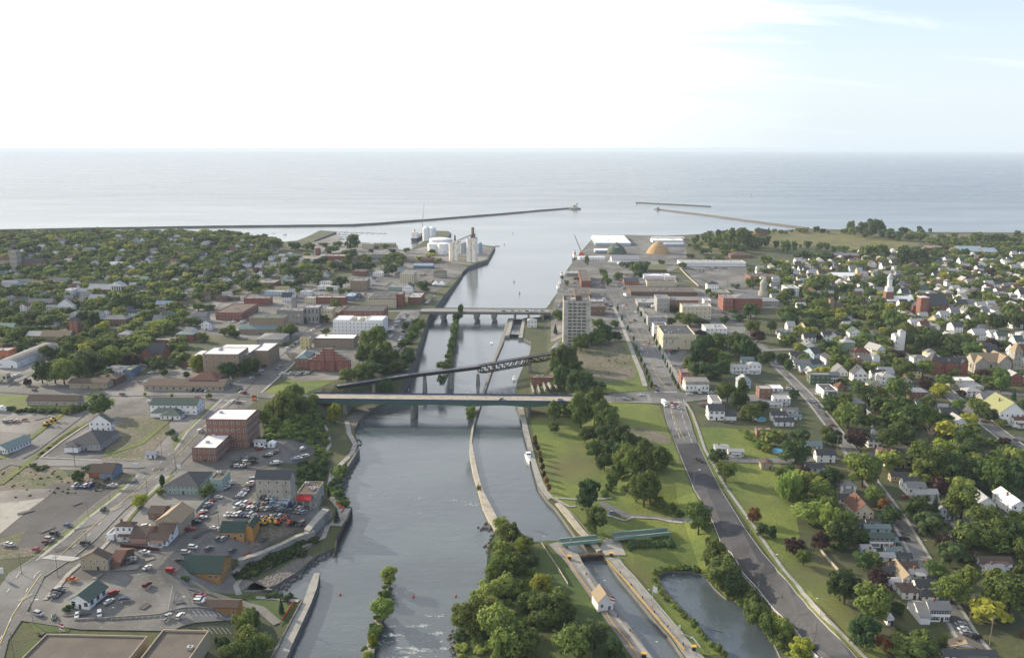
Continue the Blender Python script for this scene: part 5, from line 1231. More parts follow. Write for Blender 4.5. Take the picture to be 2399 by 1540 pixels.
def pool(t, x, y, rp, label):
 p = gp(t, x, y); r = rp * .25 * mpp(p); root = new('swimming_pool', None, None, p + Vector((0,0, .1))); g = MB(); n_ = 20
 for i in range(n_): a, b = 2 * math.pi * i / n_, 2 * math.pi * (i + 1) / n_; g.bar((math.cos(a) * r, math.sin(a) * r, .6),(math.cos(b) * r, math.sin(b) * r, .6), .25, FRAME); g.face([(math.cos(a) * r, math.sin(a) * r, 0),(math.cos(b) * r, math.sin(b) * r, 0),(math.cos(b) * r, math.sin(b) * r, 1.2),(math.cos(a) * r, math.sin(a) * r, 1.2)], TKB)
 g.build('rim', root); g = MB(); g.face([(math.cos(2 * math.pi * i / n_) * r * .97, math.sin(2 * math.pi * i / n_) * r * .97,1.05) for i in range(n_)], mat('pool_water',(.05, .30, .50),'paint', .05,1, .1)); g.build('pool_water', root); tag(root, label, 'swimming pool')
pool('A2',2325,1135,48,'round blue garden pool behind the white corner houses'); pool('A3',575,662,38,'small round blue pool beside the dark green shop'); pool('B3',85,232,55,'round white rimmed pool left of the grey roofed house')
p = gp('Z1',1810,680); root = new('event_tent', None, None, p); g = MB(); q = 9
pk = [(-q, -5,3),(-q / 2,-5,4.2),(0,-5,3),(q / 2,-5,4.2),(q, -5,3)]
for x in (-q / 2 - .2, q / 2 + .2):
 c = (x, 0,8.5)
 ring = [(x - q / 2,-5.5,3),(x + q / 2,-5.5,3),(x + q / 2,5.5,3),(x - q / 2,5.5,3)]
 for i in range(4):
  a, b = Vector(ring[i]), Vector(ring[(i + 1) % 4]); m1 = (a + b) / 2 + Vector((0,0, .6)); ma = a.lerp(Vector(c), .5) - Vector((0,0,1)); g.face([a, m1, c], FW); g.face([m1, b, c], FW)
g.build('canopy', root); g = MB(); [g.bar((x, y, 0),(x, y, 3), .15, STEEL) for x in (-q, 0, q) for y in (-5.5,5.5)]; g.build('tent_pole', root); tag(root, 'white peaked event tent on the far river bank','tent')
for t, x, yb, yt, w_, m_, lb in (('B0',1280,405,335,50, FRAME, 'white billboard on posts at the street corner'),('B0',1682,420,350,32, FRAME, 'brown framed pole sign by the teal office'),('A0',2389,1010,900,40, FR, 'red and yellow gas station price sign'),('A2',1465,555,505,22, TKB, 'blue and white gas price sign'),('C0',22,460,355,46, FRAME, 'white pole sign at the left kerb'),('C2',1565,950,890,16, FRAME, 'small white notice on the lock side grass')):
 p = gp(t, x, yb); hh = height_at(p, PX(t, x, yt)[1]); ww = w_ * .25 * mpp(p); root = new('sign', None, None, p); g = MB(); g.bar((-ww * .3,0,0),(-ww * .3,0, hh), .15, STEEL); g.bar((ww * .3,0,0),(ww * .3,0, hh), .15, STEEL); g.build('post', root)
 g = MB(); g.box(-ww / 2, ww / 2,-.15, .15, hh * .5, hh, m_, True)
 if 'gas station' in lb: g.box(-ww * .36, ww * .36,-.2,-.151, hh * .62, hh * .8, YEL, True)
 g.build('panel', root); tag(root, lb, 'sign')
# ================================================================== buildings read off the photograph
def N(label, **k): d = dict(label=label); d.update(k); return d
bk = 'building'
B('A0',1908,2248,714,520,455,'flat','tanbrick','white', name='apartment_building', cat=bk, fl=4, nb=5, ns=4, wh=1.8, ww=1.6, door=False, rtu=4, label='four storey tan brick apartment building with white roof and projecting wings', lm='white roofed apartment building',
add=[(-30,-17,10,30,14,'flat',0),(-16,18,13,52,14.4,'flat',0),(17,31,30,60,14,'flat',0)])
B('A0',1345,2100,862,815,748,'gx','tan','brown', rk=.28, name='shopping_plaza', cat=bk, fl=1, nb=12, wh=1.8, ww=2.2, label='long low brown roofed shopping plaza with red hipped cupola', lm='brown roofed plaza', add=[(1,24,8,24,7,'hip', .5,'brown','red')])
B('A0',972,1150,735,672,628,'flat','white','grey', name='shop_building', cat=bk, fl=2, nb=5, label='white two storey shop building with blue side sign', lm='white two storey shop', rtu=2, add=[(8,15,2,18,6,'flat',0,'blue','yel')])
B('A0',648,1010,838,782,742,'gx','tan','brown', rk=.35, name='store_building', cat=bk, fl=1, nb=7, label='low brown roofed store with white right gable', lm='low brown roofed store', add=[(0,18,10,26,5.5,'hip', .3,'brown','brown')], ov=.8)
B('A0',248,735,1000,950,902,'gx','stone','brown', rk=.6, name='long_shed', cat=bk, fl=1, nb=6, wh=1.2, label='long weathered stone shed with brown roof', lm='long stone shed')
B('A0',-40,168,645,592,-62,'barrel','white','grey', rk=.28, name='hangar', cat=bk, fl=1, nb=2, ns=5, label='white barrel roofed hangar with grey top', lm='white barrel roofed hangar')
B('A0',-60,88,552,485,455,'flat','orange','lgrey', name='brick_shop', cat=bk, fl=1, label='orange brick flat roofed shop at the far left edge')
B('A0',-80,70,778,705,690,'flat','cream','grey', name='garage_building', cat=bk, fl=1, wh=2.4, ww=2.4, label='cream garage building with open bays at the left edge')
B('A0',1300,1440,600,535,480,'gy','red','dark', rk=1.0, name='brick_house', cat='house', fl=2, label='dark red Victorian brick house with steep slate gables', lm='Victorian brick house', add=[(-2,12,8,22,7.5,'gx',1.1)], ch=1)
B('A0',1435,1690,412,385,368,'flat','red','lgrey', name='brick_shop', cat=bk, fl=1, label='red brick shop with pale flat roof beside the white apartment wing', add=[(6,24,8,20,7,'hip', .3,'red','teal')])
B('A0',1105,1230,375,332,292,'hip','cream','lgrey', name='house', fl=2, label='cream house with pale hipped roof among the trees')
B('A0',1715,1805,360,305,262,'gx','white','grey', fl=2, name='house', label='white gabled house left of the teal roofed hall', rot=-15)
B('A0',380,660,390,350,292,'gx','tanbrick','tan', rk=.9, name='church', cat='church', fl=1, nb=6, wh=3, label='brick church with long tan roof and square belfry tower', lm='brick belfry church', ns=-1)
B('A0',655,738,345,198,-7,'hip','red','dark', rk=.8, name='bell_tower', cat='tower', fl=4, nb=2, ns=2, wh=1.8, label='tall red brick bell tower with dark hipped cap', door=False, par=0, ov=.7)
B('A0',245,380,385,345,300,'gx','brick','lgrey', rk=.5, name='parish_hall', cat=bk, fl=1, label='low parish hall with pale roof at the left of the belfry church')
B('A0',960,1190,245,190,150,'hip','brick','grey', name='brick_house', cat=bk, fl=2, label='broad brick house with grey hipped roof and dormers', ch=1)
B('A0',1265,1380,275,240,210,'gx','cream','grey', name='house', label='small cream cottage with grey roof in the trees')
B('A0',1885,1985,290,235,185,'gy','white','grey', name='house', label='white gable fronted house with dark porch')
B('A0',2020,2270,195,130,45,'flat','red','brown', name='brick_block', cat=bk, fl=2, nb=8, label='large dark red brick store block with brown roof', lm='dark red store block', rtu=3)
B('A0',1822,1935,215,160,122,'gx','grey','grey', name='house', label='grey house with slate roof left of the dark red block')
B('A0',1410,1850,1082,992,922,'gx','white','green', rk=.55, name='office_house', cat=bk, fl=2, nb=8, ns=3, wh=1.2, label='long white two storey office house with dark green roof', lm='long white office house', add=[(-14,6,-7,2,3.5,'hip', .5)])
B('A0',1500,1690,1130,1092,1050,'hip','white','green', name='office_annex', cat=bk, fl=1, label='low hip roofed annex in front of the long white office house')
B('P',210,262,1010,988,974,'gy','white','green', name='house', label='white gabled house beside the dark roofed clinic', fl=2)
B('P',487,583,1049,983,958,'flat','brick','white', name='brick_block', cat=bk, fl=4, nb=0, ns=7, wh=1.6, ww=1.3, label='four storey red brick block with peeling white roof', lm='four storey brick block', door=False, rtu=1)
B('B0',1805,2035,322,198,55,'flat','brick','white', name='brick_block', cat=bk, fl=2, nb=5, ns=8, wh=1.8, label='two storey red brick block with stained white roof', lm='two storey brick block')
B('B0',615,945,218,158,24,'hip','grey','dark', rk=.45, name='clinic', cat=bk, fl=1, nb=6, wh=1.5, label='new single storey clinic with dark hipped roof and white trim', lm='dark roofed clinic', add=[(-10,-1,-4,4,3.6,'hip', .4,'white','dark')])
B('B0',1362,1458,292,258,222,'gx','white','lgrey', name='kiosk', cat='kiosk', fl=1, nb=2, ns=1, label='tiny white kiosk beside the gravel lot', lm='tiny white kiosk', ov=.3)
B('B0',935,1055,495,425,-12,'gx','blue','brown', rk=.6, name='small_house', cat='house', fl=1, label='small blue fronted house with brown roof behind a board fence', lm='small blue house', add=[(-12,-3.7,3,14,3.2,'gx', .6,'orange','brown')])
B('B0',-60,85,248,200,70,'gy','white','teal', rk=.5, name='warehouse', cat=bk, fl=1, nb=5, ns=8, label='white shed with pale blue metal roof at the left edge', lm='blue roofed white shed', rot=-14)
B('B0',1535,1862,628,550,415,'hip','teal','dark', rk=.42, name='office_building', cat=bk, fl=2, nb=8, ns=4, wh=1.2, label='teal two storey office with dark hipped roof', lm='teal office building', rtu=0)
B('B0',1975,2088,600,490,410,'flat','teal','brown', name='annex', cat=bk, fl=1, nb=1, ns=3, label='flat roofed teal annex behind the office', rtu=2)
B('B0',1465,1705,1000,885,700,'gy','tan','tan', rk=.62, name='store_building', cat=bk, fl=2, nb=4, ns=5, wh=1., label='tan gable fronted hall beside the restaurant lot', lm='tan gabled hall', rot=-4)
B('B0',1392,1530,862,806,735,'gx','brick','brown', rk=.5, name='annex', cat=bk, fl=1, label='low brown roofed wing left of the tan gabled hall')
B('B0',1085,1255,1052,928,882,'hip','white','brown', rk=.6, name='house', fl=2, nb=3, label='white house with brown hipped roof and chimney', lm='white brown roofed house', ch=1, add=[(4.9,13,-4,8,3.4,'gx', .5,'pink','brown'),(-8.5,-4.9,-1,8,3,'flat',0,'white','grey')])
B('B0',1385,1570,1112,1060,990,'gx','white','brown', rk=.6, name='house', fl=1, nb=4, label='low white house with brown roof at the lot edge', add=[(-3,5,6,16,3.6,'gx', .6)])
B('B0',2058,2290,1038,978,880,'gx','log','dgreen', rk=.75, name='log_restaurant', cat='restaurant', fl=1, nb=4, ns=2, wh=1.4, ww=1.6, label='small log restaurant with green roof in the middle of the lot', lm='small log restaurant', add=[(6,10,2,12,6.2,'gy', .9)])
B('C0',760,1020,380,268,170,'gy','tan','brown', rk=.5, name='storefront', cat=bk, fl=2, nb=4, ns=3, wh=1.1, label='tan two storey storefront with brown gable roof', lm='tan storefront', add=[(6.2,11,2,15,3.2,'gx', .4,'brown','red')])
B('C0',1700,2052,440,392,240,'gx','log','dgreen', rk=.62, name='log_restaurant', cat='restaurant', fl=1, nb=6, ns=3, wh=1.3, ww=1.6, ov=.9, label='large log restaurant with broad green roof above the river slope', lm='green roofed log restaurant')
B('C0',655,850,742,655,470,'gy','white','green', rk=.6, name='convenience_store', cat=bk, fl=1, nb=3, ns=3, wh=1.8, ww=1.8, ov=.8, label='gable fronted store with grey green roof between parked cars', lm='grey green roofed store', rot=-8)
B('C0',1935,2212,768,722,655,'gx','log','brown', rk=.5, name='storage_shed', cat='shed', fl=1, nb=0, ns=-1, label='long brown roofed shed at the parking lot end', lm='brown roofed shed')
p0, p1, p2 = [ray(x, y, 19.5) for x, y in ((145,1487),(375,1470),(119,1540))]
zg = hz(p0.x + 20, p0.y - 20)
house(Vector(((p0.x + p1.x) / 2 - 4, p0.y - 46, zg)),(p1.x - p0.x) + 4,46,19.5 - zg, 'flat','tan','gravel', fl=1, name='supermarket', cat=bk, label='large flat gravel roofed store building at the bottom edge', lm='gravel roofed store', rtu=1, par=.7, nb=6, ns=-1)
q0, q1 = ray(376,1477,19), ray(498,1467,19)
house(Vector(((q0.x + q1.x) / 2 + .6, q0.y - 42, zg)),(q1.x - q0.x) - 1,42,19 - zg, 'flat','tan','gravel', fl=1, name='supermarket_wing', cat=bk, label='right wing of the gravel roofed store with pale parapet', rtu=1, par=.9, nb=4, ns=-1)
B('B1',5,325,690,482,400,'gx','stone','dark', rk=.85, name='stone_mill', cat=bk, fl=3, nb=4, ns=3, wh=1.6, label='old three storey stone mill with dark gabled roof', lm='old stone mill', door=False, add=[(-11,9,-4,-.05,3.4,'flat',0,'lblue','grey')])
B('B1',400,555,738,622,512,'flat','stone','brown', name='restaurant', cat='restaurant', fl=2, nb=3, ns=4, label='flat roofed riverside restaurant with bright red awning', lm='red awning restaurant', rtu=5)
aw = gp('B1',467,738); g = MB(); a0, a1 = gp('B1',372,738), gp('B1',552,738); zz = aw.z; zt_ = zz + height_at(aw, PX('B1',0,628)[1]); zl = zz + height_at(aw - Vector((0,4,0)), PX('B1',0,682)[1]); yy = aw.y
g.face([(a0.x, yy - 4, zl),(a1.x, yy - 4, zl),(a1.x, yy - .05, zt_),(a0.x, yy - .05, zt_)], FR); g.box(a0.x, a1.x, yy - 4.1, yy - 4, zl - .5, zl, FR); [g.bar((x, yy - 3.9, zz),(x, yy - 3.9, zl), .18, FRAME) for x in (a0.x + .3,(a0.x + a1.x) / 2, a1.x - .3)]
tag(g.build('awning'),'bright red awning on posts before the riverside restaurant','awning')
B('B1',-20,78,180,135,118,'gx','white','lgrey', rk=.4, name='shed', cat='shed', fl=1, ns=-1, label='long white shed at the brush edge, the larger of two'); B('B1',106,170,190,155,140,'gy','white','white', rk=.5, name='shed', cat='shed', fl=1, nb=1, ns=-1, label='little white shed at the brush edge, the smaller of two', lm='little white sheds')
B('A1',492,882,672,575,470,'gy','red','teal', rk=.55, name='armory', cat=bk, fl=2, nb=6, ns=5, wh=2, ww=1.2, label='red brick armory with stepped front gable and grey roof', lm='red brick armory', door=False)
pa, pb = gp('A1',492,672), gp('A1',882,672); xm = (pa.x + pb.x) / 2; wa = pb.x - pa.x; g = MB(); zb_ = pa.z; ha = height_at(pa, PX('A1',0,575)[1])
for k, (f, e) in enumerate(((.5,1.),(.4,3.2),(.3,5.6),(.2,8.2),(.11,10.6))): g.box(-wa * f - .2, wa * f + .2,-.5 - k * .02, .1, ha - 1, ha + e, wmat('red')); g.box(-wa * f - .3, wa * f + .3,-.6 - k * .02, .15, ha + e, ha + e + .3, wmat('stone'))
g.box(-wa * .14,-wa * .10,-1,-.1,0, ha + 11.2, wmat('red')); g.box(wa * .10, wa * .14,-1,-.1,0, ha + 11.2, wmat('red'))
for o in list(COL.objects):
 if o.get('label','').startswith('red brick armory'): g.build('stepped_gable', o)
B('A1',368,490,655,558,470,'hip','brick','teal', rk=.5, name='armory_wing', cat=bk, fl=2, nb=3, ns=-1, wh=1.6, label='lower left wing of the armory with green hipped roof')
B('A1',542,918,452,372,330,'flat','tanbrick','white', name='brick_block', cat=bk, fl=2, nb=9, ns=3, label='tan brick block with white roof behind the armory', lm='tan brick block', bcor='dark', rtu=1)
B('A1',722,1190,345,218,165,'flat','white','white', name='residence_block', cat=bk, fl=4, nb=13, ns=3, wh=1.2, ww=.8, style='p', label='large white five storey residence block with stepped roof wings', lm='large white residence block', door=False, rtu=0,
add=[(-26,-9,1,24,16.5,'flat',0),(9,26,1,24,16.5,'flat',0),(-6,-3,4,12,18,'flat',0,'cream','white'),(2,5,4,12,18,'flat',0,'cream','white')])
B('A1',815,1190,240,115,62,'flat','red','dark', name='brick_block', cat=bk, fl=3, nb=8, far=False, label='red brick block with green cornice behind the white residence', bcor='green', rtu=2, lm='green corniced brick block')
B('A1',412,500,465,372,355,'flat','yellow','brown', name='stone_turret', cat=bk, fl=3, nb=2, ns=2, label='small orange stone turret house by the street', lm='stone turret house')  # orange sunlight of the left face is put into the whole wall colour
B('A1',302,445,235,112,85,'flat','granite','grey', name='city_hall', cat=bk, fl=3, nb=4, ns=3, wh=2.2, label='grey granite city hall, columned front part', lm='granite city hall', bcor='grey', rtu=2)
B('A1',448,592,228,82,55,'flat','granite','lgrey', name='courthouse', cat=bk, fl=2, nb=4, ns=3, wh=4.5, ww=1.2, style='p', label='tall grey stone courthouse with slit windows', door=False)
B('A1',190,440,150,105,75,'flat','granite','grey', name='city_hall_annex', cat=bk, fl=2, nb=6, label='rear wing of the granite city hall under the clock turret', add=[(2,7,3,8,19,'hip',1.0,'granite','grey')])
B('A1',-60,262,318,178,145,'flat','tanbrick','green', name='stone_building', cat=bk, fl=3, nb=8, label='tan stone public building with grey green flat roof', lm='tan public building', bcor='tanbrick', rtu=2)
B('A1',-160,195,330,282,238,'gx','tanbrick','teal', rk=.45, name='hall', cat=bk, fl=1, nb=8, wh=2, ns=-1, label='tan hall with long pale teal roof', lm='teal roofed hall')
B('A1',5,240,440,378,325,'hip','grey','grey', rk=.2, name='library', cat=bk, fl=1, nb=6, label='low pale grey building with shallow grey roof', lm='low pale grey building')
B('A1',590,720,215,95,75,'flat','cream','lgrey', name='stone_block', cat=bk, fl=2, far=True, label='cream block right of the courthouse')
tw = B('A2',478,724,440,32,-33,'flat','stone','gravel', name='apartment_tower', cat='apartment tower', fl=1, nb=1, ns=-1, door=False, label='tall concrete apartment tower with thirteen rows of dark balconies', lm='concrete apartment tower', rtu=5, par=1.5, style='p')
for c in list(tw.children):
 if c.name.startswith('window'): bpy.data.objects.remove(c)
bb = [v.co for v in next(c for c in tw.children if c.name.startswith('wall')).data.vertices]; tx0, tx1 = min(v.x for v in bb), max(v.x for v in bb); tz = max(v.z for v in bb) - 1.5; td = max(v.y for v in bb)
SPAN = mat('tower_panel_brown',(.11, .085, .07),'paint', .8,1, .2); TCON = mat('tower_concrete',(.45, .43, .385),'concrete', .9, .5, .15)
nf, nbay = 13,4; m_ = 4.2; bw = (tx1 - tx0 - 2 * m_) / nbay; fh = tz / (nf + .35)
bm_ = MB(); bm_.box(-bw / 2 + .25, bw / 2 - .25,-.08,0, .85, fh - .05, SPAN, True)
for s in (-1,1): bm_.face([(s * bw * .24 - .9,-.1,1.25),(s * bw * .24 + .9,-.1,1.25),(s * bw * .24 + .9,-.1, fh - .7),(s * bw * .24 - .9,-.1, fh - .7)], GLASS); bm_.box(s * bw * .24 - .35, s * bw * .24 + .35,-.45,-.1, .8,1.15, FRAME, True)
bm_ = bm_.mesh('balcony_bay')
for f in range(nf):
 for b_ in range(nbay): new('balcony_bay', bm_, tw, (tx0 + m_ + bw * (b_ + .5),0, fh * f + fh * .3))
g = MB()
for x in [tx0 + m_ + bw * i for i in range(nbay + 1)]: g.box(x - .45, x + .45,-.6,0,0, tz, TCON)
for f in range(nf + 1): g.box(tx0 + m_ + .3, tx1 - m_ - .3,-.5,0, fh * f + .05, fh * f + .85, TCON, True)
g.box(tx0, tx0 + m_ - .5,-1.2,0,-1, tz + 1.5, TCON); g.box(tx1 - m_ + .5, tx1,-1.2,0,-1, tz + 1.5, TCON); g.build('concrete_frame', tw)
g = MB(); g.box(tx0 + 12, tx0 + 18,5,11, tz, tz + 6, SPAN); g.box(tx0 + 7, tx0 + 12,4,9, tz, tz + 3, TCON); g.box(tx0 + 19, tx0 + 24,6,9, tz, tz + 2.5, VENT); g.build('roof_plant', tw)
B('A2',1412,1702,470,338,250,'flat','cream','dark', name='auto_store', cat=bk, fl=1, nb=5, ns=4, wh=2, label='cream hall with dark roof and painted town name', lm='cream lettered hall', rtu=4, par=1)
B('A2',1322,1440,360,248,222,'flat','white','dark', name='shop_building', cat=bk, fl=2, nb=3, ns=3, label='white shop attached left of the cream lettered hall')
B('A2',1620,1840,865,805,-14,'flat','white','grey', name='corner_bar', cat=bk, fl=1, nb=6, ns=3, wh=1.8, label='white fronted corner building with stone upper floor', lm='white corner building', par=0, ch=0, add=[(-9.4,9.4, .4,13,8.2,'flat',0,'stone','grey')])
B('A2',1578,1650,800,690,650,'flat','red','grey', name='shop_building', cat=bk, fl=2, nb=2, ns=4, label='narrow red sided shop behind the white corner building')
B('A2',1838,1985,1135,1045,-11,'gx','white','dark', rk=.6, name='house', fl=2, nb=3, style='s', label='white two storey house on the corner lawn with grey wing', lm='white corner lawn house', add=[(6,14,0,9,3.4,'gx', .6)])
B('A2',1868,1958,1022,960,900,'flat','white','grey', name='shop_building', cat=bk, fl=1, nb=2, ns=4, label='long white flat roofed shop running back from the corner lot')
B('A2',2060,2205,700,640,610,'gx','white','lgrey', rk=.4, name='house', fl=2, nb=4, label='white house with grey porch roof, left half of a pair'); B('A2',2208,2325,700,618,588,'hip','white','lgrey', rk=.35, name='house', fl=2, nb=3, label='tall white square house, right half of a pair', lm='tall white square house')
B('A2',2145,2262,600,570,540,'gx','lblue','teal', name='house', label='pale blue house behind the tall white square house'); B('A2',2110,2230,838,765,700,'gy','lblue','lgrey', name='house', label='pale blue gable fronted house near the vacant lawn')
B('A2',2310,2430,935,845,808,'flat','brick','lgrey', name='brick_shop', cat=bk, fl=2, label='red brick flat roofed house by the cross street', lm='red brick house by the cross street')
B('A2',1588,1858,190,75,48,'flat','cream','lgrey', name='stone_block', cat=bk, fl=3, nb=7, ns=3, wh=1.8, label='cream three storey block with arched parapet and tall windows', lm='cream three storey block', par=1.2, ch=1)
B('A2',1352,1470,120,-2,-28,'flat','grey','grey', name='brick_block', cat=bk, fl=3, nb=4, label='grey brick block beside the red brick hall'); B('A2',1475,1735,112,15,-28,'flat','brick','grey', name='brick_block', cat=bk, fl=2, nb=7, label='red brick hall with grey roof behind the cream block', rtu=2)
B('A2',1268,1448,252,172,148,'flat','grey','grey', name='shop_building', cat=bk, fl=2, nb=5, ns=3, label='grey painted shop with pale parapet by the highway')
B('A2',1808,2008,340,278,238,'flat','white','lgrey', name='house', fl=2, nb=5, label='white flat roofed double house among the big trees')
B('A2',140,228,265,205,178,'hip','white','lgrey', name='lock_keeper_house', cat='house', fl=2, nb=3, label='white lock keeper house with grey hipped roof', lm='white lock keeper house')
B('A2',230,325,792,738,718,'flat','red','grey', name='pump_house', cat=bk, fl=1, label='small red brick pump house under the footbridge', rtu=2)
B('A2',728,868,155,75,40,'flat','brown','gravel', name='store_building', cat=bk, fl=1, nb=5, label='low brown store right of the apartment tower', rtu=1); B('Z2',862,990,868,828,805,'flat','grey','lgrey', name='store_building', cat=bk, fl=1, nb=5, label='low grey store behind the brown store')
a, b = gp('C2',800,768), gp('C2',908,752); c_ = gp('C2',738,672); ang = math.degrees(math.atan2((c_ - a).y, (c_ - a).x)) - 90
mid = (a + b) / 2; mid = a + Vector((math.cos(math.radians(ang)), math.sin(math.radians(ang)),0)) * 3.7
house(mid, 7.2,(c_ - a).length * .95,5.0,'gy','white','tan', rk=1.0, fl=1, nb=2, ns=-1, rot=ang, name='lock_house', cat='lock house', label='small white lock house with gabled tan roof beside the chamber', lm='white lock house', wh=1.5)
def H(t, x0, x1, yb, yt, yk, roof, wall, rf, look, **k): return B(t, x0, x1, yb, yt, yk, roof, wall, rf, label=look, name='house', **k)
H('B2',2025,2165,275,228,200,'gx','white','lgrey','white bungalow with glazed porch beside the park lawn', fl=1, nb=6, rk=.4, lm='white park bungalow'); H('B2',1905,2025,232,200,165,'gx','lblue','lgrey','long pale grey trailer house behind a lawn tree', fl=1, nb=4, rk=.3)
H('B2',2288,2420,95,30,-6,'flat','brick','grey','small brown brick garage by the hedge', fl=1); H('B2',2330,2440,395,340,292,'gy','tan','brown','small stone outbuilding at the lawn edge', fl=1, rk=.3)
H('B3',345,495,250,172,128,'gx','cream','teal','cream house with pale teal roof behind a dark tree', style='s'); H('B3',450,620,330,255,205,'gx','white','dark','white house with black roof standing sideways to the street', nb=2); H('B3',350,520,412,370,338,'gx','white','dark','low white house with dark roof behind maroon trees', fl=1)
H('B3',935,1065,192,110,70,'gx','white','green','white house with green roof and black shutters', style='s', nb=3, lm='green roofed shuttered house'); H('B3',975,1105,72,60,22,'gx','white','lgrey','white house with pale grey roof behind the green roofed one')
H('B3',1040,1200,320,235,195,'hip','cream','red','cream house with rusty red hipped roof', nb=3, style='s'); H('B3',1145,1325,380,298,245,'gx','cream','dark','cream shuttered house with black roof and white porch', style='s', nb=4, lm='cream shuttered house', add=[(-9,-5.5,-3,5,3.2,'gx', .5,'white','grey')])
H('B3',1145,1300,510,455,418,'gx','tan','dark','low tan house with dark roof on the side street', fl=1, nb=2, ns=1); H('B3',1262,1400,600,515,465,'gx','white','dark','white cottage with black roof and open porch', fl=1); H('B3',1300,1465,640,560,508,'gx','white','grey','white house with broad grey roof beside the side street', fl=1, nb=3)
H('B3',1370,1585,660,625,575,'gx','white','lgrey','white house with long pale grey roof', fl=1, nb=4); H('B3',1440,1605,750,715,645,'gx','white','grey','white gabled house with grey roof behind the spruce', fl=1, ns=2); H('B3',1575,1660,870,770,700,'gy','lblue','grey','pale blue house right of the spruce with grey roof'); H('B3',1650,1740,868,820,760,'gx','lblue','teal','low pale blue wing with porch beside the pale blue house', fl=1)
H('B3',670,815,620,545,500,'hip','white','grey','white two storey house with grey hipped roof by the shade trees', nb=2, lm='white hip roofed house'); H('B3',660,835,715,665,622,'gx','white','dark','low white wing with dark roof in front of the hip roofed house', fl=1, nb=3)
H('B3',805,982,860,790,-15,'gy','cream','red','cream chimney gabled house with rust red roof', nb=3, rk=.9, lm='rust red roofed house', ch=1); H('B3',920,1048,935,908,862,'gx','white','dark','small house with black roof below the rust red one', fl=1); H('B3',800,905,960,930,870,'gx','white','dark','dark roofed cottage tucked beside the maroon tree', fl=1)
H('B3',905,1140,985,968,925,'gx','lblue','teal','pale teal roofed house above the white shuttered house', fl=1) ; H('B3',950,1165,1130,1035,985,'gx','white','green','long white shuttered house with green roof and bay window', style='s', nb=5, lm='long white shuttered house'); H('B3',1160,1210,1118,1070,1040,'gx','white','teal','small white sun porch at the right of the shuttered house', fl=1, ns=-1)
H('B3',870,965,1180,1140,1110,'gx','lblue','lgrey','pale blue garage in front of the shuttered house', fl=1, ns=-1); H('B3',1105,1250,1200,1160,1118,'gx','lblue','teal','pale blue cottage with teal roof', fl=1)
H('B3',1730,1910,1085,1010,955,'gx','white','dark','white house with black roof at the street corner', ns=2, lm='white street corner house'); H('B3',1955,2120,780,712,-14,'gy','white','lgrey','white gable fronted house with pale roof and porch', rk=.7, ns=3, lm='white gable fronted porch house'); H('B3',2265,2410,820,735,-18,'gy','white','white','white gable fronted house at the right edge', rk=.7, ns=3)
H('C3',1000,1180,300,255,218,'gx','white','lgrey','white house with pale roof and bay in the shaded yard', fl=1); H('C3',940,1005,265,230,205,'gx','lblue','lgrey','little pale blue shed left of the pale roofed house', fl=1, ns=-1)
H('C3',1190,1340,300,275,225,'gx','white','dark','house with black gable roof above the brown gabled one', fl=1, ns=1); H('C3',1160,1395,400,350,292,'gx','tan','brown','tan house with brown roof and red shuttered window', nb=3, lm='tan red shuttered house', ns=2)
H('C3',1085,1185,430,390,350,'gx','tan','dark','small flat porch wing left of the tan house', fl=1); H('C3',1255,1355,510,460,-14,'gy','white','tan','white gable fronted house with pale beige roof', rk=.9, lm='beige roofed white house', ns=2); H('C3',1330,1480,455,430,388,'gx','white','lgrey','white house with blue grey roof right of the beige roof', fl=1, ns=-1)
H('C3',1110,1245,560,505,455,'gx','white','lgrey','low white house with pale grey roof beside the maroon tree', fl=1, nb=2, rk=.4); H('C3',1385,1560,590,528,462,'gx','white','dark','white house with big black roof under the street tree', nb=3); H('C3',1255,1400,650,585,505,'hip','white','brown','white house with brown hipped roof below the low white one', nb=2)
H('C3',1440,1590,660,650,592,'gx','white','dark','low black roofed wing behind the white shuttered house', fl=1); H('C3',1500,1692,862,745,665,'gx','white','grey','big white shuttered house with grey roof above the parked cars', style='s', nb=4, lm='big white shuttered house', rk=.65, add=[(-8.6,-4.6,-2,10,3.4,'gx', .5)])
H('C3',1710,1985,1165,1110,1000,'gy','white','tan','white ranch house with tan gable roof at the lower right', fl=1, rk=.4, nb=4, lm='tan roofed ranch house', rot=-10); H('C3',1655,2130,1245,1180,1168,'gx','white','dark','black roofed house cut by the bottom edge', fl=1)
H('C3',1990,2280,350,318,248,'gx','white','brown','white house with brown roof right of the maroon tree', nb=3, fl=1); H('C3',2065,2210,460,395,320,'gx','white','lgrey','white porch house with pale grey roof under the right tree', nb=2)
B('C3',1110,1168,895,830,815,'gy','white','white', name='garden_shed', cat='shed', fl=1, nb=0, ns=-1, label='tiny white garden shed in the back yard', wh=.8, ov=.2)
B('B3',2182,2270,765,712,690,'flat','white','white', name='camper_trailer', cat='trailer', fl=1, nb=2, ns=-1, label='white camper trailer parked between two white houses', ww=.8, wh=.6)
H('A3',205,345,560,520,492,'gx','white','dark','white house with black roof, third from the street bend'); H('A3',240,390,650,605,565,'gx','white','grey','white house with grey roof above the teal one', fl=2); H('A3',300,540,690,655,615,'gx','white','teal','white house with long pale teal roof', fl=1, nb=4)
H('A3',390,575,800,715,685,'flat','darkgreen','grey','dark green shop house with flat grey roof', nb=4, lm='dark green shop house'); H('A3',575,655,775,715,680,'gx','white','grey','white house attached right of the dark green shop', nb=3, style='s')
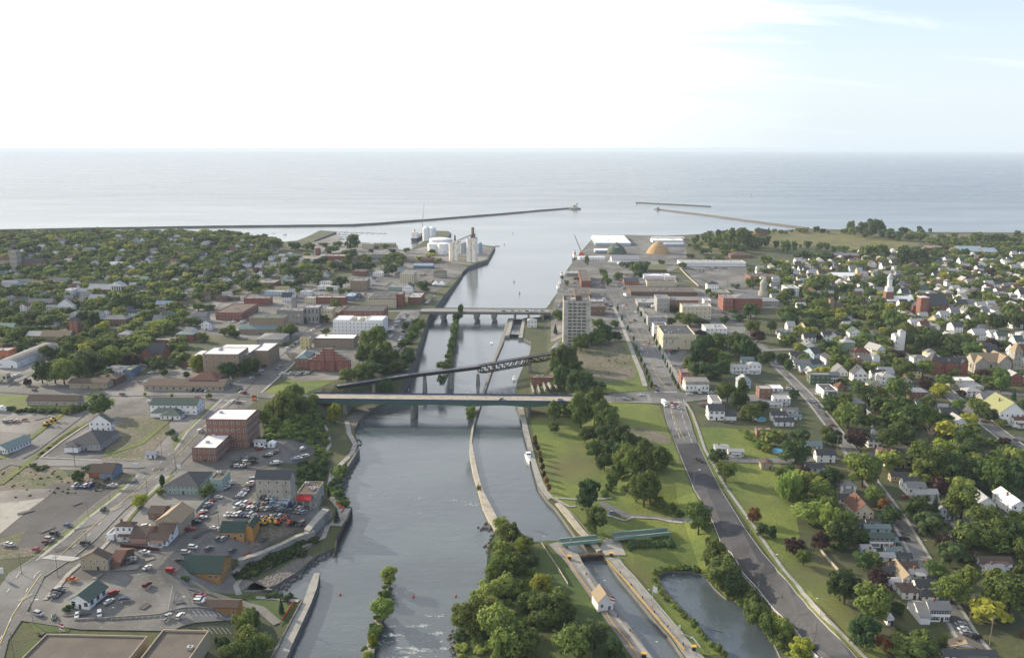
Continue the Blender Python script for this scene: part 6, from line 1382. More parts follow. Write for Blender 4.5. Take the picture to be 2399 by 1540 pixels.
H('A3',335,438,510,440,-12,'gy','white','grey','white steep gabled house beside a lawn'); H('A3',330,440,400,355,320,'gx','white','dark','white gabled farmhouse with dark roof and chimney', style='s'); H('A3',505,675,400,335,300,'gx','white','dark','wide white house with dark cross gable', style='s', nb=5, lm='wide white cross gabled house', add=[(-1,4,-1.5,6,7.5,'gy',1.0)])
H('A3',560,690,495,415,395,'flat','green','lgrey','pale green flat roofed house wing', nb=4); H('A3',690,805,490,405,372,'hip','green','lgrey','pale green Italianate house with cupola', nb=3, lm='pale green Italianate house', add=[(-2,2,5,9,12,'hip', .5)])
H('A3',795,950,545,500,450,'hip','cream','red','cream house with rust red hipped roof and dormer', rk=.75, lm='rust roofed dormer house'); H('A3',862,1040,600,570,522,'gx','white','grey','white cross gabled house with slate grey roof', add=[(2,8,-1,6,6.5,'gy',1.)]); H('A3',1000,1100,660,630,590,'gx','white','grey','white grey roofed house beside the street trees')
H('A3',790,920,775,700,-9,'gy','white','dark','narrow white gabled house with black shutters', style='s', rk=1.0, lm='narrow white shuttered house'); H('A3',960,1090,755,690,660,'gx','white','dark','white house with black roof and glazed porch', nb=4); H('A3',545,645,560,525,500,'flat','white','lgrey','small white flat topped house', fl=1)
H('A3',510,640,930,860,800,'flat','white','dark','white sunlit sided shop with black roof by the corner', ns=4); H('A3',645,735,860,830,770,'hip','tan','red','small house with pyramidal rust roof', fl=1, rk=.8); H('A3',565,640,960,920,870,'gx','white','dark','white gabled shed below the sunlit shop', fl=1)
H('A3',0,135,865,850,805,'flat','white','white','white flat roofed shop by the diagonal street', fl=1, wh=1.8); H('A3',50,200,990,935,905,'flat','white','lgrey','white flat roofed double house on the street', nb=4); H('A3',-40,130,1010,985,955,'flat','white','lgrey','white flat roofed house left of the double house'); H('A3',130,275,1075,1048,1015,'gx','white','grey','white house with grey roof on the diagonal street', fl=1); H('A3',25,165,1140,1085,1050,'gx','white','dark','white gabled house with dark roof on the diagonal street'); H('A3',195,305,1130,1105,1080,'gx','white','teal','white house with pale teal roof on the diagonal street', fl=1); H('A3',62,235,1190,1145,1110,'gx','white','dark','white house with black roof lowest on the diagonal street')
H('A3',1315,1480,960,870,830,'hip','red','lgrey','bright red house with white trim and pale roof', nb=4, style='s', lm='bright red house'); H('A3',1240,1345,790,770,725,'gy','cream','brown','cream gabled cottage left of the maroon tree', fl=1); H('A3',1250,1435,835,820,785,'gx','cream','dgreen','green roofed cottage behind the bright red house', fl=1)
H('A3',945,1045,835,800,-9,'gy','cream','green','cream gabled cottage in the trees', fl=1); H('A3',965,1090,1055,1030,1000,'gx','cream','green','cream cottage with dark green roof', fl=1); H('A3',935,1055,1190,1140,-16,'gy','white','grey','white house with grey gable facing the woods', ns=3); H('A3',955,1055,1115,1100,1062,'gx','tan','red','house with brick red roof in the woods', fl=1)
H('A3',1715,1920,830,765,730,'flat','cream','white','cream flat roofed house with white parapet', nb=4, lm='white parapet house'); H('A3',1790,2010,850,820,775,'hip','cream','lgrey','cream porch house with pale grey hipped roof'); H('A3',1850,1990,915,865,825,'hip','white','lgrey','white house with pale roof and blue shutters', style='s'); H('A3',1930,2040,910,890,850,'gx','white','dark','white gabled house with dark roof behind the grey shingled one')
H('A3',2000,2180,985,925,870,'gx','stone','grey','grey shingled house with broad gable', nb=4, lm='grey shingled house'); H('A3',2155,2390,1180,1065,-24,'gy','white','yel','big white house with olive green roof', rk=.85, nb=5, ns=5, lm='olive roofed white house'); H('A3',2295,2440,1200,1130,1105,'gx','white','red','white house with salmon roof at the right edge', fl=1)
H('A3',1725,1830,1165,1120,1085,'gx','white','grey','white house with grey roof below the big woods'); H('A3',1620,1770,1090,1065,1020,'gx','grey','dark','black roofed house in the woods'); H('A3',1545,1680,1030,1010,982,'gx','white','lgrey','pale roofed white shed by the wide street', fl=1)
B('A3',1910,2240,690,590,505,'gx','stone','tan', rk=.9, name='stone_church', cat='church', fl=1, nb=5, wh=4, ww=2.2, ns=2, label='pale stone church with big gables and traceried windows', lm='pale stone church', add=[(-15,-5,-3,14,9,'gy',1.1),(4,15,-4,16,10,'gy',1.1)], door=False)
B('A3',2280,2350,700,490,-9,'hip','stone','tan', rk=2.0, name='church_tower', cat='tower', fl=4, nb=2, ns=1, wh=2.4, label='square pale stone church tower with pointed cap', door=False, ov=.3)
B('A3',1510,1850,715,590,545,'gx','red','dark', rk=.7, name='brick_mansion', cat=bk, fl=2, nb=9, ns=3, wh=2, label='dark red brick mansion block with slate roof and turret', lm='red brick mansion', add=[(-16,-9,-2,7,14,'hip',1.6),(-4,3,-2,7,10,'gy',1.1),(8,15,-2,7,10,'gy',1.1)], ch=2, door=False)
H('A3',1355,1490,620,555,522,'hip','white','grey','white house with grey roof left of the red brick mansion', nb=3)
B('A3',1178,1260,480,350,-10,'gx','white','lgrey', rk=.5, name='towered_house', cat='house', fl=3, nb=3, ns=2, label='tall white Italianate house with square belvedere tower', lm='white towered house', add=[(-1,4.6,-1,4.6,19,'hip', .6)])
B('Z3',1315,1570,868,825,775,'gx','brick','white', rk=.45, name='domed_church', cat='church', fl=1, nb=5, wh=3, label='brick church with long white roof and white domed steeple', lm='white domed church', ns=2, door=False)
p = gp('Z3',1330,862); root = new('church_steeple', None, None, p); FWc = wmat('white'); g = MB(); g.box(-5,5,0,9,0,17, wmat('brick')); g.box(-4,4,1,8,17,23, FWc); g.build('tower', root); g = MB(); g.cyl((0,4.5),3.2,3.2,23,33, FWc, 8); g.build('belfry', root); g = MB()
for (a, z0),(b, z1) in (((3.8,33),(3.5,35)),((3.5,35),(2.4,38)),((2.4,38),(.7,40))): g.cyl((0,4.5), a, b, z0, z1, mat('dome_grey_white',(.45, .46, .47)),12)
g.bar((0,4.5,40),(0,4.5,44), .35, YEL); g.build('dome', root); tag(root, 'white octagonal steeple with pale dome and gilt finial','steeple')
B('Z3',1690,1890,935,860,-26,'gx','red','dark', rk=.9, name='brick_church', cat='church', fl=1, nb=5, wh=3, label='red brick church with long black roof', lm='black roofed brick church', ns=-1); B('Z3',1622,1695,965,790,-11,'flat','red','white', name='church_tower', cat='tower', fl=3, nb=1, ns=1, wh=4, ww=1.6, label='tall red brick church tower with white corniced top', bcor='white', door=False)
B('Z3',1585,1640,940,880,-12,'gy','red','dark', rk=1.4, name='church_porch', cat='church', fl=1, nb=1, ns=-1, label='sunlit gabled brick porch left of the church tower')
B('Z3',735,900,940,890,842,'gx','tanbrick','brown', rk=.7, name='tan_church', cat='church', fl=2, nb=4, label='small orange brick church with stub tower', lm='small orange brick church', add=[(-8,-3,-1.5,5,17,'hip', .4,'tanbrick','red')])
B('Z3',60,270,850,835,800,'hip','stone','teal', rk=.4, name='courthouse', cat='courthouse', fl=2, nb=6, far=True, label='domed stone courthouse with teal copper roof', lm='domed courthouse')
p = gp('Z3',132,840); root = new('courthouse_dome', None, None, p + Vector((0,8,8))); g = MB(); g.cyl((0,0),6.5,6,0,6, wmat('stone'),12); g.cyl((0,0),4.6,4.6,6,15, wmat('stone'),12); g.build('drum', root); g = MB(); g.cyl((0,0),5,4.4,15,18, mat('dome_copper',(.30, .33, .28)),16); g.cyl((0,0),4.4,2.2,18,21, mat('dome_copper',(.30, .33, .28)),16); g.cyl((0,0),1.2, .3,21,26, YEL, 8); g.build('dome', root); tag(root, 'copper green courthouse dome on a columned drum','dome')
B('Z3',345,462,780,700,672,'flat','white','lgrey', name='shop_building', cat=bk, fl=3, nb=4, ns=4, far=True, label='white three storey block beside the fire station street', lm='white three storey block'); B('Z3',0,265,640,592,560,'flat','brick','brown', name='fire_station', cat=bk, fl=1, nb=5, far=True, label='low brick fire station with dark bays', lm='low brick fire station')
B('Z3',805,1015,635,590,550,'gx','green','white', rk=.3, name='metal_hall', cat=bk, fl=1, far=True, label='green metal hall with white roof', lm='green metal hall'); B('Z3',810,1040,425,388,362,'gx','red','grey', rk=.4, name='barracks', cat=bk, fl=1, far=True, label='long red brick barracks at the foot of the fort hill', lm='long brick barracks')
B('P',2248,2305,598,589,576,'gx','brown','lblue', rk=.4, name='warehouse', cat=bk, fl=1, far=True, label='large blue grey metal roofed warehouse near the right edge', lm='blue grey warehouse'); B('P',2235,2262,596,590,581,'gx','brown','lblue', rk=.4, name='warehouse', cat=bk, fl=1, far=True, label='smaller blue grey roofed warehouse on the left'); B('P',2305,2335,600,590,580,'gx','brown','lblue', rk=.4, name='warehouse', cat=bk, fl=1, far=True, label='smaller blue grey roofed warehouse on the right')
B('P',2182,2212,589,580,575,'flat','brick','grey', name='school', cat=bk, far=True, label='low brick school with roof units near the meadow', rtu=4)
B('Z3',50,160,200,160,135,'gx','brick','dark', rk=.7, name='fort_barracks', cat=bk, far=True, label='old stone barracks inside the lakeside fort', ch=1, lm='lakeside fort'); B('Z2',2290,2360,165,145,130,'gx','brick','dark', name='fort_quarters', cat=bk, far=True, label='officers quarters behind the fort trees', ch=1)
B('Z2',912,1255,295,268,192,'flat','lblue','white', name='port_warehouse', cat=bk, fl=2, far=True, label='huge white roofed warehouse on the port quay', lm='white port warehouse', par=.3, rtu=5)
B('Z2',1070,1330,450,425,385,'gx','white','lgrey', rk=.5, name='long_shed', cat='shed', far=True, label='long pale grey shed in front of the green dome', rot=4); B('Z2',1460,1760,262,245,225,'flat','white','white', name='storage_building', cat=bk, far=True, label='low white storage building behind the blades')
B('Z2',1725,2350,492,455,432,'flat','white','lgrey', name='supermarket', cat=bk, fl=1, far=True, label='long white supermarket plaza behind the big lot', lm='white supermarket plaza', rtu=8)
B('Z2',2210,2420,412,385,350,'hip','brick','brown', name='school', cat=bk, far=True, label='low brick building with brown hipped roof by the hill', rk=.3)
B('Z2',1412,1595,555,522,475,'gx','brown','yel', rk=.55, name='garage_building', cat=bk, fl=1, nb=3, ns=-1, far=True, label='brown garage with olive yellow roof and white doors', lm='olive roofed garage'); B('Z2',1378,1630,612,582,560,'flat','white','white', name='shop_building', cat=bk, far=True, label='low white shop with bright flat roof'); B('Z2',1578,1685,622,600,580,'gx','white','lgrey', name='shop_building', cat=bk, far=True, label='small white shop annex with grey roof', rk=.3)
B('Z2',1408,1690,682,640,618,'flat','cream','brown', name='shop_building', cat=bk, fl=2, nb=10, far=True, label='long cream two storey shop row', lm='cream shop row'); B('Z2',1255,1885,772,738,688,'flat','brown','gravel', name='strip_mall', cat=bk, fl=1, far=True, label='long dark strip mall with many roof units', lm='dark strip mall', rtu=12)
B('Z2',1190,1330,668,640,600,'gx','orange','dark', rk=.4, name='restaurant', cat='restaurant', far=True, label='orange edged restaurant with dark roof by the highway'); B('Z2',1320,1500,880,840,800,'flat','grey','lgrey', name='bank', cat=bk, fl=1, far=True, label='low grey bank with pale roof beside the lot')
B('Z2',720,872,800,760,692,'flat','brick','gravel', name='hotel', cat='hotel', fl=2, nb=6, far=True, label='brick hotel block behind the apartment tower', lm='brick hotel block', rtu=3); B('Z2',778,872,690,632,528,'flat','red','gravel', name='hotel', cat='hotel', fl=3, nb=4, far=True, label='long red brick hotel wing near the quay', rtu=3, lm='red hotel wing'); B('Z2',632,780,582,558,535,'flat','grey','lgrey', name='store_building', cat=bk, far=True, label='low grey quayside building')
B('Z2',1985,2095,722,662,632,'hip','white','dark', rk=.5, name='house', far=True, label='white square house with black pyramid roof at the lot corner', lm='black pyramid roofed house'); B('Z2',2040,2200,768,745,715,'flat','cream','grey', name='shop_building', cat=bk, far=True, label='low cream shops with grey flat roof')
B('Z2',2135,2230,920,800,-30,'flat','red','grey', name='brick_block', cat=bk, fl=3, nb=3, ns=4, label='big red brick hall with sunlit left face', lm='big red brick hall', add=[(8,42,4,30,15,'hip', .3,'red','grey')]); B('Z2',1955,2020,865,820,800,'flat','white','lgrey', name='shop_building', cat=bk, far=True, label='small white shop on the side street'); B('A2',2280,2500,60,20,-15,'hip','stone','lgrey', name='municipal_building', cat=bk, far=True, label='grey roofed civic building behind the trees')
B('Z1',650,908,432,392,378,'flat','red','lgrey', name='factory', cat='factory', fl=2, far=True, label='long red brick factory with pale roof edge', lm='long brick factory', rtu=6); B('Z1',628,665,395,322,-10,'flat','red','brown', name='factory_tower', cat='tower', far=True, label='square red brick factory tower'); B('Z1',470,645,455,415,392,'flat','white','tan', name='factory_wing', cat='factory', far=True, label='white factory wing left of the brick factory')
B('Z1',1070,1180,322,280,268,'flat','cream','lgrey', name='warehouse', cat=bk, far=True, label='cream harbour warehouse, left box'); B('Z1',1180,1385,308,275,265,'flat','tan','lgrey', name='warehouse', cat=bk, far=True, label='tan harbour warehouse by the inlet', lm='tan harbour warehouse')
B('Z1',1565,1755,510,485,462,'gx','blue','lblue', rk=.4, name='long_shed', cat='shed', far=True, label='long navy sided shed with pale blue roof', lm='navy sided shed'); B('Z1',1085,1330,418,375,362,'flat','grey','grey', name='concrete_foundation', cat=bk, far=True, label='long grey concrete block building by the lot'); B('Z1',1640,1750,455,430,405,'gx','brick','brown', rk=.5, name='office_house', cat=bk, far=True, label='brown roofed office before the cream silos')
B('Z1',1440,1570,662,565,535,'flat','cream','grey', name='hotel', cat='hotel', fl=6, nb=8, ww=1.6, far=True, label='dark striped mid rise hotel near the quay', lm='mid rise hotel', rtu=4); B('Z1',1755,1880,598,545,525,'hip','stone','brown', name='stone_ruin', cat=bk, far=True, label='brown stone depot with hipped roof by the river', rk=.4)
B('Z1',1135,1400,888,800,740,'flat','cream','dark', name='ornate_block', cat=bk, fl=4, nb=18, far=True, ww=1.4, label='ornate white arcaded block with dark red mansard', lm='ornate arcaded block', bcor='red', rtu=6); B('Z1',1400,1465,880,760,735,'flat','red','grey', name='brick_block', cat=bk, fl=4, far=True, label='narrow red brick block right of the ornate one')
B('Z1',1460,1565,745,690,640,'gy','white','brown', rk=.6, name='mill', cat=bk, far=True, label='white gable fronted building below the hotel'); B('Z1',1325,1460,722,690,655,'flat','teal','grey', name='shop_building', cat=bk, far=True, label='pale teal two storey shop row'); B('Z1',1515,1640,850,790,745,'flat','brick','lgrey', name='quay_building', cat=bk, fl=2, far=True, label='quayside block with pale curved roof', lm='pale roofed quayside block')
B('Z1',962,1120,722,632,605,'flat','tanbrick','grey', name='office_block', cat=bk, fl=4, nb=7, far=True, label='tan four storey office block', lm='tan office block', rtu=3); B('Z1',665,805,668,640,632,'flat','white','lgrey', name='store_building', cat=bk, far=True, label='white store with red lettered fascia'); B('Z1',652,850,722,685,668,'flat','white','lgrey', name='garage_building', cat=bk, far=True, label='low white garage in front of the red lettered store', lm='low white garage')
B('Z1',480,588,775,735,722,'flat','white','lgrey', name='store_building', cat=bk, far=True, label='small white box store by the brick row'); B('Z1',632,915,850,790,775,'flat','red','lgrey', name='brick_row', cat=bk, fl=2, nb=10, far=True, label='red brick shop row with stepped parapet', lm='red brick shop row'); B('Z1',528,632,850,795,780,'flat','cream','lgrey', name='shop_building', cat=bk, far=True, label='cream end of the brick shop row'); B('Z1',898,1000,820,780,745,'flat','blue','lblue', name='shop_building', cat=bk, far=True, label='blue roofed shop at the row end')
B('Z1',235,375,722,692,688,'flat','yellow','yel', name='billboard_shop', cat=bk, far=True, label='pale yellow flat fronted shop'); B('Z1',335,475,680,645,620,'gx','teal','lgrey', name='house', far=True, label='pale green double house near the hillside'); B('Z1',1180,1280,585,555,535,'flat','white','lgrey', name='shop_building', cat=bk, far=True, label='white two part building by the big street'); B('Z1',980,1110,582,540,520,'flat','brick','brown', name='brick_shop', cat=bk, far=True, label='brown brick shop with white left end'); B('Z1',40,240,690,650,620,'flat','brick','grey', name='brick_shop', cat=bk, far=True, label='brick and white shops below the hillside'); B('Z1',140,380,770,735,720,'flat','lblue','lgrey', name='shop_building', cat=bk, far=True, label='pale blue row of low shops')
B('Z1',-60,185,860,800,780,'flat','red','grey', name='brick_row', cat=bk, fl=2, far=True, label='brick shop row left of the courthouse clock turret'); B('A1',640,780,190,130,60,'flat','brick','gravel', name='brick_block', cat=bk, far=True, label='brick block behind the street trees by city hall')
B('Z0',840,1065,770,712,660,'gx','brick','lgrey', rk=.6, name='temple_front_church', cat='church', fl=2, nb=8, far=True, label='temple fronted church with white columns and grey roof', lm='white columned church'); p = gp('Z0',1090,772); g = MB(); zc_ = 14
for i in range(5): g.cyl((-2 + i * 3.2,0), .7, .6,0,13, wmat('white'),8)
g.prism([(-4,-1.5),(12.5,-1.5),(12.5,12),(-4,12)],13,14.4, wmat('white')); g.face([(-4,-1.5,14.4),(12.5,-1.5,14.4),(4.2,-1.5,19)], wmat('white')); g.face([(-4,-1.5,14.4),(4.2,-1.5,19),(4.2,12,19),(-4,12,14.4)], rmat('lgrey')); g.face([(12.5,-1.5,14.4),(12.5,12,14.4),(4.2,12,19),(4.2,-1.5,19)], rmat('lgrey')); tag(g.build('portico', loc=p),'white columned portico with pediment on the hillside','portico')
B('Z0',-40,105,520,430,405,'gx','stone','red', rk=.9, name='hill_church', cat='church', fl=1, far=True, label='large stone church with red roof on the left hill', lm='red roofed hill church'); B('Z0',105,178,540,345,-11,'flat','stone','grey', name='church_tower', cat='tower', fl=4, nb=2, far=True, label='square stone tower with thin spire on the left hill'); B('Z0',180,420,530,450,415,'gx','brick','dark', rk=.8, name='hill_church_nave', cat='church', fl=1, far=True, label='dark roofed brick church wing on the left hill'); p = gp('Z0',128,530) + Vector((0,4,0)); h_ = height_at(p, PX('Z0',0,225)[1]); h2 = height_at(p, PX('Z0',0,345)[1]); g = MB(); g.cyl((0,0),2.6, .3, h2, h_, BRKT, 8); tag(g.build('spire', loc=p),'thin tan spire rising over the left hill','spire')
for a in ((20,165,710,650,625,'gx','white','lgrey'),(130,300,680,640,612,'gx','white','grey'),(60,215,765,715,700,'flat','white','white'),(290,530,690,660,625,'gx','white','tan'),(500,640,690,640,600,'gx','white','grey'),(440,600,770,745,730,'flat','white','lgrey'),(605,700,780,720,700,'flat','white','lgrey'),(700,845,770,735,700,'gx','grey','lgrey'),(1130,1230,710,685,668,'hip','white','grey'),(1240,1390,700,665,645,'gx','white','lgrey'),(1310,1415,650,615,588,'gx','cream','lgreen'),(1315,1440,790,742,722,'hip','pink','lgrey'),(1430,1545,825,800,780,'gx','white','grey'),(1700,1780,800,755,745,'flat','white','lgrey'),(1770,1900,765,725,700,'hip','yellow','grey'),(1015,1170,500,475,448,'gx','white','white'),(890,1010,535,515,500,'gx','white','lgrey'),(800,900,380,335,310,'gx','white','grey'),(1130,1200,365,340,325,'hip','white','lgrey'),(1225,1310,415,398,388,'flat','tan','white'),(1355,1460,395,368,350,'gx','white','lgrey'),(1140,1240,200,180,158,'gx','brick','lgrey'),(1420,1500,215,200,180,'gx','white','lgrey'),(1520,1600,215,200,185,'gx','white','lgrey'),(1620,1760,330,300,270,'gx','tan','grey'),(540,720,925,870,840,'gy','white','lgrey'),(445,540,920,880,862,'gx','white','lgrey'),(850,990,860,800,760,'gx','white','lgrey'),(260,500,880,840,800,'gx','tan','grey'),(130,290,880,858,845,'flat','lblue','teal'),(870,1060,935,915,885,'gx','white','grey'),(975,1050,985,940,910,'gy','white','lgrey'),(1300,1460,960,930,905,'gx','white','grey'),(1490,1660,890,855,822,'gx','white','lblue'),(-20,130,1120,1080,1035,'gx','green','lgreen'),(150,260,820,800,780,'gx','white','red'),(2060,2180,830,795,770,'gx','brick','brown'),(2175,2290,820,790,782,'flat','brown','dark'),(2130,2220,785,750,735,'gx','white','lgrey'),(1220,1320,990,935,915,'gx','white','dgreen')):
 B('Z0', *a[:5], a[5], a[6], a[7], far=True, fl=2)
pt = gp('A2',1468,462); hh = height_at(pt, PX('A2',0,368)[1]); cu = bpy.data.curves.new('lettering','FONT'); cu.body = 'OSWEGO'; cu.size = 3.6; cu.extrude = .04; cu.align_x = 'CENTER'
_c = bpy.data.objects.new('lettering_source', cu); _me = bpy.data.meshes.new_from_object(_c); _t = new('lettering', _me); bpy.data.objects.remove(_c); _t.rotation_euler = (math.pi / 2,0,0); _t.location = (pt.x, pt.y - .15, pt.z + hh - .6); _me.materials.clear(); _me.materials.append(mat('lettering_grey',(.12, .14, .17)))
for o in list(COL.objects):
 if o.get('label','').startswith('cream hall with dark roof'):
  _t.parent = o; _t.location = (pt.x - o.location.x, -.12, hh - .4)
  for dx, dz in ((-9.5,-3.8),(-3.6,-3.8),(-9.5,-6.2)):
   g = MB(); g.box(-1.8,1.8,-.1,0,-.6, .6, TKB); g.build('painted_sign', o, loc=(pt.x - o.location.x + dx + 5,-.02, hh - .4 + dz))
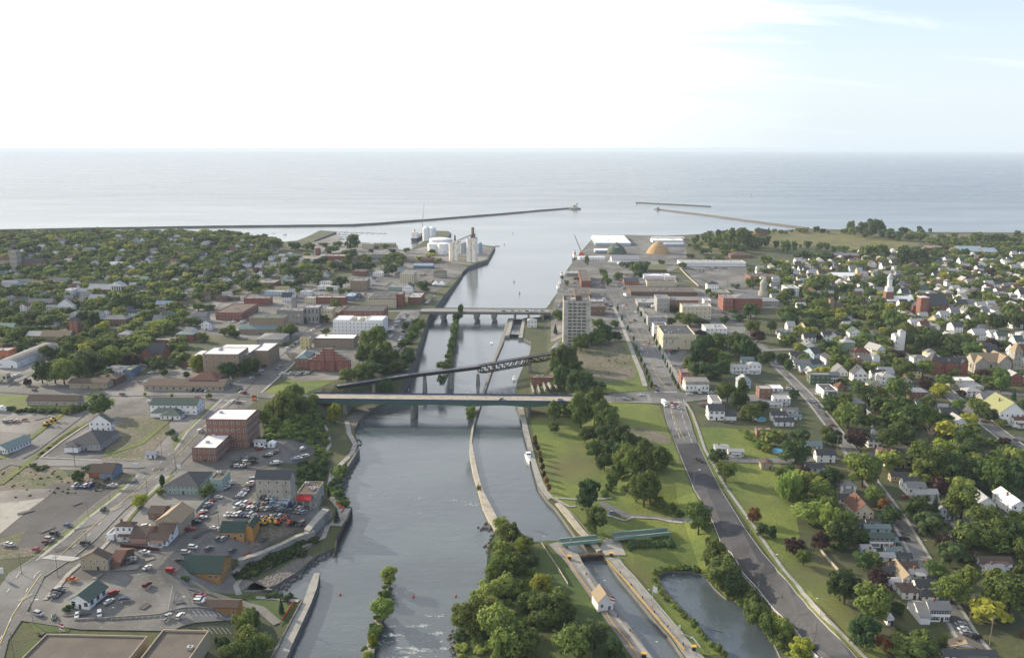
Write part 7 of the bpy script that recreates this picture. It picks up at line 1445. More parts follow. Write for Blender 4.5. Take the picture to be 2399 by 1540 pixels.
# ================================================================== trees read off the photograph: x base top halfwidth code
LC = {'g': 'green','d': 'dark','l': 'light','y': 'yellow','m': 'maroon','c': 'conifer','o': 'olive','r': 'rust'}
SHC = {'w': 'willow','p': 'poplar','b': 'bush','k': 'conifer'}
TT = {
'A0': '940 1095 900 100 g;110 1045 1000 45 db;205 1058 1020 55 db;310 1060 1020 55 db;410 1062 1022 55 db;500 1062 1022 50 db;575 1060 1020 45 db;700 1060 985 60 ob;765 1030 975 60 ob;650 1075 1012 50 ob;400 790 580 75 d;520 790 585 90 g;605 800 570 95 o;740 760 560 80 g;860 700 480 110 d;940 690 560 80 d;1080 640 450 100 l;1125 600 400 80 d;940 520 360 90 g;1015 450 345 75 g;1240 660 520 72 m;1290 560 440 70 g;1315 430 320 55 ck;1380 330 260 100 d;1480 275 200 90 y;1600 290 210 70 o;1790 255 165 80 g;1905 400 310 45 g;1850 690 520 58 y;1540 725 660 34 d;1745 740 680 34 d;2200 360 290 60 d;2100 340 270 50 g;2360 720 560 80 d;2290 720 590 60 d;2140 730 610 85 d;600 660 490 50 g;450 570 430 60 g;540 540 450 60 d;700 470 340 60 o;745 410 350 80 y;600 425 350 80 g;820 345 225 28 yp;930 350 270 60 m;900 275 110 60 d;780 255 110 60 d;490 245 150 100 g;330 225 110 90 g;90 235 80 80 g;180 335 250 90 d;300 300 190 50 g;1180 115 -60 110 g;1450 195 100 60 g;1260 235 180 60 g;1370 215 150 80 g;1560 515 460 70 g;1480 570 515 60 d;1400 625 560 60 d;262 812 740 38 mb;1360 912 875 16 y;1612 922 885 18 y;1962 932 880 28 y;1340 120 10 80 d;1860 110 40 60 g;1960 100 50 60 g;2160 310 240 45 l',
'B0': '735 512 400 58 gb;1320 748 625 58 y;1525 562 445 32 dp;1945 648 545 62 g;1500 640 575 35 ob;830 398 362 55 db;305 370 335 30 gb;400 390 362 60 gb;1640 120 70 40 ob;1600 60 20 40 db',
'C0': '2300 1010 770 95 l;2370 930 740 70 g;2190 1195 1060 110 g;2330 1120 880 100 l;2385 1240 1000 95 g;2070 1090 1000 60 db;650 752 700 48 db;1740 465 430 40 db',
'A1': '250 1105 850 112 l;375 985 790 92 g;160 1085 940 55 l;425 1085 900 75 g;532 1005 880 45 l;740 1155 970 62 y;70 1195 1030 50 g;165 1180 1110 45 gb;440 1165 1080 60 gb;1100 500 250 110 g;1040 610 420 80 g;1205 570 390 78 g;1130 660 450 85 d;1000 610 500 65 d;1225 650 500 65 d;850 785 650 80 g;985 765 600 90 g;1065 745 590 85 d;1190 700 620 65 d;1320 690 570 85 g;1405 640 480 75 d;1300 600 470 60 d;1400 460 370 65 g;1450 405 300 65 g;1485 335 240 55 g;1540 305 190 45 g;1435 545 450 65 g;1400 300 210 35 g;1210 885 740 70 d;310 365 240 90 g;270 375 290 60 d;652 322 275 40 o;762 125 40 42 g;640 212 140 60 g;702 172 110 48 g;290 435 405 60 ob;50 565 460 60 d;460 232 180 16 dp;1912 140 45 28 g;1890 195 130 48 d;1870 300 240 26 gb;1840 400 340 28 gb;1825 470 410 32 db;1800 560 510 30 gb;1790 620 560 28 gb;1748 665 585 58 g;1740 790 700 35 db;2015 1160 1010 52 g;1495 250 180 40 g;1150 360 260 60 d;1250 520 440 40 d',
'A2': '440 700 420 85 g;530 640 440 75 g;420 765 560 65 g;480 865 620 85 d;600 890 650 95 d;690 875 680 65 d;560 725 560 85 g;640 485 360 75 g;700 435 320 75 g;795 435 270 75 g;870 412 230 75 d;965 392 300 58 g;800 262 190 58 g;962 268 200 45 g;402 332 240 28 ck;430 205 100 48 g;765 830 760 48 db;820 840 780 50 db;390 1165 970 75 g;520 1110 970 55 g;640 1205 880 105 g;765 1195 840 85 g;840 1200 930 95 g;905 1200 1000 85 g;1122 945 918 12 y;870 900 875 15 o;1520 125 60 40 d;1490 245 170 48 g;1565 205 130 58 g;1660 245 130 88 g;1742 232 170 58 g;1802 262 190 48 d;1770 352 290 58 m;1985 235 160 52 d;2120 205 140 68 g;2230 175 30 78 g;2230 315 190 78 o;2300 405 290 68 m;2050 125 90 48 g;1780 525 330 105 d;1900 485 310 105 g;2000 455 330 85 d;2120 545 310 105 g;2180 565 350 75 d;1740 645 400 88 d;1860 625 450 105 g;1980 645 500 78 g;1720 725 600 75 d;1850 745 600 95 d;1960 725 560 58 d;2250 545 420 68 g;1640 645 530 38 l;2350 625 490 58 d;2010 965 770 78 g;2130 1055 840 78 d;2150 945 740 48 g;2230 1135 980 78 g;2340 1065 950 58 d;1948 925 860 45 d;985 112 60 12 gp;1025 205 150 12 gp;1080 295 245 13 dp;1135 395 345 13 gp;1160 485 430 13 dp;1182 535 480 13 gp;1206 592 540 14 dp;1235 655 600 14 gp;1256 712 655 14 dp;1275 775 715 14 gp;1300 832 770 15 dp;1175 118 70 11 gp;1205 165 115 12 dp;1240 225 175 12 gp;1285 305 250 12 dp;1330 385 325 13 gp;1350 435 375 13 dp;1380 485 430 13 gp;1410 562 505 13 dk;1430 602 545 13 dk;1452 645 590 13 dk;1476 692 635 14 dk;1496 735 675 14 dk;1511 765 705 14 dk;1526 802 745 14 dk;1552 845 780 16 dk',
'A3': '200 195 60 105 g;205 255 125 78 d;410 315 180 88 d;372 215 122 68 d;522 215 112 78 g;470 125 0 88 o;700 255 160 58 d;800 305 205 58 d;880 435 310 78 g;1150 295 110 98 g;1290 385 230 98 o;1010 425 330 58 g;1080 485 390 58 g;1200 565 485 68 m;1320 475 320 58 d;1440 525 340 78 d;1520 505 300 68 d;1600 465 340 78 d;1710 485 340 105 d;1785 425 330 58 g;1880 565 400 105 g;2080 475 370 75 m;2200 475 390 88 g;2130 305 150 98 d;2260 245 30 98 g;2345 285 100 78 d;1600 545 470 75 g;762 695 545 74 g;510 545 455 44 d;190 685 560 44 d;120 605 500 65 d;20 575 490 48 d;205 425 350 48 g;230 938 842 45 d;480 392 330 44 m;900 1005 790 108 d;820 885 760 68 g;700 1035 870 68 g;740 1205 980 105 g;560 1075 930 68 d;880 1195 985 46 ck;1060 975 830 58 o;1200 965 750 98 g;1250 1085 900 88 g;1290 725 580 78 g;1440 725 565 76 l;1625 825 700 78 g;1470 865 740 68 m;1120 625 562 28 d;1150 785 712 85 o;1480 1035 910 68 g;1350 1195 980 108 g;1250 1205 1040 88 d;1500 1195 1010 98 g;1110 1195 1040 68 d;1650 1205 1070 78 d;1770 1065 940 58 g;1930 1035 920 68 g;2000 1105 970 78 g;2170 875 670 68 g;2055 825 720 58 g;1990 765 650 58 m;2290 955 840 34 ck;2060 1155 1030 68 d;1880 1175 1080 68 y;2170 1195 1120 48 o;1800 905 850 38 m;2380 1025 940 38 d;2335 725 675 48 g;690 795 742 48 g;1132 1078 1000 28 y;20 300 200 45 d;1960 220 150 45 d',
'B1': '755 892 760 42 ck;680 662 560 22 ck;2090 602 540 22 yb;2290 962 850 68 l;800 440 350 48 gb;770 640 580 45 gb;830 735 690 42 gb',
'B2': '680 145 0 58 g;760 135 10 78 d;880 145 0 98 d;1000 155 -20 88 d;1090 185 50 68 d;780 305 120 78 g;900 285 110 88 d;860 405 230 78 g;1000 305 160 88 d;1060 405 150 105 o;1120 475 230 98 o;980 485 320 68 g;1240 405 140 105 g;1340 425 170 88 g;1420 385 220 78 g;1480 335 280 48 lb;940 565 420 58 o;1230 745 400 110 o;1160 705 440 78 g;1290 725 480 78 d;1090 625 520 58 g;1370 765 660 58 g;1480 795 705 58 gb;715 795 470 112 d;780 995 720 102 g;1740 1005 690 118 g;1910 335 200 86 d;1990 505 330 86 g;2250 895 760 68 r;2340 1015 900 58 d;390 55 -60 48 g;2165 62 20 45 lb;2210 112 60 48 lb;2262 155 95 50 lb;2320 195 130 50 lb;2370 228 165 46 lb;95 1195 1050 70 y;20 1085 900 48 g;1120 1130 1080 60 db;1220 1120 1065 70 db;1330 1105 1055 70 db;1450 1090 1040 70 db;860 640 590 40 gb;900 600 520 35 gb;1560 830 780 40 gb;730 210 150 40 gb;1180 150 90 45 g',
'B3': '250 345 120 125 d;275 125 20 98 d;540 175 0 68 g;600 185 40 78 d;820 195 40 98 m;200 435 350 58 g;110 525 395 56 g;310 495 360 78 m;560 575 370 105 d;190 690 440 112 lw;275 625 460 86 lw;500 745 520 135 l;380 905 700 135 l;560 985 750 105 lw;700 965 780 110 g;545 865 640 86 l;262 705 600 72 o;870 555 240 145 l;960 545 260 78 g;1120 205 0 98 g;1240 155 -30 115 g;1400 255 130 78 d;1480 485 160 160 g;1660 505 200 135 d;1650 335 110 98 y;1880 325 120 105 d;1820 185 20 86 g;1960 565 290 145 d;2100 625 270 145 g;2250 645 290 145 d;2380 605 300 98 d;2200 195 92 56 m;2330 335 220 78 d;1800 855 510 155 o;1380 905 640 120 d;1540 895 640 58 ck;1140 915 740 86 d;990 725 540 86 o;1070 795 670 56 r;700 1135 900 120 d;880 1085 960 95 d;480 1145 980 86 m;2020 1015 770 165 o;2200 1005 840 135 g;2080 1155 940 170 g;2300 1185 900 105 d;1680 1205 1020 105 m;1830 1245 1150 78 m;30 1055 920 38 d;1040 60 -10 60 g;1950 160 60 70 g;2330 480 250 90 g;1330 330 200 40 d',
'C2': '1870 385 60 105 g;1960 565 260 155 g;2060 625 400 105 d;2250 725 575 95 gb;2300 905 680 115 o;2375 1015 800 78 g;110 205 60 85 o;50 405 200 78 g;255 625 410 105 y;170 765 600 115 g;420 805 580 135 o;330 935 650 170 g;520 865 690 78 g;100 1185 920 145 g;590 1205 910 170 o;770 1105 890 115 d;950 1205 1030 98 d;40 605 450 58 g;180 330 240 60 d;1340 420 365 36 lb;1330 480 430 34 lb;1350 545 500 34 lb;1390 600 565 30 lb;1450 660 630 28 lb;1520 720 690 30 lb;1560 760 730 28 lb;1610 820 780 30 lb;1700 890 840 40 gb;1740 950 905 30 lb;1790 1010 975 28 lb;1870 1080 1035 40 lb;1930 1120 1070 40 lb;1990 1180 1130 36 lb;1400 390 350 40 ob;1480 370 330 45 ob;1560 365 325 45 ob;1640 370 335 45 gb;1720 380 340 40 gb',
'C3': '225 215 75 83 m;325 335 185 68 g;885 375 220 88 d;705 695 395 135 d;960 865 540 155 o;860 1095 790 135 d;1030 565 370 86 m;1065 700 500 86 m;1200 805 690 58 d;1560 445 300 98 g;1700 695 420 145 l;1835 605 320 95 l;2250 805 400 185 g;2370 565 280 88 g;1290 1195 1010 140 g;1420 1135 960 105 g;1490 1205 1060 95 d;1610 1075 990 56 o;985 965 870 46 y;1110 1125 1010 78 rb;1230 1015 930 86 gb;140 1035 830 98 l;290 1185 1020 105 y;30 965 800 78 y;720 405 360 58 db;2350 305 100 78 g;2390 1000 960 40 rb;640 180 130 60 db',
'C1': '2340 135 -40 88 l;2300 305 130 78 l;2350 445 230 115 l;2250 485 260 95 l;2330 625 430 125 l;2185 705 500 115 l;2060 705 580 78 l;2000 945 640 155 o;2120 885 650 145 l;2280 1085 700 165 l;1930 965 740 86 o;2330 1185 880 155 l;1235 490 340 70 l;1195 640 565 55 gb;1200 825 640 105 l;1105 1085 960 45 yb;1100 1005 925 45 gb;1035 1205 1150 38 yb;240 805 650 38 ck;20 1205 980 125 l;180 620 590 60 db;290 640 600 55 db;150 290 210 60 db;420 240 180 60 db;530 110 60 50 db'}
for t, s in TT.items():
 for e in s.split(';'):
  q = e.split(); c = q[4]; T(t, int(q[0]), int(q[1]), int(q[2]), int(q[3]), LC[c[0]], SHC.get(c[1:],'round'))
for x, y in ((205,95),(212,138),(232,190),(250,245),(265,300),(278,362),(290,430),(316,487),(337,555)):
 T('B2', x + 4, y + 46, y - 26,20,'rust' if y % 2 else 'maroon', look='small rusty sapling on the canal lawn')
p = gp('B3',1500,150); root = new('bare_tree', None, None, p); g = MB(); g.cyl((0,0), .5, .3,0,7, BARK, 8); g.build('trunk', root); g = MB(); rr = random.Random(4)
for i in range(26): a = rr.uniform(0,6.28); e = rr.uniform(.5,1.3); z = rr.uniform(4,9); L_ = rr.uniform(3,7); v = Vector((math.cos(a) * L_ * math.cos(e), math.sin(a) * L_ * math.cos(e), z + L_ * math.sin(e))); g.bar((0,0, z), v, .16, WOODP); g.bar(Vector((0,0, z)).lerp(v, .5), v + Vector((rr.uniform(-1,1), rr.uniform(-1,1),1)), .08, WOODP)
g.build('branch', root); tag(root, 'leafless pale tree standing among dark green woods','tree')
# ================================================================== fill: houses first, then the distant woods as one mass
def blocked(x, y, r, trees=False):
 for bx, by, hw, hd in BLD:
  if abs(x - bx) < hw + r and abs(y - by) < hd + r: return True
 for rp_ in RBB:
  if rp_[0] - r < x < rp_[1] + r and rp_[2] - r < y < rp_[3] + r and (inpoly((x, y), rp_[4]) or dpoly((x, y), rp_[4]) < r): return True
 if trees:
  for tx, ty, tr in TREES:
   if (x - tx) ** 2 + (y - ty) ** 2 < (.46 * (tr + r)) ** 2: return True
 return False
RBB = [(min(p[0] for p in q), max(p[0] for p in q), min(p[1] for p in q), max(p[1] for p in q), q) for q in ROADS]
def scatter(poly, n_, rng):
 w_ = W('P', poly); x0, x1 = min(p.x for p in w_), max(p.x for p in w_); y0, y1 = min(p.y for p in w_), max(p.y for p in w_); out = []
 k = 0
 while len(out) < n_ and k < n_ * 60:
  k += 1; x, y = rng.uniform(x0, x1), rng.uniform(y0, y1)
  if inpoly((x, y), w_): out.append((x, y))
 return out
rf = random.Random(11); FILL = []
for poly, n_, md in (([(1760,640),(1900,605),(2170,590),(2240,605),(2398,600),(2430,760),(2398,900),(2290,850),(2180,790),(2080,730),(1900,735),(1800,705)],720,10),([(1990,700),(2398,660),(2398,800),(2200,800)],130,10),([(2290,900),(2450,880),(2450,1030),(2380,1010)],10,11),([(1850,870),(2000,850),(2200,900),(2300,990),(2250,1010),(2050,1000),(1950,940)],50,10),([(1830,760),(2000,760),(2100,900),(1960,930),(1850,860)],40,10),([(0,570),(400,562),(640,575),(690,610),(560,680),(300,690),(0,690)],160,12),([(0,700),(420,700),(430,760),(0,800)],50,12),([(640,600),(900,600),(960,640),(800,700),(560,720),(440,700)],60,12),([(1960,800),(2398,760),(2398,840),(2200,860),(2000,850)],50,11)):
 for x, y in scatter(poly, n_, rf):
  if blocked(x, y + 6, md - 3.5): continue
  w_ = rf.uniform(7.5,12.5); d = rf.uniform(9,15); FILL.append((y, x, w_, d)); BLD.append((x, y + d / 2, w_ / 2 + 1, d / 2 + 1))
FILL.sort(); nind = 300 - sum(1 for o in COL.objects if o.parent is None and o.name.split('.')[0] == 'house'); FAR_ = MB()
for k, (y, x, w_, d) in enumerate(FILL):
 z = hz(x, y); fl = rf.choice((1,2,2)); wl = rf.choice(['white'] * 12 + ['cream','tan','lblue','grey','red','yellow']); ro = rf.choice(['grey','lgrey','grey','dark','dark','brown','green','lgrey','lgrey','red'])
 rt_ = rf.choice(('gy','gx','gx','hip')); form = {'gy': 'gable fronted','gx': 'gabled','hip': 'hip roofed'}[rt_]; cn = {'lblue': 'pale blue','lgrey': 'pale grey','dark': 'black'}; rk = rf.uniform(.5, .9) if rt_ != 'hip' else .5
 if k < nind: house(Vector((x, y, z)), w_, d, 3 * fl + .4, rt_, wl, ro, rk=rk, fl=fl, far=True, rot=rf.uniform(-3,3) + (0 if rf.random() < .8 else 25), look='%s %s house with %s roof' % (cn.get(wl, wl), form, cn.get(ro, ro)), ch=rf.choice((0,0,1))); BLD.pop()
 else:
  g = MB(); roof_geo(g, g, -w_ / 2, w_ / 2,0, d, 3 * fl + .4, rt_, rk, wmat(wl), rmat(ro))
  for f in range(fl):
   for q in (-.3,0, .3): g.face([(w_ * q - .5,-.04,3 * f + 1),(w_ * q + .5,-.04,3 * f + 1),(w_ * q + .5,-.04,3 * f + 2.3),(w_ * q - .5,-.04,3 * f + 2.3)], GLASS)
  b0 = len(FAR_.v); FAR_.v += [(v[0] + x, v[1] + y, v[2] + z) for v in g.v]; FAR_.f += [tuple(i + b0 for i in f) for f in g.f]; FAR_.m += [FAR_.mi(g.mats[m_]) for m_ in g.m]
o = FAR_.build('distant_houses'); o['kind'] = 'stuff'; o['label'] = 'small far houses packed between the trees of both banks'
import numpy as np
def crown_np(seed):
 me = crown_mesh(seed, 'round',13,34, .23,0); v = np.array([x.co[:] for x in me.vertices], dtype=np.float32); f = np.array([p.vertices[:] for p in me.polygons], dtype=np.int32); bpy.data.meshes.remove(me); return v, f
CN = [crown_np(200 + i) for i in range(6)]
def wood(name, label, polys, rng, extra=()):
 VS, FS, MS, base = [],[],[],0; ms = ['green','dark','dark','green','olive','light','maroon','yellow']; wt = [8,3,2,8,6,5,1,2]
 pts = [(x, y, r, h, m_) for x, y, r, h, m_ in extra]
 for poly, n_ in polys:
  for x, y in scatter(poly, n_, rng):
   r = rng.uniform(4,8.5)
   if blocked(x, y, r * .5, True): continue
   pts.append((x, y, r, r * rng.uniform(1.35,1.9), rng.choices(range(8), wt)[0])); TREES.append((x, y, r))
 for x, y, r, h, m_ in pts:
  v, f = rng.choice(CN); a = rng.uniform(0,6.28); c, s = math.cos(a), math.sin(a)
  u = np.empty_like(v); u[:, 0] = (v[:, 0] * c - v[:, 1] * s) * r + x; u[:, 1] = (v[:, 0] * s + v[:, 1] * c) * r + y; u[:, 2] = v[:, 2] * h + hz(x, y)
  VS.append(u); FS.append(f + base); MS.append(np.full(len(f), m_, dtype=np.int32)); base += len(v)
 V_ = np.concatenate(VS); F_ = np.concatenate(FS); M_ = np.concatenate(MS); me = bpy.data.meshes.new(name)
 me.vertices.add(len(V_)); me.vertices.foreach_set('co', V_.ravel()); me.loops.add(F_.size); me.loops.foreach_set('vertex_index', F_.ravel()); me.polygons.add(len(F_)); me.polygons.foreach_set('loop_start', np.arange(0, F_.size, 4, dtype=np.int32)); me.polygons.foreach_set('loop_total', np.full(len(F_),4, dtype=np.int32));
 for k in ms: me.materials.append(LEAFM[k])
 me.polygons.foreach_set('material_index', M_); me.update(); me.validate()
 o = new(name, me); o['kind'] = 'stuff'; o['label'] = label; return len(pts)
ex = []
for t, s in {'Z1': '985 340 170 60 1;1010 300 180 40 0;570 340 260 60 0;780 370 290 80 1;250 330 220 70 0;150 350 250 60 1;420 330 250 60 1;1265 460 405 40 0;1360 450 395 30 1;1340 585 450 60 1;1400 540 470 50 0;1020 540 440 60 1;1100 530 440 70 1;880 705 575 80 1;1740 380 325 38 1;1730 412 358 58 7;1660 740 620 62 1;1620 700 640 40 0;820 905 800 42 0;980 400 320 50 1;940 470 360 40 0;1160 530 450 50 1;1430 500 420 40 0;1500 360 310 40 0;1215 325 295 22 6;1160 360 325 24 6;1370 370 320 40 1;1620 430 390 40 7;770 740 685 35 0;880 765 700 35 0;940 750 700 30 0;1045 780 740 30 7;1800 440 410 40 7;540 470 410 40 1;650 480 415 40 6;1300 320 270 40 0;840 300 250 50 0;700 300 260 50 0;400 470 380 60 0;330 560 450 70 0;170 590 500 70 0;520 560 460 80 5;590 600 520 70 1;420 600 500 70 1;100 560 500 60 6;480 680 600 60 1;560 640 560 60 1;30 740 620 80 1;720 560 500 50 6;800 520 440 60 1;880 540 470 40 6','Z2': '830 490 380 22 0;1300 575 440 55 0;1370 570 450 55 1;1400 520 440 40 1;1130 625 540 45 0;980 575 510 38 0;1010 640 560 36 0;1040 680 600 36 0;1000 610 540 30 1;1330 590 520 50 1;740 620 590 34 0;635 680 620 24 0;1200 500 450 50 1;1260 490 440 30 0;1540 470 425 36 0;1740 510 450 50 0;1990 760 700 34 1;2030 790 730 34 0;2090 800 740 34 1;545 1000 900 50 1;2060 300 200 50 0;2120 280 130 60 1;2180 300 120 60 0;2240 320 115 60 1;2300 330 130 60 0;2360 320 150 60 1;2040 340 250 50 1;2140 350 250 60 0;2220 360 260 60 1;1960 380 310 60 1;1880 330 270 50 0;1840 300 270 40 1;2320 360 280 50 0;2100 420 385 50 0;1990 420 390 40 0;1830 410 370 36 6;2250 700 660 46 1;2390 700 600 50 0;1890 240 180 16 1;1870 280 210 40 0;1960 250 190 36 0;2020 250 180 36 1','Z3': '955 160 45 38 0;985 200 100 50 0;1090 200 60 55 1;1170 205 25 68 1;1230 200 30 55 1;1110 225 130 50 1;1260 220 130 50 1;1340 235 150 58 1;1420 245 150 50 1;1460 180 108 44 1;1540 245 170 55 0;1620 165 100 28 1;1650 255 160 55 0;1725 168 125 16 1;1730 280 205 60 5;340 365 240 46 0;415 355 240 28 1;540 325 245 38 1;660 345 250 38 0;730 345 255 34 0;790 370 290 25 1;250 325 240 28 1;170 205 112 12 1;80 160 115 10 1;30 330 200 60 1;110 310 200 60 1;160 290 190 40 0;860 340 290 40 0;900 360 290 46 0;480 320 280 14 1;1000 360 330 34 0;1120 400 290 58 0;1200 400 280 50 5;1260 400 270 60 0;1440 480 290 70 1;1540 470 290 70 1;1640 460 300 70 1;1740 420 330 50 1;500 430 330 70 1;600 440 360 60 1;700 430 350 60 1;150 480 380 60 0;240 520 430 50 1;350 600 470 60 0;660 740 560 105 0;600 720 620 90 0;1250 720 570 90 1;1340 740 590 80 1;1180 680 600 70 0;1150 800 710 60 2;900 830 740 60 0;980 850 740 60 0;560 900 770 46 1;650 900 800 60 4;700 850 730 60 1;780 830 740 50 0;1040 900 760 60 0;1220 900 780 90 0;2150 290 150 60 0;2300 270 180 60 1;2380 260 170 60 1;2060 420 320 36 1'}.items():
 for e in s.split(';'):
  q = [int(v) for v in e.split()]; p = gp(t, q[0], q[1]); ex.append((p.x, p.y, q[3] * .2442 * mpp(p), height_at(p, PX(t, 0, q[2])[1]), q[4])); TREES.append((p.x, p.y, ex[-1][2] * .8))
rw = random.Random(21)
nW = wood('distant_woods','massed trees over the left hill, the east town and the fort shore',[
([(0,556),(300,550),(560,555),(640,566),(640,600),(560,640),(300,640),(0,640)],1500),([(-100,640),(300,640),(560,640),(640,650),(560,690),(420,712),(0,740),(-100,740)],900),([(0,740),(430,730),(430,860),(240,900),(100,850),(0,830)],260),([(420,700),(700,690),(800,640),(930,620),(980,600),(740,595),(560,640)],110),
([(1640,556),(1760,540),(1790,575),(1700,600),(1630,600)],40),([(1750,640),(1900,605),(2170,590),(2398,590),(2450,700),(2398,780),(2100,760),(1900,735),(1800,700)],1250),([(2170,560),(2398,553),(2500,590),(2200,590)],150),([(1830,850),(1900,780),(2100,780),(2398,820),(2398,1000),(2240,950),(2100,900),(1950,900)],70),
([(1640,551),(1900,541),(2172,547),(2172,553),(1900,546),(1640,556)],60),([(1900,950),(2100,950),(2398,1060),(2398,1540),(2300,1540),(2150,1250),(2000,1050)],110),([(1720,1010),(1850,1020),(1980,1180),(2060,1350),(2000,1340),(1880,1120),(1780,1060)],6),([(1830,760),(2000,760),(2100,900),(1960,930),(1850,860)],50),([(-200,551),(0,549),(300,549),(520,551),(620,560),(640,570),(0,562),(-200,562)],420),([(1810,700),(1900,680),(2100,730),(2200,800),(2100,880),(1960,780)],160)], rw, ex)
def brush(name, label, poly, n_, leafs, rng):
 global CN
 keep = CN; b = crown_mesh(300,'bush',8,40, .22,0); v = np.array([x.co[:] for x in b.vertices], dtype=np.float32); f = np.array([p.vertices[:] for p in b.polygons], dtype=np.int32); CN = [(v, f)]
 k_ = .3 if name == 'weeds' else .6 if 'masonry' in label else 1; e = [(x, y, rng.uniform(1.2,3.2) * k_, rng.uniform(1.2,3.4) * k_, rng.choice(leafs)) for x, y in scatter(poly, n_, rng)]
 wood(name, label, [], rng, e); CN = keep
brush('bank_scrub','tangled green scrub on the slope below the brick blocks',[(618,950),(735,948),(768,1000),(768,1070),(735,1085),(742,1048),(700,1032),(618,1032)],240,[0,5,4,5,0], rw)
brush('bank_scrub','low scrub between the lot and riverside walk',[(700,1085),(735,1080),(765,1075),(752,1150),(742,1190),(700,1175)],120,[0,1,1,5], rw)
brush('bank_scrub','low scrub on the rocky slope under the log restaurant',[(545,1350),(600,1318),(690,1275),(715,1265),(690,1295),(640,1325),(575,1355)],70,[0,1,1], rw)
brush('bank_scrub','scrub along the walk beside the rapids',[(780,1100),(808,1090),(800,1130),(808,1180),(785,1180),(775,1140)],40,[0,1,5], rw)
brush('bank_scrub','scrub at the waterline of the wooded island',[(1070,1475),(1135,1390),(1145,1300),(1165,1250),(1230,1300),(1280,1380),(1250,1440),(1200,1540),(1075,1540)],110,[0,1,4,5], rw)
brush('bank_scrub','green growth on the old wall in the upper river',[(1064,740),(1075,740),(1066,790),(1058,835),(1050,870),(1042,870),(1050,830),(1057,790)],200,[0,1], rw)
brush('bank_scrub','low shrubs rooted on the old masonry wall in the lower river',[(904,1352),(916,1352),(908,1395),(898,1442),(886,1490),(872,1540),(846,1540),(862,1490),(878,1442),(895,1395)],50,[0,5,7,0], rw)
brush('bank_scrub','scrub along the pond bank under the road',[(1680,1370),(1700,1395),(1770,1440),(1850,1540),(1840,1480),(1790,1420),(1730,1360),(1690,1330)],60,[0,1,5], rw)
brush('weeds','scattered weeds on the empty left lots',[(0,1085),(130,1090),(160,1110),(320,1110),(290,1150),(110,1160),(60,1172),(0,1178)],60,[0,5,4], rw)
brush('weeds','weeds at the edges of the vacant east lot',[(1352,812),(1462,806),(1490,885),(1420,895),(1350,850)],70,[0,5,4], rw)
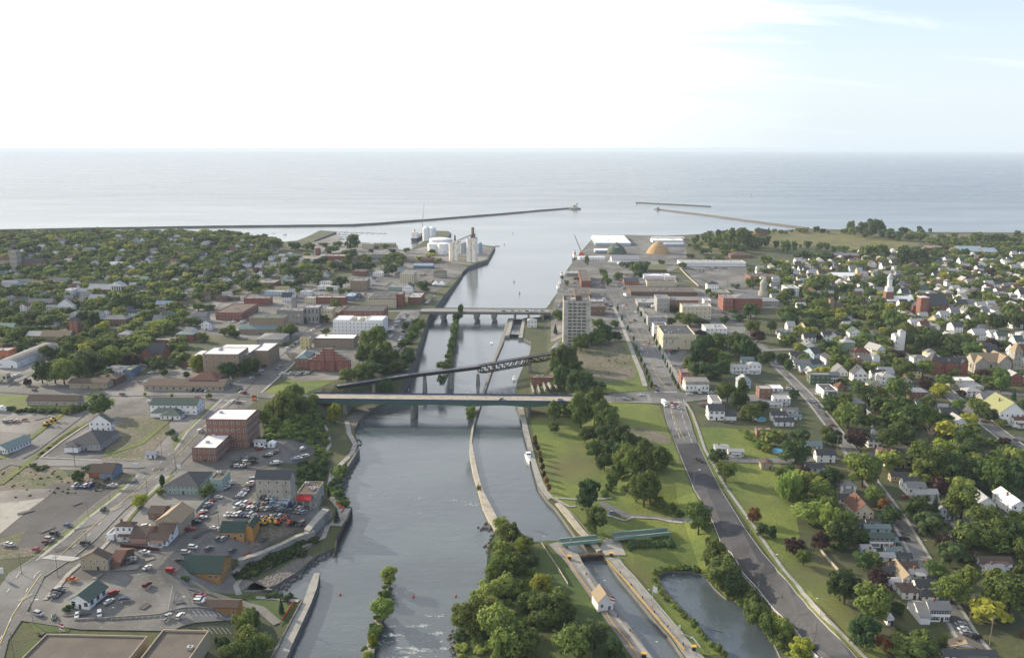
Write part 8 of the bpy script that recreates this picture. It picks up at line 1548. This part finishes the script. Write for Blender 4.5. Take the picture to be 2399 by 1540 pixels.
# ================================================================== vehicles: rows then single ones
for a in (('B0',60,1110,110,1120,2,0),('A0',1390,700,1500,690,3,10),('A0',20,1155,260,1140,4,10),('B0',2080,160,2130,120,2,30),
('B1',0,740,430,775,11,70),('B1',0,785,460,812,12,68),('B1',0,862,300,862,8,68),('B1',300,915,440,920,4,65),('B1',10,688,340,695,8,80),('B0',2200,755,2398,780,5,72),('B0',2190,725,2398,738,5,72),('B0',2110,832,2398,850,8,72),
('B0',2170,375,2330,380,4,30),('B0',2220,335,2398,345,5,30),('B0',2270,300,2398,308,4,30),('B0',2340,520,2398,500,2,20),('B0',2240,670,2330,570,7,10),('B0',2330,560,2398,480,6,10),('B1',80,290,190,235,4,10),('B1',340,320,480,272,4,10),('B1',150,355,230,345,2,10),('B1',10,220,70,205,2,30),('B0',1835,890,2000,690,6,48),('B0',690,560,870,560,5,80),('B0',720,545,860,545,4,80),
('C0',490,655,580,560,4,6),('A0',20,780,190,715,8,35),('A0',1700,660,1810,660,2,10),('A0',1720,640,1820,615,3,10),('A0',1780,868,1960,868,4,80),('A0',30,1165,180,1160,2,10),('A1',220,715,530,705,8,60),('A1',60,650,190,560,6,55),('A1',290,480,400,400,6,55),('A1',490,325,720,190,9,48),('A1',930,365,990,375,3,60),('A1',940,385,985,392,2,60),
('A1',1215,318,1385,140,14,0),('A1',1240,318,1405,140,13,0),('A1',1268,310,1425,150,12,0),('A1',1235,375,1275,345,3,0),('A1',1300,490,1440,190,22,5),('A1',1318,480,1380,345,9,5),('A0',2140,230,2350,180,6,45),('A0',1620,190,1670,165,3,5),
('A2',365,490,430,415,6,0),('A2',385,480,440,410,5,0),('A2',850,20,905,60,5,10),('A2',860,90,925,100,4,0),('A2',740,0,790,0,2,0),('A2',1415,497,1560,500,4,5),('A2',1450,512,1520,515,2,5),('A2',1755,990,1820,1020,3,5),('A2',1690,890,1930,885,6,0),('A2',1510,640,1610,630,3,10),('A2',900,290,1020,330,4,5),('A2',1975,130,2060,170,5,55),('A2',1230,80,1320,82,3,0),
('Z2',980,650,1010,620,4,0),('Z2',970,760,1040,880,12,5),('Z2',990,760,1065,890,10,5),('Z2',880,680,900,660,3,0),('Z2',705,660,745,625,4,0),('Z2',965,700,985,610,8,0),('Z2',1395,800,1500,805,5,75),('Z2',1400,830,1490,838,4,75),('Z2',1700,905,1760,930,0,0),('Z2',1790,510,1830,520,3,0),('Z2',1850,520,1970,535,8,75),('Z2',1870,540,1960,550,5,75),('Z2',1990,508,2100,512,7,75),('Z2',2000,530,2100,540,7,75),('Z2',2120,512,2210,520,4,75),('Z2',1115,640,1160,690,7,5),('Z2',1150,680,1190,715,4,5),('Z2',2130,935,2220,970,4,40),('Z2',1195,580,1330,600,8,60),('Z2',1350,620,1400,660,4,60),('Z2',610,705,650,745,4,0),('Z2',550,890,590,840,5,60),
('Z1',1680,860,1760,780,9,5),('Z1',1000,830,1110,760,8,50),('Z1',1290,700,1360,650,5,50),('Z1',1150,600,1260,605,6,60),('Z1',1630,580,1690,578,4,10),('Z1',1725,640,1755,635,3,10),('Z1',580,720,720,725,6,70),('Z1',660,770,790,780,6,70),('Z1',395,740,480,745,3,10),('Z1',610,270,700,290,5,50),('Z1',1440,345,1590,340,6,80),('Z1',60,900,100,940,3,10),('Z0',1650,990,1700,975,3,5),('Z0',2230,1010,2390,965,5,45),('Z0',2300,1045,2390,1000,5,45),('C3',1790,920,1860,1010,0,0)):
 if a[5]: cars(*a, parts=PX(a[0],0, a[2])[1] > 1000)
for a in ('B0 970 785 100 black suv;B0 1880 48 70 white van;B0 640 935 -8 blue sedan;B0 520 1020 -8 black van;B0 465 1065 -6 silver suv;B0 440 1090 0 maroon sedan;B0 350 1160 0 red sedan;B0 800 1100 20 black suv;B0 1370 945 25 white suv;B0 1780 970 10 red pickup;B0 1900 860 20 white sedan;B0 1845 905 20 black suv;B0 2120 580 65 white pickup;B0 2175 535 60 white van;B0 2045 670 0 white sedan;B0 2010 960 0 white sedan;B0 2050 1060 75 grey suv;B0 2095 1060 75 silver suv;B0 1810 1140 -8 white suv;B0 2180 1175 70 grey suv;B0 1055 560 20 white pickup;B0 965 560 -5 black pickup;B1 440 215 70 white van;B1 75 1065 60 grey pickup;B0 1355 1190 -5 white pickup;C0 1230 320 50 grey pickup;C0 1235 295 50 silver suv;C0 1385 370 65 white sedan;C0 1610 405 -8 red van;C0 1685 300 5 black sedan;C0 1740 230 0 silver suv;C0 1960 195 60 grey suv;C0 680 485 -8 orange pickup;C0 1068 610 55 red suv;C0 1025 690 65 white sedan;C0 1170 665 15 blue sedan;C0 1380 535 75 maroon suv;C0 725 820 -65 white sedan;C0 935 810 -60 white suv;C0 505 835 -55 green sedan;C0 365 808 -20 silver suv;C0 410 1015 -22 black sedan;C0 1565 840 80 silver pickup;C0 1692 830 80 white suv;C0 1875 635 0 red pickup;C0 1880 665 -5 silver suv;C0 1865 690 -3 white suv;'
'A0 325 865 0 maroon sedan;A0 1150 905 0 maroon suv;A0 1855 930 -10 red sedan;A0 1945 935 -5 white sedan;A0 1400 970 20 white sedan;A0 1230 720 -10 white suv;A0 1375 795 10 silver suv;A0 1310 790 0 maroon sedan;A0 1275 690 0 grey sedan;A0 2160 755 -60 white suv;A0 2145 815 0 grey suv;A0 2245 865 60 black suv;A0 2262 880 60 white sedan;A0 2290 890 60 red suv;A0 2200 970 45 white suv;A0 2245 980 0 maroon sedan;A0 1665 615 -5 maroon sedan;A0 1610 648 10 black suv;A0 1558 625 80 grey sedan;A0 1695 515 60 green sedan;A0 1545 575 20 red sedan;A0 2360 745 60 white sedan;A1 195 668 15 blue sedan;A1 225 640 60 silver sedan;A1 130 525 -20 black sedan;A1 20 715 50 grey suv;A1 45 680 50 white sedan;'
'A2 1205 910 -3 white sedan;A2 1055 950 -3 silver suv;A2 450 958 0 white suv;A2 1338 825 -60 maroon suv;A2 1357 868 -80 black suv;A2 1455 808 -40 grey sedan;A2 1240 612 -70 light_blue pickup;A2 1208 480 -70 white suv;A2 1282 425 20 red sedan;A2 1315 425 20 white sedan;A2 1100 308 -70 black suv;A2 1145 208 -70 maroon suv;A2 1100 222 -70 grey sedan;A2 1172 160 -60 silver sedan;A2 1158 132 -60 white suv;A2 1052 102 -5 silver sedan;A2 1065 58 -70 red sedan;A2 1038 72 -70 white suv;A2 980 42 -70 silver sedan;A2 1655 900 5 white sedan;A2 1490 990 -75 red suv;A2 1538 998 -75 red sedan;A2 1497 1022 -75 white suv;A2 1555 1032 -75 silver suv;A2 1655 502 0 red sedan;A2 1250 135 10 tan suv;A2 1990 1155 85 grey suv;A2 2050 1155 85 silver sedan;'
'A3 70 605 -60 white sedan;A3 190 742 -50 grey sedan;A3 470 905 0 white pickup;A3 408 968 -65 white suv;A3 458 1018 -70 grey suv;A3 520 1095 -60 grey sedan;A3 190 852 5 white suv;A3 195 830 5 tan suv;A3 1515 912 0 light_blue sedan;A3 1395 738 -30 blue sedan;A3 2020 1160 -30 maroon sedan;A3 595 1192 0 red sedan;B2 1745 325 -65 black pickup;B2 935 810 25 light_blue sedan;B3 1285 665 0 red sedan;B3 1265 1062 -5 black pickup;B3 115 270 60 red sedan;C3 1500 318 0 red sedan;C3 1795 900 8 silver sedan;C3 1820 945 12 white sedan;C3 1845 985 8 silver sedan;C3 1935 1025 5 black suv;C3 1920 800 -50 black suv;B3 2310 128 -10 grey sedan').split(';'):
 q = a.split(); C1(q[0], int(q[1]), int(q[2]), float(q[3]), q[4].replace('_',' '), q[5], parts=q[0][0] in 'BC')
for t, x, y, ang, col, kd in (('P',1175,936.5,180,'green','suv'),('P',1183,938,0,'white','sedan'),('P',1313,937.5,0,'silver','suv')): p = ray(x, y, ZD + .02); car(p, math.radians(ang), kd, col)
for x in (1180,1200,1215,1234,1244,1254,1270,1287): p = ray(x, 728 + (x % 3) * .8, ZB + .02); car(p, math.radians(0), RK.choice(KINDS), RK.choice(COLS), False)
for t, x, y, ang, lb, cb in (('A2',1422,1000,-80,'white box lorry waiting at the crossing', FW),('Z2',1200,780,-70,'white box lorry driving down the highway', FW),('Z2',1478,893,0,'white coach parked by the brick block', FW),('A0',15,1050,0,'white coach parked at the left edge', FW)):
 p = rpt(t, x, y, .5); root = new('lorry', None, None, p); root.rotation_euler = (0,0, math.radians(ang)); g = MB(); g.box(-4.2,1.8,-1.2,1.2, .9,3.7, cb, True); g.build('cargo_box', root); g = MB(); loft(g, [(2.0,1.1, .6,1.05,2.9),(3.2,1.1, .6,1.0,2.8),(4.0,1.1, .6, .9,1.7),(4.4,1.05, .6, .95,1.5)], FW); g.face([(3.25,-.9,2.72),(3.95,-.85,1.8),(3.95, .85,1.8),(3.25, .9,2.72)][::-1], CGL); g.build('cab', root)
 for sx in (-3,2.9):
  for s in (-1,1): o = new('wheel', CARP['van']['wheel'], root, (sx, s * 1.0, .45)); o.rotation_euler = (math.pi / 2 * -s, 0,0); o.scale = (1.4,) * 3
 tag(root, lb, 'lorry')
for t, x, y, cm, lb in (('B1',30,915, YEL, 'yellow excavator, left of the construction machines'),('B1',80,920, YEL, 'yellow loader beside the excavator'),('B1',205,915, ORG, 'orange backhoe between parked cars'),('A0',500,1150, YEL, 'yellow digger on the back lot'),('A0',440,1190, YEL, 'second yellow digger at the lot fence')):
 p = rpt(t, x, y, .6); root = new('excavator', None, None, p); g = MB(); [g.box(-2,2, y_ - .35, y_ + .35,0, .9, BLACKM) for y_ in (-1.1,1.1)]; g.build('track', root); g = MB(); g.box(-2,1.2,-1.2,1.2,1.0,2.2, cm, True); g.build('body', root); g = MB(); g.box(0,1.3,-1.1,0,2.2,3.4, CGL); g.build('cab', root); g = MB(); g.bar((1, .5,1.8),(4, .5,4.6), .45, cm); g.bar((4, .5,4.6),(5.6, .5,2), .35, cm); g.box(5.1,6.2,0,1,1.0,2.0, cm, True); g.build('boom', root); tag(root, lb, 'excavator')
for a in ('C0 545 445 240 u 20;C0 205 420 215 u 20;C0 312 880 650 s 0;C0 130 1190 960 u 20;C0 1040 850 725 s 0;C0 1790 800 625 s 180;C0 815 180 0 u 20;B0 705 370 170 u 30;B0 1518 280 130 u 20;B0 1650 420 235 u 20;B0 1807 150 90 u 20;B0 1030 690 545 u 20;B0 1382 640 475 u 20;B0 828 850 700 u 20;B0 528 1085 920 u 20;B0 2055 950 775 u 20;A0 450 830 710 u 0;A0 768 840 710 u 0;A0 1225 940 880 s 0;A0 820 945 880 s 0;A0 2237 1020 910 u 20;A0 1925 1090 930 u 20;A0 930 690 490 u 0;A0 2225 850 770 s 0;A1 315 655 480 s 0;A1 955 610 520 s 0;A1 875 950 860 s 90;A1 1427 960 855 s 90;A1 1983 975 880 s 90;A1 2002 905 820 s 90;'
'A2 530 910 820 s 90;A2 142 970 905 s 90;A2 945 900 800 u 0;A2 963 960 845 u 0;A2 1367 1115 985 u 10;A2 1388 1160 1060 u 10;A2 1705 1050 940 u 10;A2 1685 930 835 s 0;A2 1965 830 715 u 20;A2 1620 530 400 u 10;A2 1365 460 250 u 10;A2 1240 840 -0 s 0;A2 948 170 100 u 0;A2 220 590 540 l 0;A2 305 350 200 s 0;B2 1485 130 -10 u 10;B2 1563 310 160 u 10;B2 1697 570 400 s 10;B2 1845 800 665 u 30;B2 2025 680 550 s 190;B2 2230 1000 850 s 190;B2 2222 345 200 u 0;B2 1052 880 810 l 0;B2 1502 890 820 l 0;B2 1588 920 855 u 0;B2 260 1140 1020 s 0;B2 855 1140 1040 s 0;B2 508 1170 1050 s 0;C2 825 590 470 s 0;C2 720 870 815 u 30;C2 1297 1190 1045 s 0;C2 1313 700 560 s 180;C2 1720 1170 1010 s 180;C2 2290 680 475 u 30;C3 110 400 225 s 190;C3 485 815 635 s 190;C3 270 1020 845 u 30;C3 845 450 395 u 0;C3 1275 1010 895 u 0;C3 1885 835 610 u 30;C3 2065 1100 795 u 30;C3 2315 1200 1085 u 30;C3 1665 410 350 u 30;C3 1425 200 95 s 0;B3 635 270 70 u 20;B3 940 570 400 u 20;B3 1240 960 825 u 20;B3 770 290 235 u 20;B3 1430 1160 1055 s 0;B3 1905 830 790 u 20;A3 150 790 675 u 20;A3 222 830 745 u 20;A3 515 450 340 u 20;A3 1320 740 660 u 20;A3 1635 905 845 u 20;A3 2005 390 320 u 20;A3 610 280 200 u 0;A3 130 1090 1000 u 20;A3 45 630 580 s 0;Z2 1085 980 900 u 0;Z2 1865 590 520 s 0;Z2 1945 560 490 s 0;Z2 2095 580 505 s 0;Z2 2025 500 410 s 0;Z2 2130 600 530 s 0;Z2 1645 400 325 s 0;Z2 1315 350 240 s 0;Z2 885 385 310 s 0;Z2 628 755 680 s 0;Z2 1180 720 690 s 0;Z2 2175 710 620 u 0;Z3 1093 225 130 s 0;Z3 988 215 140 s 0;Z3 1310 235 175 s 0;Z3 1500 265 215 s 0;Z3 1165 530 470 u 0;Z3 1855 590 500 u 0').split(';'):
 q = a.split(); q2 = int(q[3])
 if q[0] == 'A2' and q[1] == '1240': continue
 pole(q[0], int(q[1]), int(q[2]), q2, {'u': 'utility','s': 'street','l': 'lantern'}[q[4]], int(q[5]))
SK, SH, TR = mat('skin',(.45, .28, .2)), mat('dark_top',(.03, .03, .035)), mat('pale_trousers',(.45, .38, .33))
for t, x, y, lb in (('C3',535,828,'person in dark top and pale trousers walking on the roadside walk'),('C2',1297,680,'person in dark clothes standing at the lock guard rail')):
 p = gp(t, x, y) + Vector((0,0, .42)); bm = MB(); vs = [(0,0, .95),(0,0,1.2),(0,0,1.42),(0,0,1.55),(0,0,1.7),(.2,0,1.4),(.27, .05,1.12),(.26, .15, .9),(-.2,0,1.4),(-.27,-.05,1.12),(-.26, .1, .9),(.1,0, .9),(.12, .12, .5),(.12, .05, .05),(.12, .2, .02),(-.1,0, .9),(-.12,-.1, .5),(-.12,-.25, .08),(-.12,-.12, .03)]
 es = [(0,1),(1,2),(2,3),(3,4),(2,5),(5,6),(6,7),(2,8),(8,9),(9,10),(0,11),(11,12),(12,13),(13,14),(0,15),(15,16),(16,17),(17,18)]
 rr_ = [.14, .13, .14, .06, .11, .06, .045, .035, .06, .045, .035, .09, .065, .045, .04, .09, .065, .045, .04]
 me = bpy.data.meshes.new('body'); me.from_pydata(vs, es, []); o = new('person', me, None, p); md = o.modifiers.new('s','SKIN')
 for i, r_ in enumerate(rr_): o.data.skin_vertices[0].data[i].radius = (r_, r_)
 o.data.skin_vertices[0].data[0].use_root = True; o.modifiers.new('u','SUBSURF').levels = 1; o.data.materials.append(TR); tag(o, lb, 'person')
 g = MB(); g.cyl((0,0), .17, .19, .95,1.2, SH, 10, False); g.cyl((0,0), .19, .14,1.2,1.46, SH, 10); g.build('shirt', o); g = MB(); g.cyl((0,0), .1, .115,1.66,1.78, SH, 10); g.cyl((0,0), .115, .05,1.78,1.84, SH, 10); g.build('hair', o)
WIRE = mat('wire',(.06, .06, .06))
def wires(t, pts, label, hh=10.6):
 g = MB(); c = [gp(t, x, y) + Vector((0,0, hh)) for x, y in pts]
 for a, b in zip(c, c[1:]):
  for dx in (-.8, .8):
   pr = None
   for i in range(9):
    u = i / 8; v = a.lerp(b, u) + Vector((dx, 0,-1.6 * 4 * u * (1 - u)))
    if pr: g.bar(pr, v, .05, WIRE)
    pr = v
 tag(g.build('power_line'), label, 'power line')
wires('P',[(1571,1032),(1590,1077),(1661,1200),(1772,1410),(1867,1495),(1960,1600)],'sagging power line beside the dark lower road')
wires('P',[(1958,1067),(2035,1142),(2110,1240),(2216,1342),(2271,1450),(2316,1515)],'sagging power line along the residential street')
wires('P',[(32,1538),(136,1351),(203,1285),(207,1213),(257,1172),(345,1160),(412,1105),(451,1037)],'power line along the left foreground street')
FOAM = mat('white_foam',(.42, .45, .44),'paint', .6,3, .3)
def foam(t, items, label):
 g = MB(); rr_ = random.Random(9)
 for x, y, L_, n_ in items:
  for i in range(n_):
   p = ray(*PX(t, x + rr_.gauss(0, L_ * .4), y + rr_.gauss(0,9)), .06); a = rr_.uniform(-.35, .35); l_ = rr_.uniform(.3,1.5); w_ = rr_.uniform(.08, .32)
   k = 7; g.face([(p.x + math.cos(a) * l_ * math.cos(6.283 * j / k) * rr_.uniform(.6,1) - math.sin(a) * w_ * math.sin(6.283 * j / k), p.y + math.sin(a) * l_ * math.cos(6.283 * j / k) + math.cos(a) * w_ * math.sin(6.283 * j / k) * rr_.uniform(.6,1), .05 + i * .0007) for j in range(k)], FOAM)
 o = g.build('white_water'); o['kind'] = 'stuff'; o['label'] = label
foam('C1',[(1270,985,160,46),(1180,1055,60,12),(1390,1150,150,40),(1480,1110,250,50),(1600,1120,220,55),(1770,1105,80,16),(1580,895,80,26),(1430,905,160,22),(1690,965,80,22),(1610,800,60,8),(1700,805,80,12),(1560,1040,300,20),(1400,1190,300,24)],'white rapids foaming between old wall and wooded island')
foam('B1',[(1130,632,160,9),(1530,660,110,8),(1840,680,60,8),(1930,705,80,9),(2050,720,90,20),(1990,728,70,9),(1490,793,80,7)],'broken line of small white rapids across the river')
g = MB()
pr = None
for x, y in ((2003,175),(1999,220),(2001,260),(2007,310),(2015,360),(2024,410),(2028,438)):
 a = ray(*PX('B1', x + 12, y),2.2); b = ray(*PX('B1', x - 2, y), .1)
 if pr: g.face([pr[0], a, b, pr[1]], FOAM)
 pr = (a, b)
tag(g.build('spillway_water'),'white sheet of water spilling over the curved river divide wall','waterfall', kind='stuff')
RKM = mat('boulder_grey',(.16, .155, .145),'concrete', .95,1, .3); g = MB(); rr_ = random.Random(31)
for pts, n_ in (([(808,1182),(801,1150),(800,1125),(812,1108),(815,1092)],70),([(839,1035),(830,1008),(838,986),(852,970),(880,952)],60),([(786,1281),(747,1295),(730,1308),(700,1336),(650,1367),(608,1386)],110),([(1138,1345),(1130,1380),(1100,1420),(1066,1478),(1072,1540)],120),([(1145,1280),(1150,1262),(1160,1240)],30),([(1130,1195),(1138,1215),(1145,1222)],30)):
 c = [gp('P', x, y).xy for x, y in pts]
 for i in range(n_):
  k = rr_.randrange(len(c) - 1); p = c[k].lerp(c[k + 1], rr_.random()) + Vector((rr_.gauss(0,1.6), rr_.gauss(0,1.6))); s = rr_.uniform(.4,1.5); z = .1
  m5 = [(p.x + math.cos(6.28 * j / 5) * s * rr_.uniform(.7,1.1), p.y + math.sin(6.28 * j / 5) * s * rr_.uniform(.7,1.1)) for j in range(5)]; tp = (p.x, p.y, z + s * .9)
  for j in range(5): a, b = m5[j], m5[(j + 1) % 5]; am, bm2 = ((a[0] * .7 + p.x * .3, a[1] * .7 + p.y * .3, z + s * .6),(b[0] * .7 + p.x * .3, b[1] * .7 + p.y * .3, z + s * .6)); g.face([(a[0], a[1],-1),(b[0], b[1],-1), bm2, am], RKM); g.face([am, bm2, tp], RKM)
tag(g.build('shore_boulders'),'grey boulders scattered along the waterline', None, kind='stuff')
# ================================================================== camera, light, sky, air
cd = bpy.data.cameras.new('camera'); cam = bpy.data.objects.new('camera', cd); COL.objects.link(cam)
cd.sensor_width = 36; cd.lens = 36 * F / PW; cd.clip_start = 1; cd.clip_end = 90000
cam.matrix_world = Matrix(((RIGHT.x, UP.x, -FWD.x, CAM.x),(RIGHT.y, UP.y, -FWD.y, CAM.y),(RIGHT.z, UP.z, -FWD.z, CAM.z),(0,0,0,1)))
SC.camera = cam
SUN_EL, SUN_AZ = math.radians(20), math.radians(58)      # azimuth measured left of the view's forward axis
sd = Vector((-math.sin(SUN_AZ) * math.cos(SUN_EL), math.cos(SUN_AZ) * math.cos(SUN_EL), math.sin(SUN_EL)))
ld = bpy.data.lights.new('sun','SUN'); ld.energy = 5.0; ld.angle = math.radians(.55); ld.color = (1, .86, .64)
sun = bpy.data.objects.new('sun', ld); COL.objects.link(sun); sun.rotation_euler = sd.to_track_quat('Z','Y').to_euler()
w = bpy.data.worlds.new('World'); SC.world = w; w.use_nodes = True
n, l = w.node_tree.nodes, w.node_tree.links
bg = n['Background']; bg.inputs[1].default_value = SKY_STR = .15
sky = n.new('ShaderNodeTexSky'); sky.sky_type = 'NISHITA'; sky.sun_disc = False
sky.sun_elevation = SUN_EL; sky.sun_rotation = -SUN_AZ; sky.air_density = 1.0; sky.dust_density = .6; sky.ozone_density = 1.2; sky.altitude = 200
tc = n.new('ShaderNodeTexCoord'); sp = n.new('ShaderNodeSeparateXYZ'); l.new(tc.outputs['Generated'], sp.inputs[0])
def vm(op, a, b=None):
 x = n.new('ShaderNodeMath'); x.operation = op
 for i, q in enumerate((a, b)):
  if q is None: continue
  if isinstance(q, (int, float)): x.inputs[i].default_value = q
  else: l.new(q, x.inputs[i])
 return x.outputs[0]
zc = vm('MAXIMUM', sp.outputs[2],0.0)
cb = n.new('ShaderNodeCombineXYZ'); l.new(vm('DIVIDE', sp.outputs[0], vm('ADD', zc, .25)), cb.inputs[0]); l.new(vm('DIVIDE', sp.outputs[1], vm('ADD', zc, .25)), cb.inputs[1])
mp = n.new('ShaderNodeMapping'); mp.inputs['Rotation'].default_value = (0,0, math.radians(-38)); mp.inputs['Scale'].default_value = (.55,2.4,1); l.new(cb.outputs[0], mp.inputs[0])
nz = n.new('ShaderNodeTexNoise'); nz.inputs['Scale'].default_value = 1.5; nz.inputs['Detail'].default_value = 8; nz.inputs['Roughness'].default_value = .55; nz.inputs['Distortion'].default_value = .6
l.new(mp.outputs[0], nz.inputs['Vector'])
lx = n.new('ShaderNodeMapRange'); l.new(sp.outputs[0], lx.inputs['Value']); lx.inputs['From Min'].default_value = .44; lx.inputs['From Max'].default_value = -.25; lx.inputs['To Min'].default_value = -.16; lx.inputs['To Max'].default_value = .42
cl = n.new('ShaderNodeMapRange'); cl.interpolation_type = 'SMOOTHSTEP'; l.new(vm('ADD', nz.outputs['Fac'], lx.outputs['Result']), cl.inputs['Value']); cl.inputs['From Min'].default_value = .42; cl.inputs['From Max'].default_value = .64
mxs = n.new('ShaderNodeMix'); mxs.data_type = 'RGBA'; l.new(vm('MULTIPLY', cl.outputs['Result'], .8), mxs.inputs[0]); tn = n.new('ShaderNodeMix'); tn.data_type = 'RGBA'; tn.blend_type = 'MULTIPLY'; tn.inputs[0].default_value = 1; l.new(sky.outputs[0], tn.inputs[6]); tn.inputs[7].default_value = (1.06, .95,1.02,1); l.new(tn.outputs[2], mxs.inputs[6])
mxs.inputs[7].default_value = CLOUDC = (6.6,6.65,6.6,1)
hz_ = n.new('ShaderNodeMapRange'); hz_.interpolation_type = 'SMOOTHSTEP'; l.new(sp.outputs[2], hz_.inputs['Value']); hz_.inputs['From Min'].default_value = .30; hz_.inputs['From Max'].default_value = -.02; hz_.inputs['To Max'].default_value = .95
mxh = n.new('ShaderNodeMix'); mxh.data_type = 'RGBA'; l.new(hz_.outputs['Result'], mxh.inputs[0]); l.new(mxs.outputs[2], mxh.inputs[6]); hr = n.new('ShaderNodeValToRGB'); hr.color_ramp.elements[0].position = .2; hr.color_ramp.elements[0].color = (5.6,5.8,5.8,1); hr.color_ramp.elements[1].position = .75; hr.color_ramp.elements[1].color = (3.35,3.85,4.25,1)
hm_ = n.new('ShaderNodeMapRange'); hm_.inputs['From Min'].default_value = -.55; hm_.inputs['From Max'].default_value = .6; l.new(sp.outputs[0], hm_.inputs['Value']); l.new(hm_.outputs['Result'], hr.inputs['Fac']); l.new(hr.outputs['Color'], mxh.inputs[7])
l.new(mxh.outputs[2], bg.inputs[0])
HAZE = 0.000042
hm = bpy.data.materials.new('hazy_air'); hn, hl = nodes(hm); hn.remove(hn['Principled BSDF'])
pv = hn.new('ShaderNodeVolumePrincipled'); pv.inputs['Color'].default_value = (.72, .84, .97,1); pv.inputs['Density'].default_value = HAZE; pv.inputs['Anisotropy'].default_value = .0
hl.new(pv.outputs[0], hn['Material Output'].inputs['Volume'])
mb = MB(); mb.box(-42000,42000,-100,49000,-5,208, hm, True)
o = mb.build('haze'); o['kind'] = 'stuff'; o['label'] = 'pale blue summer haze lying over town and lake'
SC.view_settings.view_transform = 'Standard'; SC.view_settings.look = 'None'; SC.view_settings.exposure = .66; SC.view_settings.gamma = 1
SC.cycles.use_denoising = True
SC.cycles.max_bounces = 5; SC.cycles.diffuse_bounces = 2; SC.cycles.glossy_bounces = 2; SC.cycles.transmission_bounces = 3; SC.cycles.volume_bounces = 0; SC.cycles.transparent_max_bounces = 6
SC.cycles.use_adaptive_sampling = True
ORD = ['nearest','second nearest','third nearest','fourth nearest','fifth nearest','sixth nearest','seventh nearest','eighth nearest','ninth nearest','tenth nearest','eleventh nearest','twelfth nearest','thirteenth nearest','fourteenth nearest','fifteenth nearest','sixteenth nearest']
def resolve_labels():
 lp = [(nm, proj(p)) for nm, p in LMK]
 buckets = {}
 for o, look, p in AUTO:
  x, y = proj(p); best = None
  for nm, (a, b) in lp:
   d = math.hypot(x - a, (y - b) * 1.6)
   if d > 2 and (best is None or d < best[0]): best = (d, nm, x - a, (y - b) * 1.6)
  d, nm, dx, dy = best
  rel = ('right of' if dx > 0 else 'left of') if abs(dx) > abs(dy) else ('in front of' if dy > 0 else 'behind')
  buckets.setdefault((look, rel, nm),[]).append((d, o))
 for (look, rel, nm), it in buckets.items():
  it.sort(key=lambda q: q[0])
  for i, (d, o) in enumerate(it):
   o['label'] = '%s %s the %s' % (look, rel, nm) if len(it) == 1 else '%s, %s %s the %s' % (look, ORD[i] if i < len(ORD) else 'number %d nearest' % (i + 1), rel, nm)
   if len(o['label'].split()) > 16: o['label'] = o['label'].replace(' with ',' ').replace(' fronted','')
if LMK: resolve_labels()
